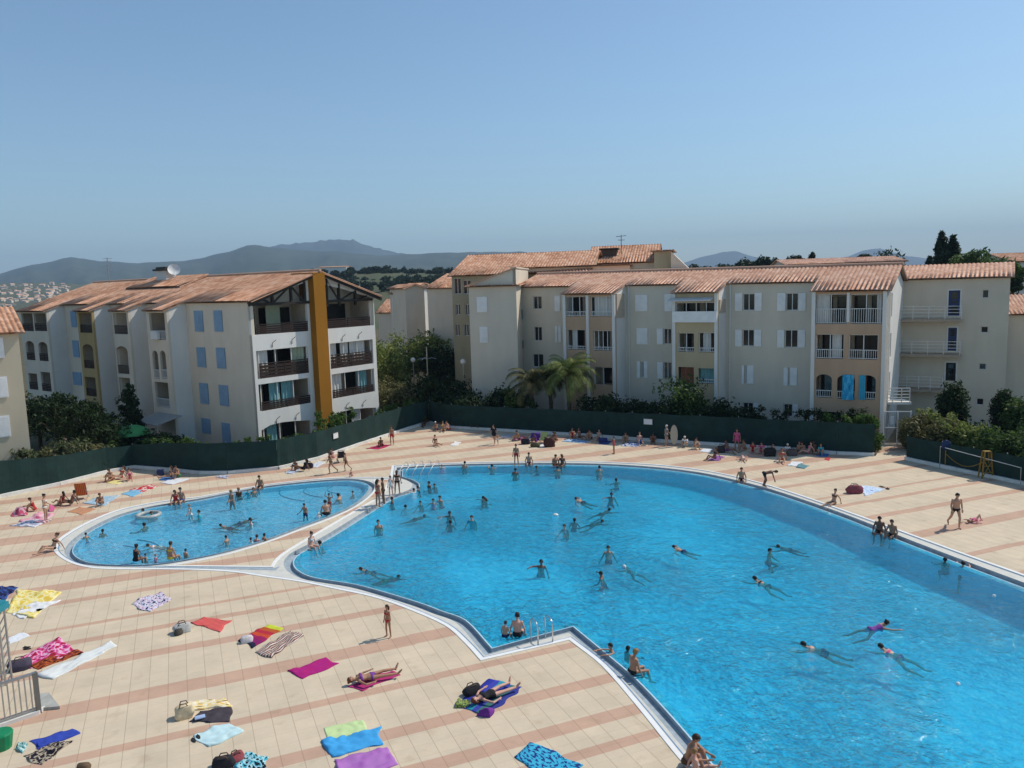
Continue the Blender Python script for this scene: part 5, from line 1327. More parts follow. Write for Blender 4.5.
# white sloping rail, blue disc sign, yellow stand by the right fence
a=P(939,466.5); b=P(1019,484); t=thing('handrail',(a.x,a.y,0),'long white rail running down along the right fence','rail')
ha=1.35; f=MB(); az=Vector((-.15,-.35,0)); f.tube([a+az+Vector((0,0,ha+.1)),b+az+Vector((0,0,ha-.25))],.02,7); obj('rail',f,RAILW,t)
for q,hh in ((a,ha+.1),(b,ha-.25)):
    f=MB(); f.tube([q+az,q+az+Vector((0,0,hh))],.02,6); obj('post',f,METAL,t)
a=P(945,468.5); t=thing('round_sign',(a.x,a.y,0),'dark blue round sign on a slim yellow post by the right fence','sign'); YEL=mat('ochre_yellow_wood',(.26,.16,.03),.7,.2,4)
f=MB(); f.tube([a,a+Vector((0,0,1.5))],.03,6); obj('post',f,YEL,t)
f=MB(); f.ell(a+Vector((0,-.04,1.6)),(.34,.035,.34)); obj('disc',f,mat('blue_sign_enamel',(.012,.03,.10),.4,.1,3),t,smooth=True)
a=P(986,478); t=thing('trestle_stand',(a.x,a.y,0),'tall yellow cross braced trestle in front of the right fence','stand')
for dx,dy in ((-.28,-.15),(.28,-.15),(-.28,.25),(.28,.25)):
    f=MB(); f.bar(a+Vector((dx*1.25,dy,0)),a+Vector((dx*.7,dy*.6,1.7)),.07); obj('leg',f,YEL,t)
f=MB()
for z in (.4,.8,1.2): f.bar(a+Vector((-.32,-.16,z)),a+Vector((.3,-.14,z)),.045)
f.bar(a+Vector((-.34,-.19,.1)),a+Vector((.26,-.15,1.15)),.04); f.bar(a+Vector((.34,-.19,.1)),a+Vector((-.26,-.15,1.15)),.04); obj('rung',f,YEL,t)
f=MB(); f.box(a+Vector((0,.03,1.72)),(.42,.3,.04)); obj('top_board',f,YEL,t)
# yellow drooping rope
f=MB(); pts=[]
p0=P(945,468.5)+Vector((0,-.06,1.0)); p1=P(986,478)+Vector((-.3,-.2,1.1))
for i in range(13): q=p0.lerp(p1,i/12); pts.append(q-Vector((0,0,.55*math.sin(math.pi*i/12))))
o=obj('rope',f.tube(pts,.025,5),YEL,None,loc=p0); tag(o,'yellow rope sagging between the blue round sign and the trestle','rope')
# pool ladder (two hoops) and entry handrails
def hoop(parent,c,dirn,h=.85,l=.65,name='rail'):
    d=Vector(dirn).normalized(); f=MB(); pts=[c-d*.12]
    for i in range(9):
        t=math.pi*i/8; pts.append(c+d*(l/2-l/2*math.cos(t))+Vector((0,0,h*.75+h*.25*math.sin(t))))
    pts+= [c+d*l-Vector((0,0,1.0))]
    pts[0]=c.copy(); f.tube(pts,.025,8); obj(name,f,STEEL,parent,smooth=True)
a=P(535,644,0); b=P(549,641,0); lt=thing('pool_ladder',(a.x,a.y,0),'polished steel ladder with two hooped rails on the near corner of the big pool','pool ladder')
inn=Vector((-(b-a).y,(b-a).x,0)).normalized()
a=P(533.5,640.5,0); b=P(548,637.5,0)
hoop(lt,a-inn*.42,inn); hoop(lt,b-inn*.42,inn)
for z in (-.3,-.6,-.9):
    f=MB(); f.tube([a+inn*.23+Vector((0,0,z)),b+inn*.23+Vector((0,0,z))],.03,6); obj('tread',f,STEEL,lt)
c=P(405,467,0); er=thing('entry_handrail',(c.x,c.y,0),'set of slender steel rails at the steps in the far corner of the big pool','pool rail')
for i,(px,py) in enumerate(((408,469.5),(415,468.8),(423,468.3),(431,467.8),(439,467.4))):
    p=P(px,py); d=Vector((-.35,-1,0)).normalized(); f=MB(); pts=[p+Vector((0,.15,0)),p+Vector((0,.1,.45)),p+d*.3+Vector((0,0,.62)),p+d*1.2+Vector((0,0,.28)),p+d*1.9+Vector((0,0,-.1)),p+d*2.1+Vector((0,0,-.4))]
    f.tube(pts,.02,6); obj('rail',f,METAL,er,smooth=True)
# metal barrier at the left edge
bt=thing('metal_barrier',tuple(P(39,713)),'grey steel barrier of close upright bars at the lower left corner','barrier')
a=P(39,713); b=P(0,726.5); d=(a-b).normalized(); b2=b-d*3.5
h1=0
zt=PD(33,673.3,a.y).z
f=MB(); f.bar(a+Vector((0,0,zt)),b2+Vector((0,0,zt)),.09,.07); f.bar(a+Vector((0,0,.18)),b2+Vector((0,0,.18)),.08,.06); obj('rail',f,METAL,bt)
L_=(a-b2).length; k=int(L_/.15)
for i in range(1,k):
    p=b2+d*(L_*i/k); f=MB(); f.box(p+Vector((0,0,(zt+.18)/2)),(.03,.07,zt-.22),rz=math.atan2(d.y,d.x)); obj('upright_bar',f,METAL,bt)
f=MB(); f.box(a+Vector((0,0,zt/2)),(.13,.16,zt+.06),rz=math.atan2(d.y,d.x)); obj('post',f,mat('dark_steel',(.20,.20,.19),.5,.1,5,metallic=.5),bt)
f=MB(); f.hexa([b2+Vector((0,-.15,0)),a+d*.1+Vector((0,-.15,0)),a+d*.1+Vector((0,.15,0)),b2+Vector((0,.15,0)),b2+Vector((0,-.15,.12)),a+d*.1+Vector((0,-.15,.12)),a+d*.1+Vector((0,.15,.12)),b2+Vector((0,.15,.12))]); obj('kerb',f,MATS['white_kerb_paint'],bt)
f=MB(); q=[P(40,711),P(60,709),P(49,695),P(37,697)]; f.hexa([v for v in q]+[v+Vector((0,0,.1)) for v in q]); o=obj('concrete_plinth',f,mat('worn_concrete',(.36,.36,.33),.9,.2,3),None,loc=q[0]); tag(o,'low grey concrete plinth at the end of the steel barrier','plinth')
# lattice shower post with turquoise cap
c=P(4,683); zt=PD(4,607,c.y).z; t=thing('lattice_post',(c.x,c.y,0),'tall lattice metal post with a turquoise cap at the left edge','post')
f=MB(); r=.17
for dx,dy in ((-r,-r),(r,-r),(r,r),(-r,r)): f.bar(c+Vector((dx,dy,0)),c+Vector((dx,dy,zt-.1)),.05)
obj('upright',f,METAL,t)
f=MB(); k=9
for i in range(k):
    z0=zt*i/k; z1=zt*(i+1)/k-.05
    for (a_,b_) in (((-r,-r),(r,-r)),((r,-r),(r,r)),((-r,-r),(-r,r))):
        f.bar(c+Vector((a_[0],a_[1],z0)),c+Vector((b_[0],b_[1],z1)),.03)
obj('lattice',f,METAL,t)
f=MB(); f.box(c+Vector((0,0,zt+.0)),(.62,.5,.22)); f.box(c+Vector((0,0,zt+.14)),(.5,.4,.08)); obj('cap',f,mat('turquoise_plastic',(.02,.22,.28),.4,.1,4),t)
# green object at the edge
c=P(2,748); f=MB(); f.tube([c,c+Vector((0,0,.45)),c+Vector((0,0,.5))],[.26,.33,.30],14); o=obj('green_bin',f,mat('green_plastic',(.01,.22,.09),.4,.1,4),None,loc=c); tag(o,'green plastic tub cut by the left edge below the barrier','tub')
# ------------------------------------------------------------ people
def nv(*a): return Vector(a).normalized()
POSES={
 # torso, head dir, upper arms (R,L), forearms, thighs, shins, feet ; body looks along +y, x to its right
 'stand':dict(t=(0,.02,1),h=(0,.05,1),ua=((.22,-.05,-1),(-.22,.02,-1)),fa=((.1,.15,-1),(-.1,.2,-1)),th=((.06,.05,-1),(-.10,-.03,-1)),sh=((.02,-.05,-1),(-.04,-.05,-1)),ft=((.2,1,-.1),(-.2,1,-.1))),
 'walk':dict(t=(0,.08,1),h=(.02,.35,1),ua=((.32,.25,-1),(-.32,-.32,-1)),fa=((.05,.5,-1),(-.05,.1,-1)),th=((.03,-.42,-1),(-.03,.38,-1)),sh=((0,-.75,-.8),(0,-.08,-1)),ft=((0,.5,-1),(0,1,-.1))),
 'carry':dict(t=(0,.0,1),h=(.05,.25,1),ua=((.2,.1,-1),(-.3,.15,-1)),fa=((.1,.9,-.25),(-.1,.8,-.5)),th=((.08,.05,-1),(-.08,.10,-1)),sh=((.02,-.05,-1),(-.02,-.1,-1)),ft=((.2,1,-.1),(-.2,1,-.1))),
 'armsup':dict(t=(0,.0,1),h=(0,.1,1),ua=((1,.1,.35),(-1,.1,.3)),fa=((-.35,.1,1),(.35,.1,1)),th=((.1,.05,-1),(-.1,0,-1)),sh=((.03,-.05,-1),(-.03,-.05,-1)),ft=((.2,1,-.1),(-.2,1,-.1))),
 'bend':dict(t=(0,.95,.28),h=(0,.9,-.1),ua=((.25,.25,-1),(-.15,.35,-1)),fa=((.1,.25,-1),(-.05,.35,-1)),th=((.1,.28,-1),(-.1,.22,-1)),sh=((.03,-.35,-1),(-.03,-.3,-1)),ft=((.2,1,-.1),(-.2,1,-.1))),
 'leanback':dict(t=(0,-.42,1),h=(0,-.1,1),ua=((.35,-.6,-1),(-.35,-.6,-1)),fa=((.1,-.3,-1),(-.1,-.3,-1)),th=((.12,1,.42),(-.12,1,.30)),sh=((.03,.62,-.78),(-.02,.9,-.5)),ft=((.05,1,.1),(-.05,1,.3))),
 'longsit':dict(t=(0,-.12,1),h=(0,.15,1),ua=((.4,.25,-1),(-.3,-.45,-1)),fa=((-.1,.8,-.5),(-.1,-.3,-1)),th=((.15,1,.05),(-.15,1,.12)),sh=((.05,1,-.10),(-.05,1,-.16)),ft=((.1,.3,1),(-.1,.3,1))),
 'hug':dict(t=(0,.25,1),h=(0,.5,1),ua=((.3,.7,-.8),(-.3,.7,-.8)),fa=((-.5,.9,.0),(.5,.9,.0)),th=((.12,.75,.8),(-.12,.75,.8)),sh=((0,.35,-1),(0,.35,-1)),ft=((.1,1,-.1),(-.1,1,-.1))),
 'edge':dict(t=(0,.10,1),h=(0,.35,1),ua=((.35,.1,-1),(-.35,.1,-1)),fa=((.0,.35,-.9),(.0,.35,-.9)),th=((.12,1,-.04),(-.12,1,-.04)),sh=((.03,.22,-1),(-.03,.12,-1)),ft=((.05,1,-.4),(-.05,1,-.4))),
 'edgelean':dict(t=(0,-.30,1),h=(0,.0,1),ua=((.35,-.75,-1),(-.35,-.75,-1)),fa=((.05,-.25,-1),(-.05,-.25,-1)),th=((.12,1,.06),(-.12,1,.0)),sh=((.03,1,-.25),(-.03,.9,-.45)),ft=((.05,1,.2),(-.05,1,.2))),
 'supine':dict(t=(0,-1,.03),h=(0,-1,.12),ua=((.7,.5,-.1),(-.6,.7,-.1)),fa=((-.2,1,.0),(-.1,1,.1)),th=((.14,1,.02),(-.12,1,.05)),sh=((.05,1,-.02),(-.03,1,-.05)),ft=((.4,.5,.9),(-.4,.5,.9))),
 'supineknee':dict(t=(0,-1,.04),h=(0,-1,.18),ua=((.8,.3,-.1),(-.8,-.3,-.05)),fa=((-.5,.8,.3),(.3,-.8,.1)),th=((.1,.75,.75),(-.12,1,.1)),sh=((.02,.5,-.9),(-.03,1,-.1)),ft=((.05,1,-.1),(-.3,.5,.9))),
 'prone':dict(t=(0,1,-.02),h=(0,1,.12),ua=((.9,.6,-.05),(-.9,.6,-.05)),fa=((-.6,.8,.05),(.6,.8,.05)),th=((.1,-1,-.02),(-.1,-1,-.02)),sh=((.03,-1,.03),(-.1,-1,.25)),ft=((.2,-1,-.2),(-.2,-1,.1))),
 'readprone':dict(t=(0,1,.38),h=(0,.55,.8),ua=((.35,.5,-.9),(-.35,.5,-.9)),fa=((-.1,1,-.15),(.1,1,-.15)),th=((.1,-1,-.05),(-.1,-1,-.05)),sh=((.03,-1,.03),(-.05,-.6,.9)),ft=((.2,-1,-.2),(0,.2,1))),
 'tread':dict(t=(0,.08,1),h=(0,.1,1),ua=((.8,.6,-.55),(-.85,.45,-.5)),fa=((.35,1,-.05),(-.5,.9,-.05)),th=((.35,1,-.35),(-.35,1,-.25)),sh=((-.1,-.3,-1),(.1,-.9,-.5)),ft=((.2,.5,-1),(-.2,.4,-1))),
 'tread2':dict(t=(.1,.12,1),h=(0,.1,1),ua=((.45,.5,-.9),(-.45,.4,-1)),fa=((.1,1,-.4),(-.1,.9,-.7)),th=((.2,.6,-.8),(-.2,.9,-.4)),sh=((-.1,-.6,-1),(.1,-.9,-.5)),ft=((.2,.5,-1),(-.2,.4,-1))),
 'tread3':dict(t=(-.1,.2,1),h=(.05,.1,1),ua=((1,.3,.05),(-.5,.5,-1)),fa=((.6,1,.0),(-.2,.9,-.5)),th=((.3,-.4,-.8),(-.3,.5,-.6)),sh=((.1,-1,-.5),(-.1,-.8,-.9)),ft=((.2,-.5,-1),(-.2,.4,-1))),
 'wade2':dict(t=(.05,.02,1),h=(.05,.1,1),ua=((.3,-.1,-1),(-.3,.3,-1)),fa=((-.1,.6,-.8),(.35,.9,-.2)),th=((.08,.15,-1),(-.08,-.1,-1)),sh=((.02,-.1,-1),(-.02,-.15,-1)),ft=((.2,1,-.1),(-.2,1,-.1))),
 'wade':dict(t=(.02,.10,1),h=(0,.2,1),ua=((.55,.15,-1),(-.6,.3,-.9)),fa=((.35,.7,-.5),(-.35,.8,-.35)),th=((.08,.15,-1),(-.08,-.1,-1)),sh=((.02,-.1,-1),(-.02,-.15,-1)),ft=((.2,1,-.1),(-.2,1,-.1))),
 'swim':dict(t=(0,1,.22),h=(0,.7,.75),ua=((.55,1,-.12),(-.55,1,-.12)),fa=((.25,1,.06),(-.25,1,.06)),th=((.55,-.8,-.35),(-.5,-.85,-.3)),sh=((-.1,-1,-.25),(.15,-1,-.2)),ft=((.3,-1,0),(-.3,-1,0))),
 'crawl':dict(t=(.06,1,.14),h=(.1,.8,.5),ua=((.5,1,.35),(-.6,-.5,-.4)),fa=((.0,1,-.2),(-.25,-1,-.15)),th=((.1,-1,-.12),(-.1,-1,-.25)),sh=((.05,-1,.02),(-.05,-1,-.10)),ft=((.1,-1,0),(-.1,-1,0))),
 'hold':dict(t=(0,.15,1),h=(0,.2,1),ua=((.4,1,.1),(-.4,1,.1)),fa=((-.15,1,.12),(.15,1,.12)),th=((.12,-.1,-1),(-.12,-.2,-1)),sh=((.05,-.4,-1),(-.05,-.5,-1)),ft=((.2,.4,-1),(-.2,.4,-1))),
}
def skeleton(p):
    v=lambda q: Vector(q).normalized()
    t=v(p['t']); x=Vector((1,0,0)); f=t.cross(x).normalized(); x=f.cross(t).normalized()
    if x.x<0: x=-x
    J={}; pel=Vector((0,0,0)); J['pel']=pel
    J['waist']=pel+t*.17; J['chest']=pel+t*.36+f*.01; J['neck']=pel+t*.50-f*.005
    hd=v(p['h']); J['headb']=J['neck']+(t*.5+hd*.5)*.07; J['head']=J['headb']+hd*.11
    J['t']=t; J['f']=f; J['x']=x; J['hd']=hd
    hf=hd.cross(x).normalized(); J['hf']=-hf if hf.dot(f)<0 and abs(hf.dot(f))>.3 and p is not POSES['swim'] else hf
    for s,k in ((1,0),(-1,1)):
        J['sho',k]=pel+t*.435+x*s*.160; J['elb',k]=J['sho',k]+v(p['ua'][k])*.29; J['wri',k]=J['elb',k]+v(p['fa'][k])*.245
        J['hip',k]=pel+x*s*.088-t*.02; J['kne',k]=J['hip',k]+v(p['th'][k])*.43; J['ank',k]=J['kne',k]+v(p['sh'][k])*.41; J['toe',k]=J['ank',k]+v(p['ft'][k])*.17
    return J
def ringloft(mb, rings, n=16):
    """rings: (centre, xaxis, yaxis, rx, ry)"""
    k=len(mb.v); vs=[]; fs=[]
    for c,x,y,rx,ry in rings:
        for i in range(n): a=2*math.pi*i/n; vs.append(c+x*rx*math.cos(a)+y*ry*math.sin(a))
    for j in range(len(rings)-1):
        for i in range(n): a=j*n+i; b=j*n+(i+1)%n; fs.append((a,b,b+n,a+n))
    fs.append(tuple(range(n-1,-1,-1))); fs.append(tuple(range((len(rings)-1)*n,len(rings)*n)))
    mb.add(vs,fs)
def limb(mb,a,b,ra,rm,rb):
    d=(b-a); mb.tube([a-d*.03,a+d*.02,a+d*.3,a+d*.65,b-d*.02,b+d*.03],[ra*.7,ra,rm,(rm+rb)/2,rb,rb*.7],10)
    mb.ell(a,(ra,ra,ra)); mb.ell(b,(rb*1.02,)*3)
DG=None
def remesh(mb,vox):
    me=bpy.data.meshes.new('tmp'); me.from_pydata(mb.v,[],mb.f); me.update(); o=bpy.data.objects.new('tmp',me); COL.objects.link(o)
    m=o.modifiers.new('r','REMESH'); m.mode='VOXEL'; m.voxel_size=vox; m.adaptivity=0
    s=o.modifiers.new('s','SMOOTH'); s.factor=.5; s.iterations=2
    dg=bpy.context.evaluated_depsgraph_get(); dg.update(); r=bpy.data.meshes.new_from_object(o.evaluated_get(dg)); bpy.data.objects.remove(o); bpy.data.meshes.remove(me)
    r.polygons.foreach_set('use_smooth',[True]*len(r.polygons)); return r
BODY={}
def body(pose, fem=False):
    key=(pose,fem)
    if key in BODY: return BODY[key]
    p=POSES[pose]; J=skeleton(p); mb=MB(); t,f,x=J['t'],J['f'],J['x']; P0=J['pel']
    hipw=.172 if fem else .155; wa=.118 if fem else .138; chw=.142 if fem else .163; shw=.150 if fem else .172
    ringloft(mb,[(P0-t*.10,x,f,.07,.07),(P0-t*.06,x,f,hipw*.86,.105),(P0,x,f,hipw,.118),(P0+t*.08,x,f,(hipw+wa)/2,.105),(P0+t*.17,x,f,wa,.09),(P0+t*.27,x,f,(wa+chw)/2,.10),(P0+t*.36+f*.008,x,f,chw,.112),(P0+t*.42,x,f,shw,.10),(P0+t*.455,x,f,shw*.80,.078),(P0+t*.485,x,f,shw*.5,.065),(P0+t*.515,x,f,.06,.055)])
    # seat and chest volume
    for s in (1,-1):
        mb.ell(P0+x*s*.075-f*.045-t*.03,(.085,.085,.085))
        mb.ell(P0+t*.365+x*s*(.07 if fem else .075)+f*(.082 if fem else .058),(.058,.058,.058) if fem else (.07,.055,.05))
    mb.tube([J['neck']-t*.05,J['neck'],J['headb']+J['hd']*.03],[.062,.052,.05],10)
    hd,hf=J['hd'],J['hf']; hx=hd.cross(hf).normalized(); Mh=Matrix((hx,hf,hd)).transposed(); H_=J['head']
    mb.ell(H_+hd*.02,(.074,.092,.098),Mh,14,10); mb.ell(H_-hd*.045+hf*.02,(.055,.066,.065),Mh,12,8)
    mb.ell(H_+hf*.098-hd*.012,(.013,.016,.024),Mh,8,6)                       # nose
    for s in (1,-1): mb.ell(H_+hx*s*.076-hd*.008,(.010,.018,.03),Mh,8,6)    # ears
    mb.ell(H_+hf*.083-hd*.052,(.024,.012,.010),Mh,8,6)                      # mouth
    fk=.92 if fem else 1.
    for k,s in ((0,1),(1,-1)):
        mb.ell(J['sho',k],(.058*fk,)*3)
        limb(mb,J['sho',k],J['elb',k],.050*fk,.044*fk,.036*fk); limb(mb,J['elb',k],J['wri',k],.038*fk,.036*fk,.024)
        w=J['wri',k]; d=(w-J['elb',k]).normalized(); sx=d.cross(f); sx=sx.normalized() if sx.length>.1 else x.copy(); up=sx.cross(d)
        Mp=Matrix((sx,up,d)).transposed(); mb.ell(w+d*.045,(.040,.017,.052),Mp,10,8)
        for q,(o,l) in enumerate(((-.030,.062),(-.011,.074),(.010,.070),(.029,.055))):
            b=w+d*.085+sx*o; mb.tube([b-d*.02,b+d*l*.5+up*.004,b+d*l*.95+up*.018],[.0098,.0092,.0080],6)
        th0=w+d*.02+sx*s*.03; mb.tube([th0,th0+d*.03+sx*s*.026,th0+d*.06+sx*s*.034],[.013,.011,.009],6)
        limb(mb,J['hip',k],J['kne',k],.088 if fem else .082,.070,.050); limb(mb,J['kne',k],J['ank',k],.052,.053,.034)
        a=J['ank',k]; td=(J['toe',k]-a).normalized(); sd_=(J['kne',k]-a).normalized()
        mb.ell(a-td*.03-sd_*.03,(.034,.034,.034)); mb.tube([a-sd_*.02-td*.02,a+td*.06-sd_*.035,J['toe',k]-sd_*.05],[.035,.038,.026],10); mb.ell(J['toe',k]-sd_*.05,(.028,)*3)
    me=remesh(mb,.0115)
    n=len(me.vertices); co=np.empty(n*3,'f'); me.vertices.foreach_get('co',co); co=co.reshape(-1,3)
    BODY[key]=(me,J,co); return BODY[key]
def seg_t(pts,a,b):
    a=np.array(a); d=np.array(b)-a; L=np.dot(d,d); t=np.clip((pts-a)@d/L,0,1); return t,np.linalg.norm(pts-(a+t[:,None]*d),axis=1)
def regions(me,J,co):
    cen=np.empty(len(me.polygons)*3,'f'); me.polygons.foreach_get('center',cen); cen=cen.reshape(-1,3)
    bones=[('pel',J['pel']-J['t']*.06,J['waist'],.12),('chest',J['waist'],J['neck'],.12),('head',J['headb'],J['head'],.08)]
    for k in (0,1): bones+= [('ua',J['sho',k],J['elb',k],.045),('fa',J['elb',k],J['wri',k],.035),('hand',J['wri',k],J['wri',k]+(J['wri',k]-J['elb',k]).normalized()*.15,.03),('th',J['hip',k],J['kne',k],.07),('sh',J['kne',k],J['ank',k],.045)]
    best=None; idx=None; T=None
    for i,(nme,a,b,r) in enumerate(bones):
        t,d=seg_t(cen,a,b); d=d-r
        if best is None: best=d; idx=np.zeros(len(d),int); T=t
        else:
            m=d<best; best=np.where(m,d,best); idx=np.where(m,i,idx); T=np.where(m,t,T)
    names=np.array([b[0] for b in bones])[idx]; return names,T,cen
REG={}
CLO={}
def cloth(pose,fem,kind,which=0):
    key=(pose,fem,kind,which)
    if key in CLO: return CLO[key]
    me,J,co=body(pose,fem)
    if (pose,fem) not in REG: REG[(pose,fem)]=regions(me,J,co)
    nm,T,cen=REG[(pose,fem)]; t=np.array(J['t']); ax=(cen-np.array(J['pel']))@t
    pel=(nm=='pel'); ch=(nm=='chest'); th=(nm=='th')
    legk={'shorts':.42,'brief':.10,'bikini':.06,'swimsuit':.08,'tee':.45}[kind]; topk={'shorts':.075,'brief':.04,'bikini':.03,'swimsuit':9,'tee':9}[kind]
    m=(pel&(ax<topk))|(th&(T<legk)&(ax<topk))
    if which: m=ch&(ax>.305)&(ax<.395)
    if kind in('swimsuit','tee'): m|= (pel|ch)&(ax<(.42 if kind=='swimsuit' else .47))
    if kind=='tee': m|=(nm=='ua')&(T<.5)
    off=.012 if kind in('shorts','tee') else .0055
    r=extract(me,m,off,'cloth'); CLO[key]=r; return r
def extract(me,mask,off,name):
    vs=[];fs=[];mp={}
    for p in np.nonzero(mask)[0]:
        f=[]
        for vi in me.polygons[int(p)].vertices:
            if vi not in mp:
                v=me.vertices[vi]; mp[vi]=len(vs); vs.append(v.co+v.normal*off)
            f.append(mp[vi])
        fs.append(f)
    r=bpy.data.meshes.new(name); r.from_pydata(vs,[],fs); r.update(); r.polygons.foreach_set('use_smooth',[True]*len(fs)); return r
HAIR={}
def hair(pose,fem,kind):
    key=(pose,fem,kind)
    if key in HAIR: return HAIR[key]
    me,J,co=body(pose,fem); 
    if (pose,fem) not in REG: REG[(pose,fem)]=regions(me,J,co)
    nm,T,cen=REG[(pose,fem)]; hd=np.array(J['hd']); hf=np.array(J['hf']); c=np.array(J['head']); q=cen-c
    up=q@hd; fr=q@hf
    m=(np.linalg.norm(q,axis=1)<.15)&((up>.055)|((fr<-.005)&(up>-.055))|((fr<.045)&(up>.02)))&(up>-.07)&(nm=='head')
    mb=MB(); base=extract(me,m,.014,'hair'); 
    if kind=='short': HAIR[key]=base; return base
    vs=[v.co.copy() for v in base.vertices]; fs=[tuple(p.vertices) for p in base.polygons]
    mb.add(vs,fs); H_=J['head']; hdv,hfv=J['hd'],J['hf']; hx=hdv.cross(hfv)
    if kind=='long':
        mb.tube([H_-hfv*.05+hdv*.04,H_-hfv*.085-hdv*.06,H_-hfv*.09-hdv*.16,H_-hfv*.075-hdv*.25],[.06,.07,.062,.02],10)
    if kind=='bun':
        mb.ell(H_-hfv*.09+hdv*.07,(.045,.045,.045))
    r=bpy.data.meshes.new('hair'); r.from_pydata(mb.v,[],mb.f); r.update(); r.polygons.foreach_set('use_smooth',[True]*len(r.polygons)); HAIR[key]=r; return r
SKINC={'pale':(.56,.36,.26),'mid':(.46,.26,.17),'tan':(.37,.19,.115),'dark':(.19,.09,.055),'pink':(.56,.31,.23)}
SKIN={k:mat('skin_'+k,c,.55,.08,5,spec=.35) for k,c in SKINC.items()}
HAIRC={k:mat('hair_'+k,c,.6,.25,20) for k,c in {'black':(.010,.008,.007),'brown':(.04,.02,.012),'fair':(.25,.15,.06),'grey':(.30,.28,.26),'white':(.65,.64,.62),'red':(.16,.05,.02)}.items()}
def cmat(name): return mat('cloth_'+name,COLS[name],.85,.12,8)
COLS={'black':(.012,.012,.014),'navy':(.02,.03,.10),'red':(.45,.03,.03),'pink':(.60,.10,.22),'white':(.75,.74,.72),'blue':(.03,.16,.45),'turquoise':(.03,.35,.42),'green':(.04,.22,.08),'yellow':(.65,.48,.06),'purple':(.16,.04,.25),'orange':(.60,.18,.03),'grey':(.20,.20,.20),'brown':(.10,.05,.03)}
EYEM=mat('eye_dark',(.02,.015,.012),.3)
def person(label,pose,px,py,az,h=1.7,skin='tan',hr=('black','short'),suit=('shorts','navy'),fem=False,z=0.,water=None,group=None,detail=False,anchor='auto',tilt=None):
    """water = depth of body point below the surface: metres of the figure above the waterline"""
    me,J,co=body(pose,fem); s=h/1.72
    zmin=float(co[:,2].min()); zmax=float(co[:,2].max())
    g=P(px,py,WZ if water is not None else z)
    if water is not None: water=water*(.70 if not pose.startswith(('swim','crawl')) else .62); oz=WZ+water-zmax*s
    elif pose in('edge','edgelean'): 
        oz=z+.125*s
    else: oz=z-zmin*s
    xy=co[:,:2]
    if anchor=='auto':
        if pose in('stand','walk','carry','armsup','bend'): m=co[:,2]<zmin+.12; c=(xy[m].min(0)+xy[m].max(0))/2
        elif pose in('supine','supineknee','prone','readprone','swim','crawl'): c=(xy.min(0)+xy.max(0))/2
        else: c=np.array([0,0.])
    a=R_(az-90); R=Matrix.Rotation(a,3,'Z'); off=R@Vector((c[0]*s,c[1]*s,0))
    # base of the thing at the lowest point of the body
    loc=Vector((g.x,g.y,oz+zmin*s)) if water is None else Vector((g.x,g.y,WZ))
    o=bpy.data.objects.new('person',me)
    o.location=Vector((g.x-off.x,g.y-off.y,oz)); o.rotation_euler=(0,0,a); _r=random.Random(int(px*13+py*7)); bx_=_r.choice((1,1.04,1.1,1.18,1.0,1.14)) if h>1.4 else 1.; o.scale=(s*bx_,s*(1+(bx_-1)*(.0 if pose in('swim','crawl','supine','supineknee') else .9)),s); link(o)
    tag(o,label,'person',group)
    if not me.materials: me.materials.append(SKIN['tan'])
    o.material_slots[0].link='OBJECT'; o.material_slots[0].material=SKIN[skin]
    def part(nm,m_,mt):
        c_=bpy.data.objects.new(nm,m_); link(c_,o)
        if not m_.materials: m_.materials.append(mt)
        c_.material_slots[0].link='OBJECT'; c_.material_slots[0].material=mt; return c_
    part('hair',hair(pose,fem,hr[1]),HAIRC[hr[0]])
    if suit: part({'shorts':'shorts','brief':'swimming_briefs','bikini':'bikini_bottom','swimsuit':'swimsuit','tee':'shirt'}[suit[0]],cloth(pose,fem,suit[0]),cmat(suit[1]))
    if suit and suit[0]=='bikini': part('bikini_top',cloth(pose,fem,'bikini',1),cmat(suit[1]))
    if detail:
        hd,hf=J['hd'],J['hf']; hx=hd.cross(hf).normalized()
        for q in (1,-1):
            e=MB(); e.ell(J['head']+hf*.088+hx*q*.03+hd*.018,(.011,.009,.008),None,8,6); m_=bpy.data.meshes.new('eye'); m_.from_pydata(e.v,[],e.f); part('eye',m_,EYEM)
    return o
V=12  # az helpers: 0 right, 90 away, 180 left, 270 to the viewer
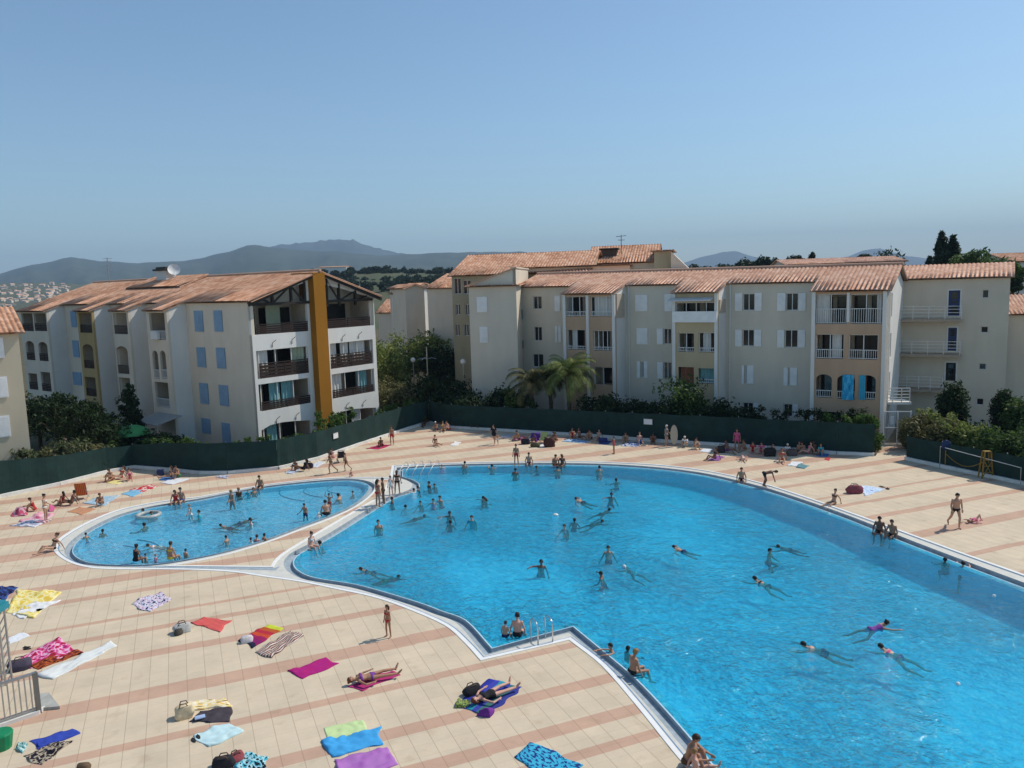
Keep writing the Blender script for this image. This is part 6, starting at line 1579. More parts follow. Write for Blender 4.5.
PEOPLE=[
# ---- deck behind the pools, left
('seated sunbather with raised knees, leftmost of the trio by the left fence','hug',112,480.5,250,1.68,'tan',('brown','short'),('shorts','red'),0,0,None),
('sunbather leaning back in the middle of the trio by the left fence','leanback',121,479,230,1.62,'mid',('brown','long'),('bikini','red'),1,0,None),
('sunbather in pink sitting at the right of the trio by the left fence','hug',129.5,480,300,1.62,'pink',('brown','bun'),('swimsuit','pink'),1,0,None),
('sunbather sitting on the white and blue towels in front of the shaded fence','longsit',171,478.5,200,1.6,'mid',('brown','long'),('bikini','navy'),1,0,None),
('sunbather sitting upright just right of the white and blue towels','hug',178.5,477.5,250,1.7,'tan',('black','short'),('shorts','green'),0,0,None),
('woman standing at the far left holding a pink towel','carry',47.3,521.5,10,1.66,'mid',('black','bun'),('bikini','white'),1,0,None),
('sunbather in a red swimsuit sitting behind the heap of pink towels','hug',34.5,511,200,1.6,'tan',('brown','short'),('swimsuit','red'),1,0,None),
('sunbather in dark red lying back left of the red striped chair','leanback',62.5,505,150,1.6,'tan',('black','long'),('swimsuit','red'),1,0,None),
('sunbather with bent knees right next to the red striped chair','leanback',71.5,505,200,1.65,'dark',('black','short'),('shorts','brown'),0,0,None),
('sunbather sitting on the wide blue towel right of the striped chair','hug',101.5,505,280,1.5,'tan',('brown','short'),('shorts','grey'),0,0,None),
('sunbather propped on an arm by the left tip of the small pool','leanback',53.5,551,230,1.6,'mid',('brown','bun'),('bikini','black'),1,0,None),
# ---- small pool
('child in the small pool near its left tip, chest above the water','wade',86,538,120,1.2,'mid',('black','short'),('shorts','blue'),0,0,.42),
('swimmer in the small pool with only the head out, near the left tip','tread',101.5,532.5,100,1.5,'tan',('black','short'),('shorts','red'),0,0,.26),
('bather sitting low in the small pool behind the floating ring','tread',144,513,200,1.6,'pink',('brown','short'),('shorts','navy'),0,0,.42),
('second bather of the low pair behind the floating ring','tread',151.5,515,330,1.6,'mid',('brown','short'),('shorts','black'),0,0,.36),
('dark haired swimmer alone in the upper left of the small pool','tread',145,526.5,160,1.6,'tan',('black','short'),('shorts','black'),0,0,.32),
('dark haired woman sitting on the near edge of the small pool with children','edge',136,561.5,60,1.64,'dark',('black','bun'),('swimsuit','black'),1,0,None),
('small child in the water beside the dark haired woman on the near edge','wade',145.5,560,40,1.0,'tan',('brown','short'),('shorts','orange'),0,0,.5),
('toddler in pink in the water between the two seated women','wade',155.5,560,30,.95,'pink',('fair','short'),('swimsuit','pink'),1,0,.46),
('bather lying back in the water behind the toddler in pink','swim',159,545.5,200,1.5,'pink',('brown','short'),('bikini','white'),1,0,.28),
('woman seen from behind in a yellow bikini on the near edge of the small pool','edge',170.5,559.5,70,1.7,'tan',('brown','bun'),('bikini','yellow'),1,0,None),
('child standing in the shallow water right of the woman in the yellow bikini','wade',185.5,556,70,1.15,'mid',('black','short'),('shorts','navy'),0,0,.55),
('bather sitting on the far edge of the small pool, left one','edge',176,502.5,270,1.6,'tan',('brown','long'),('swimsuit','red'),1,0,None),
('man in blue trunks sitting up on the far edge of the small pool','edge',182,501.5,260,1.8,'mid',('black','short'),('shorts','blue'),0,0,None),
('child in a white and pink swimsuit stepping into the water at the far edge','wade',190.5,515,240,1.35,'mid',('fair','short'),('swimsuit','white'),1,0,.95),
('bather with a turquoise top at the far edge beside the stepping child','wade',199.5,517,200,1.5,'tan',('black','short'),('tee','turquoise'),0,0,.60),
('grey haired adult standing knee deep at the far edge of the small pool','wade',232.5,505,240,1.66,'tan',('fair','short'),('shorts','grey'),0,0,1.40),
('adult with dark red top in the water right behind the grey haired one','wade',239.5,495.5,250,1.6,'tan',('red','short'),('tee','brown'),0,0,.75),
('child with a turquoise shirt at the far rim of the small pool','wade',248.5,494.5,250,1.1,'mid',('fair','short'),('tee','turquoise'),0,0,.5),
('bather bent over the far rim of the small pool beside the turquoise child','wade',254,492.5,300,1.5,'tan',('brown','short'),('shorts','navy'),0,0,.5),
('sunbather seated on the far rim of the small pool, right of the bent bather','edge',260.5,488,260,1.7,'tan',('black','short'),('shorts','brown'),0,0,None),
('swimmer on the front in the middle of the small pool','swim',240.5,521,20,1.5,'tan',('black','short'),('shorts','navy'),0,0,.22),
('child with shoulders out in the middle of the small pool, rightmost of three','tread',252,524,200,1.45,'pink',('black','short'),('swimsuit','white'),1,0,.45),
('swimmer splashing on the belly, leftmost of three in the middle of the small pool','swim',229,526.5,170,1.45,'tan',('brown','short'),('shorts','red'),0,0,.25),
('child standing chest deep near the front of the small pool','wade',227,541.5,160,1.3,'mid',('black','short'),('shorts','turquoise'),0,0,.48),
('child in white, leftmost of three at the near rim of the small pool','wade',250.5,542,60,1.2,'mid',('brown','short'),('tee','white'),0,0,.35),
('bather in pink among the three at the near rim of the small pool','wade',256.5,541,90,1.4,'pink',('brown','bun'),('swimsuit','pink'),1,0,.5),
('dark haired bather, rightmost of three at the near rim of the small pool','wade',264,539.5,60,1.4,'tan',('black','short'),('shorts','navy'),0,0,.5),
('child standing thigh deep in the right half of the small pool','wade',305.5,516,250,1.38,'tan',('black','short'),('shorts','navy'),0,0,1.12),
('child with raised arms in the right half of the small pool','armsup',329,503,240,1.3,'tan',('black','short'),('shorts','red'),0,0,1.0),
('bather leaning in the water at the right end of the small pool','tread',340.5,499,160,1.65,'mid',('black','short'),('shorts','black'),0,0,.55),
('child low in the water at the right tip of the small pool','tread',353.5,494,180,1.2,'mid',('brown','short'),('shorts','blue'),0,0,.30),
('bather seen from behind in dark trunks on the near rim of the small pool','edge',326.5,515,120,1.68,'mid',('black','short'),('shorts','black'),0,0,None),
('toddler in a white cap crouching in the water by the near rim','wade',318.5,518.5,100,1.0,'pink',('white','short'),('tee','white'),0,0,.5),
# ---- deck and edge between the pools
('tall sunburnt adult standing on the white strip between the pools','stand',379,507,40,1.7,'tan',('brown','long'),('bikini','red'),1,0,None),
('second adult standing close behind the tall one between the pools','stand',383,504,200,1.62,'dark',('brown','short'),('shorts','brown'),0,0,None),
('child with a striped swimsuit standing beside the big pool corner','stand',391,497,250,1.35,'pink',('brown','short'),('swimsuit','white'),1,0,None),
('slim girl standing on the rounded corner of the big pool','stand',397.5,493.5,90,1.5,'tan',('brown','long'),('bikini','black'),1,0,None),
('bather in the water directly below the rounded corner','wade',392.5,503,200,1.6,'dark',('black','short'),('shorts','black'),0,0,.55),
('bather with a white top climbing out near the rounded corner','hold',415,492.5,150,1.5,'mid',('brown','short'),('tee','white'),0,0,.40),
('person in black at the rounded corner edge','wade',419,490.5,200,1.6,'tan',('black','short'),('tee','black'),0,0,.45),
('man standing waist deep in the left arm of the big pool','wade',379,528,280,1.7,'mid',('black','short'),('shorts','navy'),0,0,.68),
('woman in a pale top sitting on the left tip of the big pool','edge',311,547.5,330,1.62,'pink',('brown','bun'),('bikini','white'),1,0,None),
('swimmer facing the woman at the left tip of the big pool','tread',322.5,545,170,1.6,'mid',('black','short'),('shorts','black'),0,0,.36),
('lone swimmer floating in the left bay of the big pool','swim',372,570.5,170,1.55,'mid',('brown','short'),('bikini','navy'),1,0,.25),
('dark swimmer mostly under water right of the lone swimmer','crawl',384,577,20,1.6,'dark',('black','short'),('shorts','green'),0,0,.05),
('child riding high in the cluster near the far left corner of the big pool','wade',429.5,487,200,1.5,'tan',('black','short'),('tee','brown'),0,0,.55),
('second bather of the cluster near the far left pool corner','tread',435.5,486.5,250,1.5,'tan',('black','short'),('shorts','red'),0,0,.30),
('swimmer left of the close pair, towards the rounded corner','tread',421.5,504.5,250,1.55,'mid',('black','short'),('shorts','navy'),0,0,.35),
('left swimmer of the close upright pair in the left half','tread',433.5,503,260,1.55,'mid',('black','short'),('swimsuit','blue'),1,0,.42),
('right and taller swimmer of the close upright pair in the left half','tread',441.5,501,230,1.65,'mid',('black','short'),('shorts','black'),0,0,.5),
('head of a swimmer with a white shoulder near the dividing strip','tread',406,508.5,90,1.5,'pink',('black','short'),('tee','white'),0,0,.30),
('swimmer just under the surface left of the close pair','crawl',414,516.5,30,1.5,'dark',('brown','short'),('shorts','brown'),0,0,.06),
('swimmer with arms spread, upper one of the pair left of centre','tread',449,515.5,270,1.6,'dark',('black','short'),('shorts','black'),0,0,.42),
('swimmer right in front of the one with spread arms','tread',449.5,524.5,90,1.5,'dark',('black','short'),('shorts','navy'),0,0,.32),
('swimmer with a pale blue shirt at the left centre of the big pool','tread',473,521,260,1.6,'pink',('black','short'),('tee','turquoise'),0,0,.5),
('left head of the embracing pair in the upper middle of the pool','tread',482.5,500,10,1.6,'tan',('black','short'),('shorts','black'),0,0,.36),
('right head of the embracing pair in the upper middle of the pool','tread',486.5,500.5,190,1.55,'mid',('brown','long'),('bikini','black'),1,0,.33),
('bather standing at the far edge with the torso out, left of the ladder gap','wade',464.5,468.5,90,1.65,'mid',('black','short'),('shorts','black'),0,0,.78),
('swimmer resting at the far edge between two standing groups','hold',492,468.5,90,1.6,'tan',('black','short'),('shorts','navy'),0,0,.42),
('child holding the far edge beside the entry rails','hold',441.5,468,80,1.3,'pink',('fair','short'),('swimsuit','blue'),1,0,.35),
('tall bather standing on the lip at the far edge','stand',516.5,466,260,1.6,'tan',('black','short'),('shorts','red'),0,-.05,None),
('bather in the water in front of the tall one at the far edge','wade',515,474,90,1.65,'dark',('brown','short'),('shorts','brown'),0,0,.62),
('bather sitting on the far edge with legs apart','edge',529,464.5,270,1.75,'mid',('black','short'),('shorts','navy'),0,0,None),
('head of a swimmer below the bather with legs apart','tread',537.5,468.5,200,1.5,'dark',('brown','short'),('shorts','black'),0,0,.30),
('left bather of the huddle seated on the far edge','edge',555,466,300,1.65,'tan',('brown','short'),('shorts','brown'),0,0,None),
('right bather of the huddle seated on the far edge','edge',562.5,466,240,1.7,'dark',('red','long'),('bikini','brown'),1,0,None),
('bather in the water in front of the seated huddle at the far edge','wade',557.5,471,90,1.55,'tan',('black','short'),('shorts','navy'),0,0,.5),
('bather alone against the far wall of the big pool, right of the huddle','wade',599,470.5,90,1.6,'mid',('black','short'),('shorts','black'),0,0,.5),
('swimmer with only the head out near the far wall','tread',616.5,481.5,110,1.5,'tan',('black','short'),('shorts','black'),0,0,.28),
('dark swimmer with arms held out below the lone head','tread',610.5,497,270,1.65,'dark',('black','short'),('shorts','black'),0,0,.45),
('swimmer gliding diagonally in the centre of the big pool','crawl',582.5,502,130,1.65,'mid',('brown','short'),('shorts','black'),0,0,.25),
('swimmer lying flat just right of the diagonal one','swim',602,511.5,30,1.5,'dark',('black','short'),('shorts','black'),0,0,.18),
('swimmer with head up, left in the row of three in the centre','tread',573.5,521.5,80,1.5,'dark',('black','short'),('shorts','navy'),0,0,.25),
('swimmer with legs trailing, right in the row of three in the centre','swim',593,522,10,1.5,'dark',('brown','short'),('shorts','brown'),0,0,.16),
('swimmer with wet pale shoulders nearest in the central row','tread',566,529,240,1.65,'pink',('brown','short'),('bikini','white'),1,0,.40),
('bather standing chest deep in the middle of the big pool','wade',608.5,552,260,1.75,'mid',('black','short'),('shorts','navy'),0,0,.5),
('dark bather with both arms out left of the middle of the pool','tread',540.5,566.5,265,1.7,'dark',('black','short'),('shorts','black'),0,0,.55),
('small dark child with one arm out in the middle of the pool','tread',603.5,577.5,160,1.45,'dark',('black','short'),('shorts','turquoise'),0,0,.42),
('pale swimmer in a white cap floating on the back in the middle','swim',633,570.5,130,1.5,'pink',('white','short'),('bikini','white'),1,0,.20),
('small swimmer heading away on the right of the middle','crawl',683,551.5,135,1.45,'mid',('black','short'),('shorts','navy'),0,0,.28),
('swimmer with face out, left of the pair on the right side','tread',768.5,552.5,330,1.6,'mid',('black','short'),('shorts','brown'),0,0,.34),
('swimmer drifting on the side, right of the pair on the right side','swim',789.5,547,170,1.5,'dark',('brown','short'),('shorts','navy'),0,0,.18),
('swimmer with legs kicking in the right centre of the pool','swim',767,584,130,1.7,'mid',('black','short'),('bikini','black'),1,0,.32),
('swimmer in blue trunks stretched out in the lower right of the pool','swim',822,648.5,158,1.75,'pink',('black','short'),('shorts','navy'),0,0,.28),
('swimmer in a dark purple top, upper one of the lower right pair','swim',872,628.5,10,1.7,'tan',('black','bun'),('swimsuit','purple'),1,0,.42),
('pink skinned swimmer, lower one of the lower right pair','swim',898,654.5,130,1.7,'pink',('black','short'),('bikini','pink'),1,0,.32),
('bather sitting in the near corner beside the ladder, small one','edge',505,637.5,60,1.2,'mid',('brown','short'),('shorts','navy'),0,-.05,None),
('bather with a bare back sitting in the near corner beside the ladder','edge',517.5,636.5,80,1.7,'pink',('black','bun'),('shorts','black'),0,-.05,None),
('dark swimmer holding the pool lip near the right hand seated bather','hold',613,651,200,1.6,'tan',('black','short'),('shorts','black'),0,0,.45),
('swimmer half hidden behind the seated fair haired bather','tread',626,652,20,1.5,'dark',('black','short'),('shorts','black'),0,0,.28),
('fair haired bather sitting on the near edge with legs in the water','edge',633,673.5,20,1.62,'tan',('fair','short'),('brief','black'),0,-.03,None),
('dark haired adult hunched on the near edge at the bottom of the picture','hug',688,765.5,330,1.75,'tan',('brown','short'),('shorts','brown'),0,0,None),
('fair haired child reclining by the hunched adult with feet towards the water','longsit',696,776,5,1.35,'pink',('fair','short'),('brief','white'),0,0,None),
# ---- right rim
('bather leaning forward on the far right rim near the big towels','edge',741.5,480.5,250,1.7,'mid',('brown','short'),('shorts','black'),0,0,None),
('dark figure bending down over the right rim','bend',764.5,486.5,350,1.6,'dark',('black','short'),('shorts','black'),0,0,None),
('sunbather leaning back on straight arms at the right rim','edgelean',833.5,504,215,1.68,'mid',('brown','bun'),('bikini','brown'),1,0,None),
('left one of the dark pair sitting with feet in the water at the right rim','edge',879.5,533,235,1.72,'dark',('black','short'),('shorts','black'),0,-.05,None),
('right one of the dark pair sitting with feet in the water at the right rim','edge',892.5,536.5,215,1.7,'tan',('brown','short'),('shorts','black'),0,-.05,None),
('left head of the two swimmers under the right rim','tread',945,562.5,60,1.5,'dark',('black','short'),('shorts','black'),0,0,.32),
('right head of the two swimmers under the right rim, pale arm on the lip','hold',963,567,60,1.5,'pink',('black','short'),('shorts','black'),0,0,.34),
('man in dark briefs striding across the right deck','walk',954.5,527,265,1.85,'mid',('black','short'),('brief','black'),0,0,None),
('child sunbathing flat on the back beside the striding man','supineknee',975,521.5,30,1.35,'pink',('fair','short'),('swimsuit','pink'),1,0,None),
# ---- far deck
('standing man in pink shorts where the left fence meets the deck','stand',392,445,250,1.6,'tan',('brown','short'),('shorts','red'),0,0,None),
('sunbather sitting on the red towel beside the standing man','hug',382,446.5,250,1.5,'dark',('black','short'),('shorts','brown'),0,0,None),
('walker in dark swimwear striding behind the small pool','walk',332.5,473.5,200,1.65,'tan',('brown','long'),('bikini','black'),1,0,None),
('slim youth walking just right of the striding bather','walk',347.5,471,190,1.35,'tan',('brown','short'),('shorts','brown'),0,0,None),
('toddler in pink sitting down behind the right end of the small pool','hug',352,476.5,250,.9,'pink',('fair','short'),('swimsuit','pink'),1,0,None),
('sunbather sitting by the pram near the curving fence','hug',333,459,250,1.55,'pink',('brown','long'),('swimsuit','pink'),1,0,None),
('sunbather sitting upright against the curving fence kerb','hug',297,470,240,1.55,'dark',('black','short'),('shorts','brown'),0,0,None),
('sunbather in black lying against the curving fence kerb','leanback',304,471,190,1.6,'dark',('black','long'),('tee','black'),1,0,None),
('sunbather in a white hat sitting in the corner of the two fences','hug',436.5,430.5,250,1.6,'tan',('white','short'),('shorts','brown'),0,0,None),
('sunbather leaning forward right of the white hat in the fence corner','hug',448.5,430.5,220,1.65,'pink',('brown','short'),('shorts','red'),0,0,None),
('sunbather sitting alone on the far deck by a white towel','longsit',435.5,445.5,300,1.55,'mid',('black','short'),('bikini','black'),1,0,None),
('adult walking along the far deck with a small child','walk',494.5,444,250,1.65,'mid',('black','bun'),('tee','black'),1,0,None),
('small child walking beside the adult on the far deck','walk',498,445,250,1.0,'mid',('brown','short'),('shorts','white'),0,0,None),
('sunbather in the shade, left of the three beside the green chair group','hug',572,438,270,1.6,'tan',('brown','long'),('swimsuit','red'),1,0,None),
('sunbather in the shade, middle of the three on the blue towels','leanback',580,439,300,1.6,'dark',('black','short'),('shorts','brown'),0,0,None),
('sunbather in the shade, right of the three on the blue towels','hug',590.5,439.5,240,1.6,'tan',('brown','short'),('shorts','navy'),0,0,None),
('person curled up under the green folding chair','hug',536,442.5,200,1.5,'dark',('black','short'),('tee','purple'),0,0,None),
('child in red standing on the sunny far deck','stand',613.5,454,180,1.35,'tan',('brown','short'),('swimsuit','red'),1,0,None),
('adult in a white hat standing with a pale board in front of the long fence','carry',667,446,320,1.68,'mid',('white','short'),('tee','grey'),1,0,None),
('person with a light top sitting right of the board carrier','hug',685.5,446.5,240,1.6,'mid',('white','short'),('tee','white'),1,0,None),
('sunbather sitting in the shade between the board carrier and the fence sign','hug',653,443,260,1.6,'dark',('black','short'),('shorts','brown'),0,0,None),
('sunbather leaning on an elbow on the purple towel','leanback',714,460,200,1.6,'dark',('black','long'),('bikini','black'),1,0,None),
('sunbather lying on the back in front of the standing pair in the shade','supineknee',743,460.5,260,1.6,'pink',('brown','short'),('bikini','white'),1,0,None),
('person in a pink top standing in the shade of the long fence','stand',737,450.5,250,1.65,'tan',('brown','short'),('tee','pink'),1,0,None),
('sunbather in red sitting in the shade, left of the seated pair','hug',753,452.5,250,1.6,'pink',('brown','short'),('tee','red'),0,0,None),
('sunbather in pink sitting in the shade, right of the seated pair','hug',762,453,240,1.6,'pink',('brown','short'),('tee','pink'),1,0,None),
('sunbather reclining at the edge of the fence shadow near the white towels','leanback',782,461.5,250,1.6,'tan',('brown','long'),('bikini','red'),1,0,None),
('person with a white cap sitting in the shade behind the white towels','hug',787.5,454,250,1.5,'pink',('white','short'),('tee','white'),0,0,None),
('sunbather lying in the shade, left part of the row near the hedge end','leanback',797,453.5,200,1.6,'tan',('brown','short'),('shorts','brown'),0,0,None),
('sunbather with bent knees in the shade, right part of the row near the hedge end','leanback',808,454,180,1.6,'pink',('brown','long'),('bikini','pink'),1,0,None),
('person in a turquoise top sitting at the right end of the fence shadow','hug',821,454.5,240,1.5,'mid',('fair','short'),('tee','turquoise'),1,0,None),
('sunbather sitting beside the pink towel under the long fence','hug',519,440.5,200,1.62,'tan',('black','short'),('shorts','navy'),0,0,None),
('sunbather sitting between the square cool box and the shaded trio','hug',556,441.5,217,1.62,'dark',('brown','long'),('bikini','red'),1,0,None),
('sunbather stretched behind the dark blue towel by the fence','leanback',598,440.5,234,1.62,'mid',('black','short'),('shorts','black'),0,0,None),
('sunbather huddled by the kerb left of the blue and white towel','hug',626,442.5,251,1.62,'tan',('brown','long'),('bikini','green'),1,0,None),
('sunbather leaning back on the blue and white towel right end','leanback',640,443.5,268,1.62,'pink',('black','short'),('shorts','blue'),0,0,None),
('sunbather beside the pale towel at the border of the shadow','hug',695,448.5,285,1.62,'mid',('brown','long'),('bikini','white'),1,0,None),
('dark sunbather lying behind the purple towel in the shade','leanback',728,452.5,302,1.62,'dark',('black','short'),('shorts','purple'),0,0,None),
('sunbather crouching between the standing pink top and the red top','hug',745,450.5,209,1.62,'tan',('brown','long'),('bikini','orange'),1,0,None),
('sunbather by the black bag in the shade','hug',774,454.5,226,1.62,'pink',('black','short'),('shorts','black'),0,0,None),
('sunbather with knees up behind the row in the shade','hug',802,452.8,243,1.62,'tan',('brown','long'),('bikini','navy'),1,0,None),
('dark sunbather at the kerb left of the turquoise top','leanback',814,453.5,260,1.62,'dark',('black','short'),('shorts','brown'),0,0,None),
('sunbather stretched out between the two in the fence corner','longsit',443,431,277,1.62,'mid',('brown','long'),('bikini','yellow'),1,0,None),
# ---- near deck
('girl in a small bikini standing alone on the near deck','stand',388,637.5,230,1.26,'tan',('brown','long'),('bikini','red'),1,0,None),
('tanned woman in a white and dark bikini lying on the magenta towel','supine',374.5,679,22,1.72,'tan',('red','bun'),('bikini','purple'),1,.03,None),
('pale woman in a black swimsuit lying on the large blue towel','supine',494,696,38,1.68,'pink',('red','long'),('swimsuit','black'),1,.03,None),
]
for r in PEOPLE:
    lab,pose,px,py,az,h,sk,hr,su,fem,z,wt=r
    if pose=='tread': pose=['tread2','tread','tread3','tread2'][int(px*7+py)%4]
    if pose=='wade': pose=['wade2','wade','wade2'][int(px*3+py)%3]
    su=(su[0],su[1]) if not (pose.startswith('tread') and not fem and su[0]=='shorts') else ('shorts','navy')
    fem=fem if not pose.startswith(('tread','swim','crawl')) else fem
    person(lab,pose,px,py,az,h,sk,hr,su,bool(fem),z,wt,group='bathers in and around the two pools' if (wt is not None or pose in('edge','edgelean','hold')) else 'people sunbathing and walking on the tiled deck',detail=(lab.startswith(('girl','man in dark','tanned','pale woman','fair haired','dark haired adult','slim girl'))))
print('people',len(PEOPLE),'bodies',len(BODY))
# ------------------------------------------------------------ towels and beach things
def towel(label, q, m, wr=.03, seed=None, name='towel', cat='towel', nu=24, nv_=14, ragged=.085, z=.012, piles=0.):
    """cloth spread on the deck; q = four ground corners seen at pixels, uv runs q0->q1 along u"""
    wr=wr*1.5; c=[P(*p) for p in q]; seed=seed if seed is not None else random.randrange(999); vs=[]; uvs=[]
    for j in range(nv_+1):
        for i in range(nu+1):
            u=i/nu; v=j/nv_
            p=c[0]*(1-u)*(1-v)+c[1]*u*(1-v)+c[2]*u*v+c[3]*(1-u)*v
            w=noise.noise(Vector((p.x*1.3+seed,p.y*1.3,seed)))*wr+abs(noise.noise(Vector((p.x*3.1,p.y*3.1+seed,2.))))*wr*1.2
            e=min(u,1-u,v,1-v); 
            dx=noise.noise(Vector((p.x*2+seed,p.y*2,5)))*ragged*(1.6 if e<.08 else .3); dy=noise.noise(Vector((p.x*2,p.y*2+seed,9)))*ragged*(1.6 if e<.08 else .3)
            hh=z+max(0,w)+piles*max(0,noise.noise(Vector((p.x*2.2+seed,p.y*2.2,1)))+.25)*min(1,e*7)
            vs.append(Vector((p.x+dx,p.y+dy,hh))); uvs.append((u,v))
    n=len(vs); k=nu+1; fs=[]
    for j in range(nv_):
        for i in range(nu): a=j*k+i; fs.append((a,a+1,a+k+1,a+k))
    vs+= [Vector((v.x,v.y,.004)) for v in vs]; uvs+=uvs
    bd=[(i) for i in range(nu)]
    for i in range(nu):
        fs.append((i+1,i,i+n,i+1+n)); a=nv_*k+i; fs.append((a,a+1,a+1+n,a+n))
    for j in range(nv_):
        a=j*k; fs.append((a,a+k,a+k+n,a+n)); a=j*k+nu; fs.append((a+k,a,a+n,a+k+n))
    mb=MB(); mb.add(vs,fs); mb.uv=uvs; base=Vector((c[0].x,c[0].y,0))
    o=obj(name,mb,m,None,smooth=True,loc=base); return tag(o,label,cat,'towels spread on the tiled deck' if cat=='towel' else None)
T=towel
W_=(.72,.70,.68)
T('white and blue patterned towel with dark clothes on it, alone left of the rucksack',[(130,604),(161,592.5),(172,600),(148,612)],blotmat('t1',[(.10,.12,.30),W_,(.50,.30,.42),(.62,.66,.78),(.03,.03,.08)],7),.05)
T('plain coral red towel beside the small rucksack',[(191,623),(206,617.5),(231,620.5),(219,632.5)],mat('coral_towel',(.60,.10,.09),.95,.1,4),.03)
T('dark towel with red and orange stripes and a lime end',[(238,641),(268,625.5),(284,628),(254,648)],stripemat('t3',[(.02,.02,.05),(.22,.02,.12),(.30,.02,.10),(.50,.07,.03),(.42,.03,.05),(.45,.10,.03),(.50,.55,.05)],1.0),.03)
T('brown and white striped towel parallel to the red striped one',[(254,653),(290,631),(303.5,636),(271,658)],stripemat('t4',[(.16,.05,.05),(.62,.58,.52),(.12,.04,.04),(.50,.38,.30)],4.5,'Y'),.05,piles=.05)
T('magenta towel with a faint dark motif and pale corners',[(287,672),(326,657.5),(338,664.5),(303,679)],blotmat('t5',[(.12,.01,.07),(.42,.02,.16),(.38,.02,.18)],3.,False),.03)
T('yellow and white patterned towel above the charcoal one',[(178,712),(187,702),(224,699),(233,707)],blotmat('t6',[(.25,.16,.08),(.75,.60,.25),(.78,.72,.55),(.70,.45,.12)],4),.05)
T('charcoal towel with a small book and a cord on it',[(191,721),(200,712),(232,708),(229,722)],mat('charcoal_towel',(.055,.045,.055),.95,.25,4),.06,piles=.06)
T('very pale cyan towel nearest the viewer in the group of three',[(192,735),(230,722),(242,733),(207,748.5)],mat('pale_cyan_towel',(.50,.68,.70),.95,.06,4),.04)
T('light green towel at the top of the green, blue and purple group',[(325,729),(362,721),(366,732),(325,741)],mat('light_green_towel',(.52,.66,.32),.95,.08,4),.04)
T('sky blue crumpled towel between the green and the purple one',[(320,742),(380,728),(382,744),(332,758)],mat('sky_blue_towel',(.05,.33,.66),.95,.12,5),.06)
T('purple towel with dark blots cut by the bottom edge',[(332,761),(388,746),(398,765),(345,784)],blotmat('t12',[(.16,.04,.22),(.36,.13,.42),(.40,.17,.46)],3,False),.06)
T('turquoise towel with dark spots at the bottom centre of the picture',[(514,757),(531,742),(583,764),(560,790)],blotmat('t13',[(.02,.04,.16),(.02,.05,.20),(.04,.35,.55),(.06,.42,.60)],13),.02)
T('navy and green striped beach towel under the pale woman',[(455,707),(490,679),(523,687.5),(487,715)],stripemat('t14',[(.03,.04,.30),(.05,.06,.36),(.03,.28,.36),(.05,.06,.34),(.05,.16,.16),(.04,.05,.24)],1.,'Y'),.02)
T('magenta towel under the tanned woman in the bikini',[(348,686),(392,670),(402,675),(362,691)],mat('magenta_towel',(.42,.03,.16),.95,.1,4),.015)
T('royal blue towel above the black patterned one in the lower left',[(30,741),(74,727.5),(80,735),(34,750)],mat('royal_blue_towel',(.03,.06,.36),.95,.1,4),.03)
T('black patterned towel with a pale motif in the lower left corner',[(22,757),(50,745),(74,742),(40,766)],blotmat('t17',[(.01,.01,.015),(.02,.02,.03),(.40,.33,.25),(.02,.02,.02)],5),.06)
T('bright pink floral towel behind the steel barrier',[(11,664),(57,637.5),(80,652),(32,668)],blotmat('t18',[(.35,.02,.12),(.62,.08,.26),(.66,.40,.52),(.60,.06,.22),(.30,.02,.03)],6),.03,piles=.10)
T('dark maroon towel folded along the pink floral one',[(33,664),(78,650),(83,654),(38,670)],blotmat('t18b',[(.05,.01,.01),(.20,.03,.02),(.42,.10,.03),(.04,.01,.01)],6),.04,piles=.1)
T('long white towel stretched out right of the pink floral one',[(36,676),(112,641.5),(118,646),(52,680)],mat('white_towel_long',(.66,.68,.66),.95,.05,4),.05)
T('small white towel near the lattice post',[(8,639),(24,632),(31,636),(8,645)],mat('white_towel_small',(.68,.70,.72),.95,.04,4),.03)
T('yellow towel heap at the left above the white crumpled one',[(6,612),(18,590),(62,592),(34,618)],blotmat('t20',[(.55,.40,.10),(.72,.58,.16),(.76,.68,.34),(.68,.48,.08)],5),.06)
T('navy and teal towel cut by the left edge',[(-12,596),(-8,586),(18,588),(4,600)],blotmat('t21',[(.02,.03,.12),(.04,.08,.25),(.02,.02,.06)],5),.08)
T('white crumpled cloth with a dark border below the yellow towel',[(11,615),(34,602),(60,601),(24,619)],mat('white_cloth_crumpled',(.70,.70,.70),.95,.08,4),.08)
T('small teal patterned cloth left of the royal blue towel',[(12,750),(18,743),(29,744),(24,755)],blotmat('t22',[(.03,.12,.14),(.10,.30,.32),(.5,.6,.55)],5),.07)
T('cyan and black towel cut by the bottom edge',[(234,768),(245,753),(268,757),(262,778)],blotmat('t23',[(.01,.02,.03),(.06,.35,.45),(.35,.60,.65),(.01,.02,.03)],5),.07)
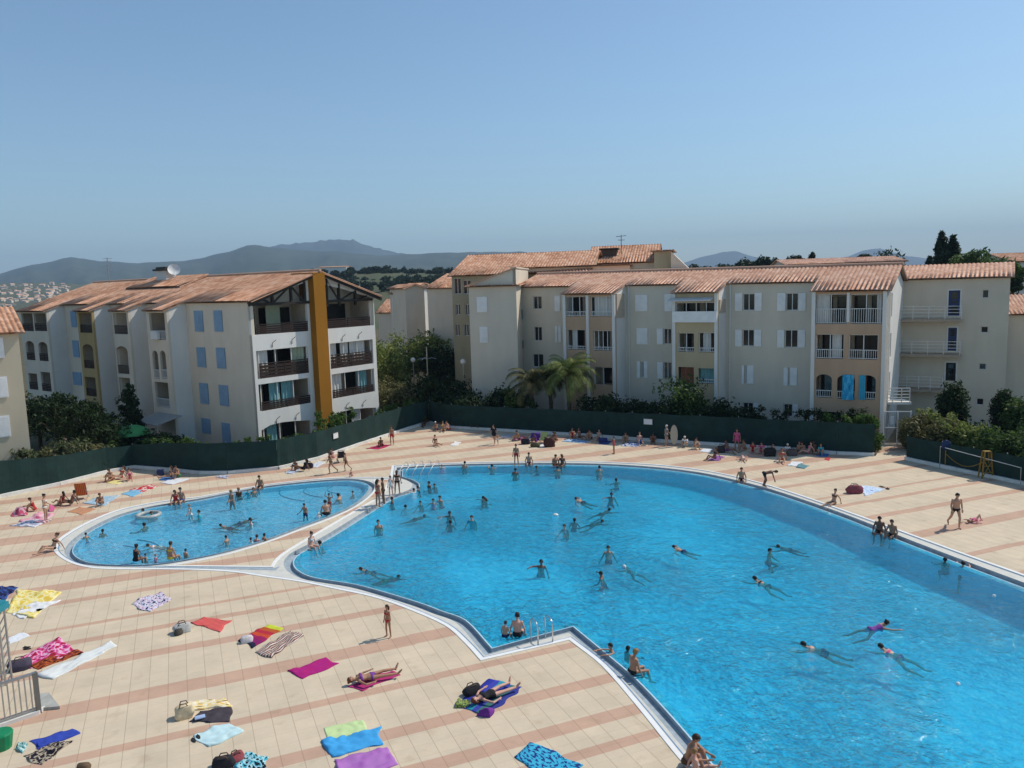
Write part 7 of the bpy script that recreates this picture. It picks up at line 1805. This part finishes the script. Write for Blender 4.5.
# far deck towels
T('wide pale blue towel under the person right of the red striped chair',[(82,503),(103,496),(120,495.5),(104,506)],blotmat('t30',[(.25,.38,.46),(.42,.52,.58),(.3,.45,.55)],3),.02)
T('blue half of the red and blue towel pair above the small pool',[(122,494),(134,489),(143,492),(133,497)],mat('t31m',(.18,.42,.60),.95,.1,3),.02)
T('red patterned towel next to the blue one above the small pool',[(129,490),(151,484.5),(158,487),(141,492.5)],blotmat('t32',[(.45,.02,.03),(.52,.04,.05),(.65,.5,.45)],4),.02)
T('faint orange towel lying flat in the left deck',[(68,512),(80,507),(96,509),(82,515)],mat('t33m',(.50,.24,.13),.95,.1,3),.01)
T('white towel in the shade under the seated pair by the left fence',[(159,483),(176,478),(189,479),(172,485)],mat('t34m',(.66,.68,.70),.95,.05,3),.02)
T('deep blue towel left of the white one in the shade',[(158,480),(166,475.5),(178,477),(170,481.5)],mat('t35m',(.08,.22,.50),.95,.05,3),.02)
T('yellow towel in front of the left trio',[(106,483),(113,480),(124,481),(118,484.5)],mat('t36m',(.70,.60,.25),.95,.05,3),.02)
T('blue and white towel heap in the shade of the curving fence',[(216,477.5),(222,475),(230,476),(226,479)],blotmat('t37',[(.12,.15,.3),(.5,.5,.55),(.3,.3,.4)],4),.08)
T('white and blue towels on the kerb under the seated pair',[(285,473),(292,469.5),(299,470),(293,474)],blotmat('t38',[(.12,.2,.4),(.6,.62,.66),(.3,.4,.6)],4),.06)
T('pale blue speckled towel between the seated pair and the pram',[(308,467),(318,461.5),(326,462),(316,468)],blotmat('t39',[(.2,.3,.5),(.66,.68,.70),(.6,.62,.66)],6),.03)
T('crimson towel under the sunbather near the standing man',[(366,449),(380,444.5),(392,445),(379,449.5)],mat('t40m',(.45,.03,.10),.95,.05,3),.02)
T('white towel right of the lone sunbather on the far deck',[(449,445.5),(455,441.5),(461,442.5),(457,446)],mat('t41m',(.74,.73,.70),.95,.05,3),.02)
T('pale grey towel behind the walkers along the long fence',[(500,437.5),(505,434.5),(513,435),(509,438)],mat('t42m',(.45,.45,.5),.95,.05,3),.03)
T('pink towel along the long fence, left of the chair group',[(512,440),(518,436.5),(528,437.5),(523,441)],blotmat('t43',[(.5,.06,.12),(.45,.05,.10),(.6,.3,.35)],3),.03)
T('white towel under the black bag of the chair group',[(538,446.5),(545,443),(553,444),(548,447)],mat('t44m',(.7,.7,.7),.95,.05,3),.02)
T('blue towels under the shaded trio',[(562,441.5),(568,438.5),(590,441),(584,443.5)],blotmat('t45',[(.08,.18,.40),(.5,.6,.7),(.10,.30,.55)],4),.03)
T('dark blue towel between the shaded trio and the child in red',[(598,444),(603,440.5),(612,441.5),(607,444.5)],mat('t46m',(.04,.06,.20),.95,.05,3),.03)
T('blue and white towel right of the child in red',[(620,446),(628,441.5),(643,443),(636,447)],blotmat('t47',[(.03,.05,.2),(.5,.55,.62),(.05,.08,.25)],4),.04)
T('white towel at the border of the fence shadow',[(699,451.5),(704,448.5),(713,449.5),(709,452.5)],mat('t48m',(.66,.72,.76),.95,.05,3),.02)
T('purple towel in the sun near the fence shadow',[(707,460),(716,455.5),(725,457),(718,461)],mat('t49m',(.26,.10,.30),.95,.05,3),.02)
T('white towel in the sun at the tip of the fence shadow',[(786,466),(792,461.5),(802,462.5),(797,466.5)],mat('t50m',(.70,.72,.74),.95,.05,3),.03)
T('teal grey towel right of the white towel at the tip of the shadow',[(795,467.5),(801,463.5),(810,466),(804,469)],mat('t51m',(.12,.25,.28),.95,.1,3),.04)
T('light blue and white checked towel beside the red bag on the right deck',[(859,486.5),(866,485.5),(885,489.5),(866,496)],blotmat('t52',[(.22,.30,.60),(.62,.70,.80),(.45,.60,.78)],5),.02)
T('tiny red cloth dropped in the sun near the hedge end',[(824,459.5),(826,457.5),(831,458.5),(829,461)],mat('t53m',(.5,.05,.05),.95,.05,3),.02)
T('pink towel under the left sunbathers beside the pink heap',[(18,522),(40,514),(56,513),(44,523.5)],blotmat('t54',[(.45,.10,.18),(.62,.30,.36),(.66,.42,.46)],3),.05,piles=.25)
T('white beach cloth in front of the pink heap at the far left',[(11,526),(25,521),(52,519.5),(36,527)],blotmat('t55',[(.2,.25,.35),(.62,.62,.66),(.4,.4,.5)],5),.05,piles=.12)
T('dark crimson towel heap at the far left',[(11,517),(17,510),(29,509),(26,516)],blotmat('t56',[(.30,.04,.08),(.45,.08,.14),(.5,.3,.35)],4),.05,piles=.4)
T('blue towel by the turquoise person at the right end of the fence shadow',[(816,456),(819,453.5),(829,454),(826,457)],mat('t57m',(.05,.18,.40),.95,.1,3),.04)
T('light towel under the child sunbathing beside the striding man',[(966,523.5),(972,520),(984,518.5),(981,523.5)],mat('t58m',(.55,.30,.28),.95,.05,3),.02)
T('bright pink cloth of the standing woman at the far left',[(48,512),(51,507),(55,507),(54,512)],mat('t59m',(.50,.10,.22),.95,.05,3),.06,piles=.35)
# folded bundles and bags
def bag(label,px,py,w,d,h,az,col,name='beach_bag',cat='bag',straps=True,soft=.18):
    c=P(px,py); t=thing(name,(0,0,0),label,cat,world=False); t.location=c; t.rotation_euler=(0,0,R_(az))
    nu=14; nv_=8; vs=[]; fs=[]
    sd=random.random()*50
    for j in range(nv_+1):
        v=j/nv_; zz=h*v; k=1+.10*math.sin(math.pi*v)-.25*max(0,v-.6)
        for i in range(nu):
            a=2*math.pi*i/nu; ca_,sa_=math.cos(a),math.sin(a); e=.55
            x=w/2*math.copysign(abs(ca_)**e,ca_)*k; y=d/2*math.copysign(abs(sa_)**e,sa_)*k*(1-.35*v)
            n_=noise.noise(Vector((x*5+sd,y*5,zz*6)))*soft*min(w,h)
            vs.append((x+n_*ca_,y+n_*sa_,max(0,zz+n_*.4*(v>.1))))
    for j in range(nv_):
        for i in range(nu): a=j*nu+i; b=j*nu+(i+1)%nu; fs.append((a,b,b+nu,a+nu))
    fs.append(tuple(range(nv_*nu,(nv_+1)*nu))); fs.append(tuple(range(nu-1,-1,-1)))
    f=MB(); f.add(vs,fs); obj('bag_body',f,mat('bagcol_'+'_'.join(str(x) for x in col),col,.85,.2,7),t,smooth=True)
    if straps:
        for s in (1,-1):
            f=MB(); f.tube([(-w*.25,s*d*.22,h*.9),(-w*.15,s*d*.25,h*1.25),(w*.15,s*d*.25,h*1.25),(w*.25,s*d*.22,h*.9)],.018,5); obj('strap',f,mat('bag_strap',(.10,.07,.05),.8,.1,5),t,smooth=True)
    return t
bag('small grey and white rucksack with a dark base beside the coral towel',182.5,631.5,.62,.45,.32,30,(.42,.42,.40))
bag('dark drawstring bag lying against the small grey rucksack',178,634.5,.28,.3,.22,60,(.07,.06,.05),straps=False)
bag('cream and brown straw bag by the yellow patterned towel',184.5,717,.52,.4,.38,20,(.62,.50,.32))
bag('white cloth bag on the charred red striped towel',247,642,.42,.32,.22,20,(.60,.56,.56),straps=False)
bag('black bag with things spilling out at the bottom edge',224,766,.55,.4,.26,10,(.02,.02,.025))
bag('red and brown bag at the bottom edge right of the black one',236,760,.42,.3,.2,50,(.28,.06,.07))
bag('dark patterned bag beside the pink floral towel and the barrier',20,669,.7,.5,.32,30,(.06,.05,.08))
bag('black rucksack on the navy towel beside the pale woman',472,693.5,.55,.40,.26,40,(.015,.015,.02))
T('crumpled yellow green net cloth at the corner of the navy towel',[(453,708),(458,700),(470,702),(465,709)],blotmat('t70',[(.03,.05,.04),(.30,.36,.08),(.05,.10,.06)],6),.05,piles=.22)
T('violet cloth bundled in front of the pale woman',[(476,716),(483,709),(494,711),(490,718)],mat('violet_cloth',(.15,.03,.24),.95,.2,5),.05,piles=.28)
bag('red brown cool bag beside the light blue checked towel',854.5,493,.9,.45,.45,0,(.24,.06,.08))
bag('black beach bag in the shade left of the green chair',525.5,444,.7,.5,.45,0,(.02,.02,.03))
bag('black bag with yellow straps on the sunny side of the chair group',535,446.8,.7,.5,.3,10,(.06,.06,.03))
bag('dark brown square cool box bag in the chair group',549.5,446.6,.8,.5,.75,0,(.07,.03,.025))
bag('purple rucksack against the long fence in the chair group',536,440,.8,.5,.6,0,(.07,.03,.22),straps=False)
bag('small blue bag in front of the trio left of the pool',160.5,475,.5,.4,.4,0,(.04,.05,.12),straps=False)
bag('dark bag at the kerb beside the white blue towels',309,468,.6,.4,.4,0,(.03,.03,.05))
bag('dark blue bag beside the child in red',603,442,.7,.4,.35,0,(.03,.04,.14),straps=False)
bag('small dark bag near the purple towel in the fence shadow',721,452.5,.6,.4,.5,0,(.04,.03,.03))
bag('black bag behind the sunbathers in the shade, near the hedge end',770,456,.8,.5,.6,0,(.02,.02,.02))
bag('grey bag between the shaded sunbathers near the hedge end',792,455.5,.7,.5,.45,0,(.10,.08,.08))
bag('little dark bag at the bottom left near the black towel',83,771,.35,.3,.2,0,(.14,.09,.05),straps=False)
# small book, cord, sandals
def slab(label,px,py,w,d,h,az,col,z=.05,name='book',cat='book'):
    c=P(px,py,z); f=MB(); f.box(c+Vector((0,0,h/2)),(w,d,h),rz=R_(az)); f.box(c+Vector((0,0,h+.004)),(w*.8,d*.7,.008),rz=R_(az)); return tag(obj(name,f,mat('slabcol_'+'_'.join(str(x) for x in col),col,.7,.15,12),None,loc=c),label,cat)
slab('small blue and white magazine on the charcoal towel',200,717.5,.30,.20,.03,25,(.35,.45,.65),z=.08)
def sandals(label,px,py,az,col=(.02,.02,.02)):
    c=P(px,py); t=thing('sandals',(0,0,0),label,'sandals',world=False); t.location=c; t.rotation_euler=(0,0,R_(az))
    for s in (1,-1):
        f=MB(); pts=[]; 
        out=[(.05*math.cos(a)*(1+.15*math.sin(a)),.14*math.sin(a)) for a in [2*math.pi*i/14 for i in range(14)]]
        f.prism([(x+s*.08,y+s*.04) for x,y in out],0,.03); so_=obj('sandal',f,mat('sandal_rubber',col,.7,.1,9),t)
        f=MB(); f.tube([(s*.08-.05,s*.04+.02,.02),(s*.08,s*.04+.07,.07),(s*.08+.05,s*.04+.02,.02)],.012,5); o=obj('strap',f,MATS['sandal_rubber'],so_)
sandals('dark sandals on the sunny right deck past the checked towel',882,487,70); sandals('black sandals on the pale cyan towel corner',196,739,40)
sandals('dark sandals near the lattice post on the left',27,648.5,100); sandals('brown sandals right of the checked towel, close to the dark ones',887.5,489,20)
# red striped folding deck chair, green folding chair, pram
def deckchair(label,px,py,az,ca_,cb_,s=1.):
    c=P(px,py); t=thing('folding_chair',(0,0,0),label,'chair',world=False); t.location=c; t.rotation_euler=(0,0,R_(az)); t.scale=(s,s,s)
    fr=mat('chair_frame',(.35,.30,.26),.5,.1,6)
    for x in (-.28,.28):
        f=MB(); f.tube([(x,-.45,0),(x,.1,.32),(x,.42,.62)],.016,6); f.tube([(x,.45,0),(x,-.2,.36)],.016,6); f.tube([(x,.05,.30),(x,.42,1.0)],.016,6); obj('frame',f,fr,t)
    m=stripemat('deck_%s'%label[:6].strip().replace(' ','_'),[ca_,cb_],6,'X')
    for nm,pts in (('seat',[(-.4,.34),(-.1,.22),(.12,.26)]),('backrest',[(.12,.28),(.25,.62),(.43,1.02)])):
        vs=[];uv=[]
        for j,(y,z) in enumerate(pts):
            for i in range(7): vs.append(Vector((-.27+.09*i,y,z-.02*math.sin(math.pi*i/6)))); uv.append((i/6,j/2))
        n=len(vs); vs+=[v+Vector((0,.012,-.012)) for v in vs]; uv+=uv; fs=[]
        for j in range(2):
            for i in range(6): a=j*7+i; fs.append((a,a+1,a+8,a+7)); fs.append((a+n,a+7+n,a+8+n,a+1+n))
        f=MB(); f.add(vs,fs); f.uv=uv; obj(nm,f,m,t,smooth=True)
deckchair('red and orange striped folding beach chair on the left deck',82.5,499,200,(.50,.05,.03),(.55,.22,.06),1.15)
deckchair('empty pale green folding chair with a rounded back by the long fence',543.5,443,190,(.20,.30,.13),(.30,.40,.20),1.0)
c=P(341,462); t=thing('pushchair',(0,0,0),'black and white pushchair parked at the kerb of the curving fence','pushchair',world=False); t.location=c; t.rotation_euler=(0,0,R_(200))
for x,y in ((-.25,-.3),(.25,-.3),(-.25,.35),(.25,.35)):
    f=MB(); pts=[(x,y+.12*math.cos(2*math.pi*i/12),.13+.12*math.sin(2*math.pi*i/12)) for i in range(13)]; f.tube(pts,.022,6); obj('wheel',f,mat('black_rubber',(.02,.02,.02),.7,.1,5),t,smooth=True)
f=MB(); 
for x in (-.25,.25): f.tube([(x,-.3,.13),(x,.05,.5),(x,.5,1.0)],.016,6); f.tube([(x,.35,.13),(x,-.1,.6)],.016,6)
f.tube([(-.25,.5,1.0),(.25,.5,1.0)],.018,6); obj('frame',f,STEEL,t)
f=MB(); f.hexa([Vector(v) for v in ((-.22,-.2,.38),(.22,-.2,.38),(.22,.15,.34),(-.22,.15,.34),(-.22,-.2,.46),(.22,-.2,.46),(.22,.15,.42),(-.22,.15,.42))]); f.hexa([Vector(v) for v in ((-.22,.1,.36),(.22,.1,.36),(.22,.2,.38),(-.22,.2,.38),(-.22,.3,.88),(.22,.3,.88),(.22,.38,.88),(-.22,.38,.88))]); obj('seat',f,mat('black_canvas',(.02,.02,.025),.8,.1,5),t)
f=MB(); vs=[];fs=[]
for j in range(6):
    a=math.pi*.5*j/5
    for i in range(9): b=math.pi*i/8; vs.append((.25*math.cos(b),.33-.33*math.sin(a)*1.0,.72+.28*math.sin(b)*math.cos(a*.6)))
for j in range(5):
    for i in range(8): q=j*9+i; fs.append((q,q+1,q+10,q+9))
f.add(vs,fs); obj('hood',f,mat('white_hood',(.55,.55,.55),.8,.1,5),t,smooth=True)
# pale board held by the adult near the fence
c=P(674,446.5); f=MB(); 
out=[(.29*math.cos(a)*1.0,.95+.78*math.sin(a)) for a in [2*math.pi*i/20 for i in range(20)]]
vs=[(c.x+x,c.y-.05,z) for x,z in out]+[(c.x+x,c.y+.0,z) for x,z in out]; f.add(vs,[tuple(range(20)),tuple(range(39,19,-1))]+[(i,(i+1)%20,(i+1)%20+20,i+20) for i in range(20)])
tag(obj('body_board',f,mat('pale_foam_board',(.42,.37,.29),.6,.08,4),None,loc=c),'tall pale beige board held upright in front of the long fence','board')
# floating ring and white float
def ring(label,px,py,R,r,col):
    c=P(px,py,WZ+.03); f=MB(); pts=[c+Vector((R*math.cos(2*math.pi*i/20),R*math.sin(2*math.pi*i/20),0)) for i in range(21)]; f.tube(pts,r,10,False); tag(obj('swim_ring',f,mat('ringcol_'+str(col[0]),col,.3,.15,5),None,smooth=True,loc=c),label,'swim ring')
ring('see through grey swim ring under the two low bathers in the small pool',148.5,515,.62,.12,(.40,.42,.40))
c=P(555.5,515,WZ+.02); f=MB(); f.ell(c,(.17,.13,.10)); tag(obj('pool_float',f,RAILW,None,smooth=True,loc=c),'small white float drifting in the upper middle of the big pool','float')
for px,py,lab in ((994,596,'tiny white ball floating near the shaded right wall'),(958,684,'tiny white ball floating in the lower right water')):
    c=P(px,py,WZ+.03); f=MB(); f.ell(c,(.07,.07,.07)); tag(obj('ball',f,RAILW,None,smooth=True,loc=c),lab,'ball')
# ------------------------------------------------------------ air between here and the hills
m=bpy.data.materials.new('summer_haze'); m.use_nodes=True; n=m.node_tree; n.nodes.clear()
o=n.nodes.new('ShaderNodeOutputMaterial'); v=n.nodes.new('ShaderNodeVolumePrincipled'); v.inputs['Color'].default_value=(.50,.70,.95,1); v.inputs['Density'].default_value=0.000125; v.inputs['Anisotropy'].default_value=.0
n.links.new(v.outputs[0],o.inputs['Volume'])
hb=MB(); hb.box((0,5700,330),(17000,12600,664)); hz=obj('haze',hb,m); tag(hz,kind='stuff')
hz['label']='thin blue summer haze over the plain and hills'
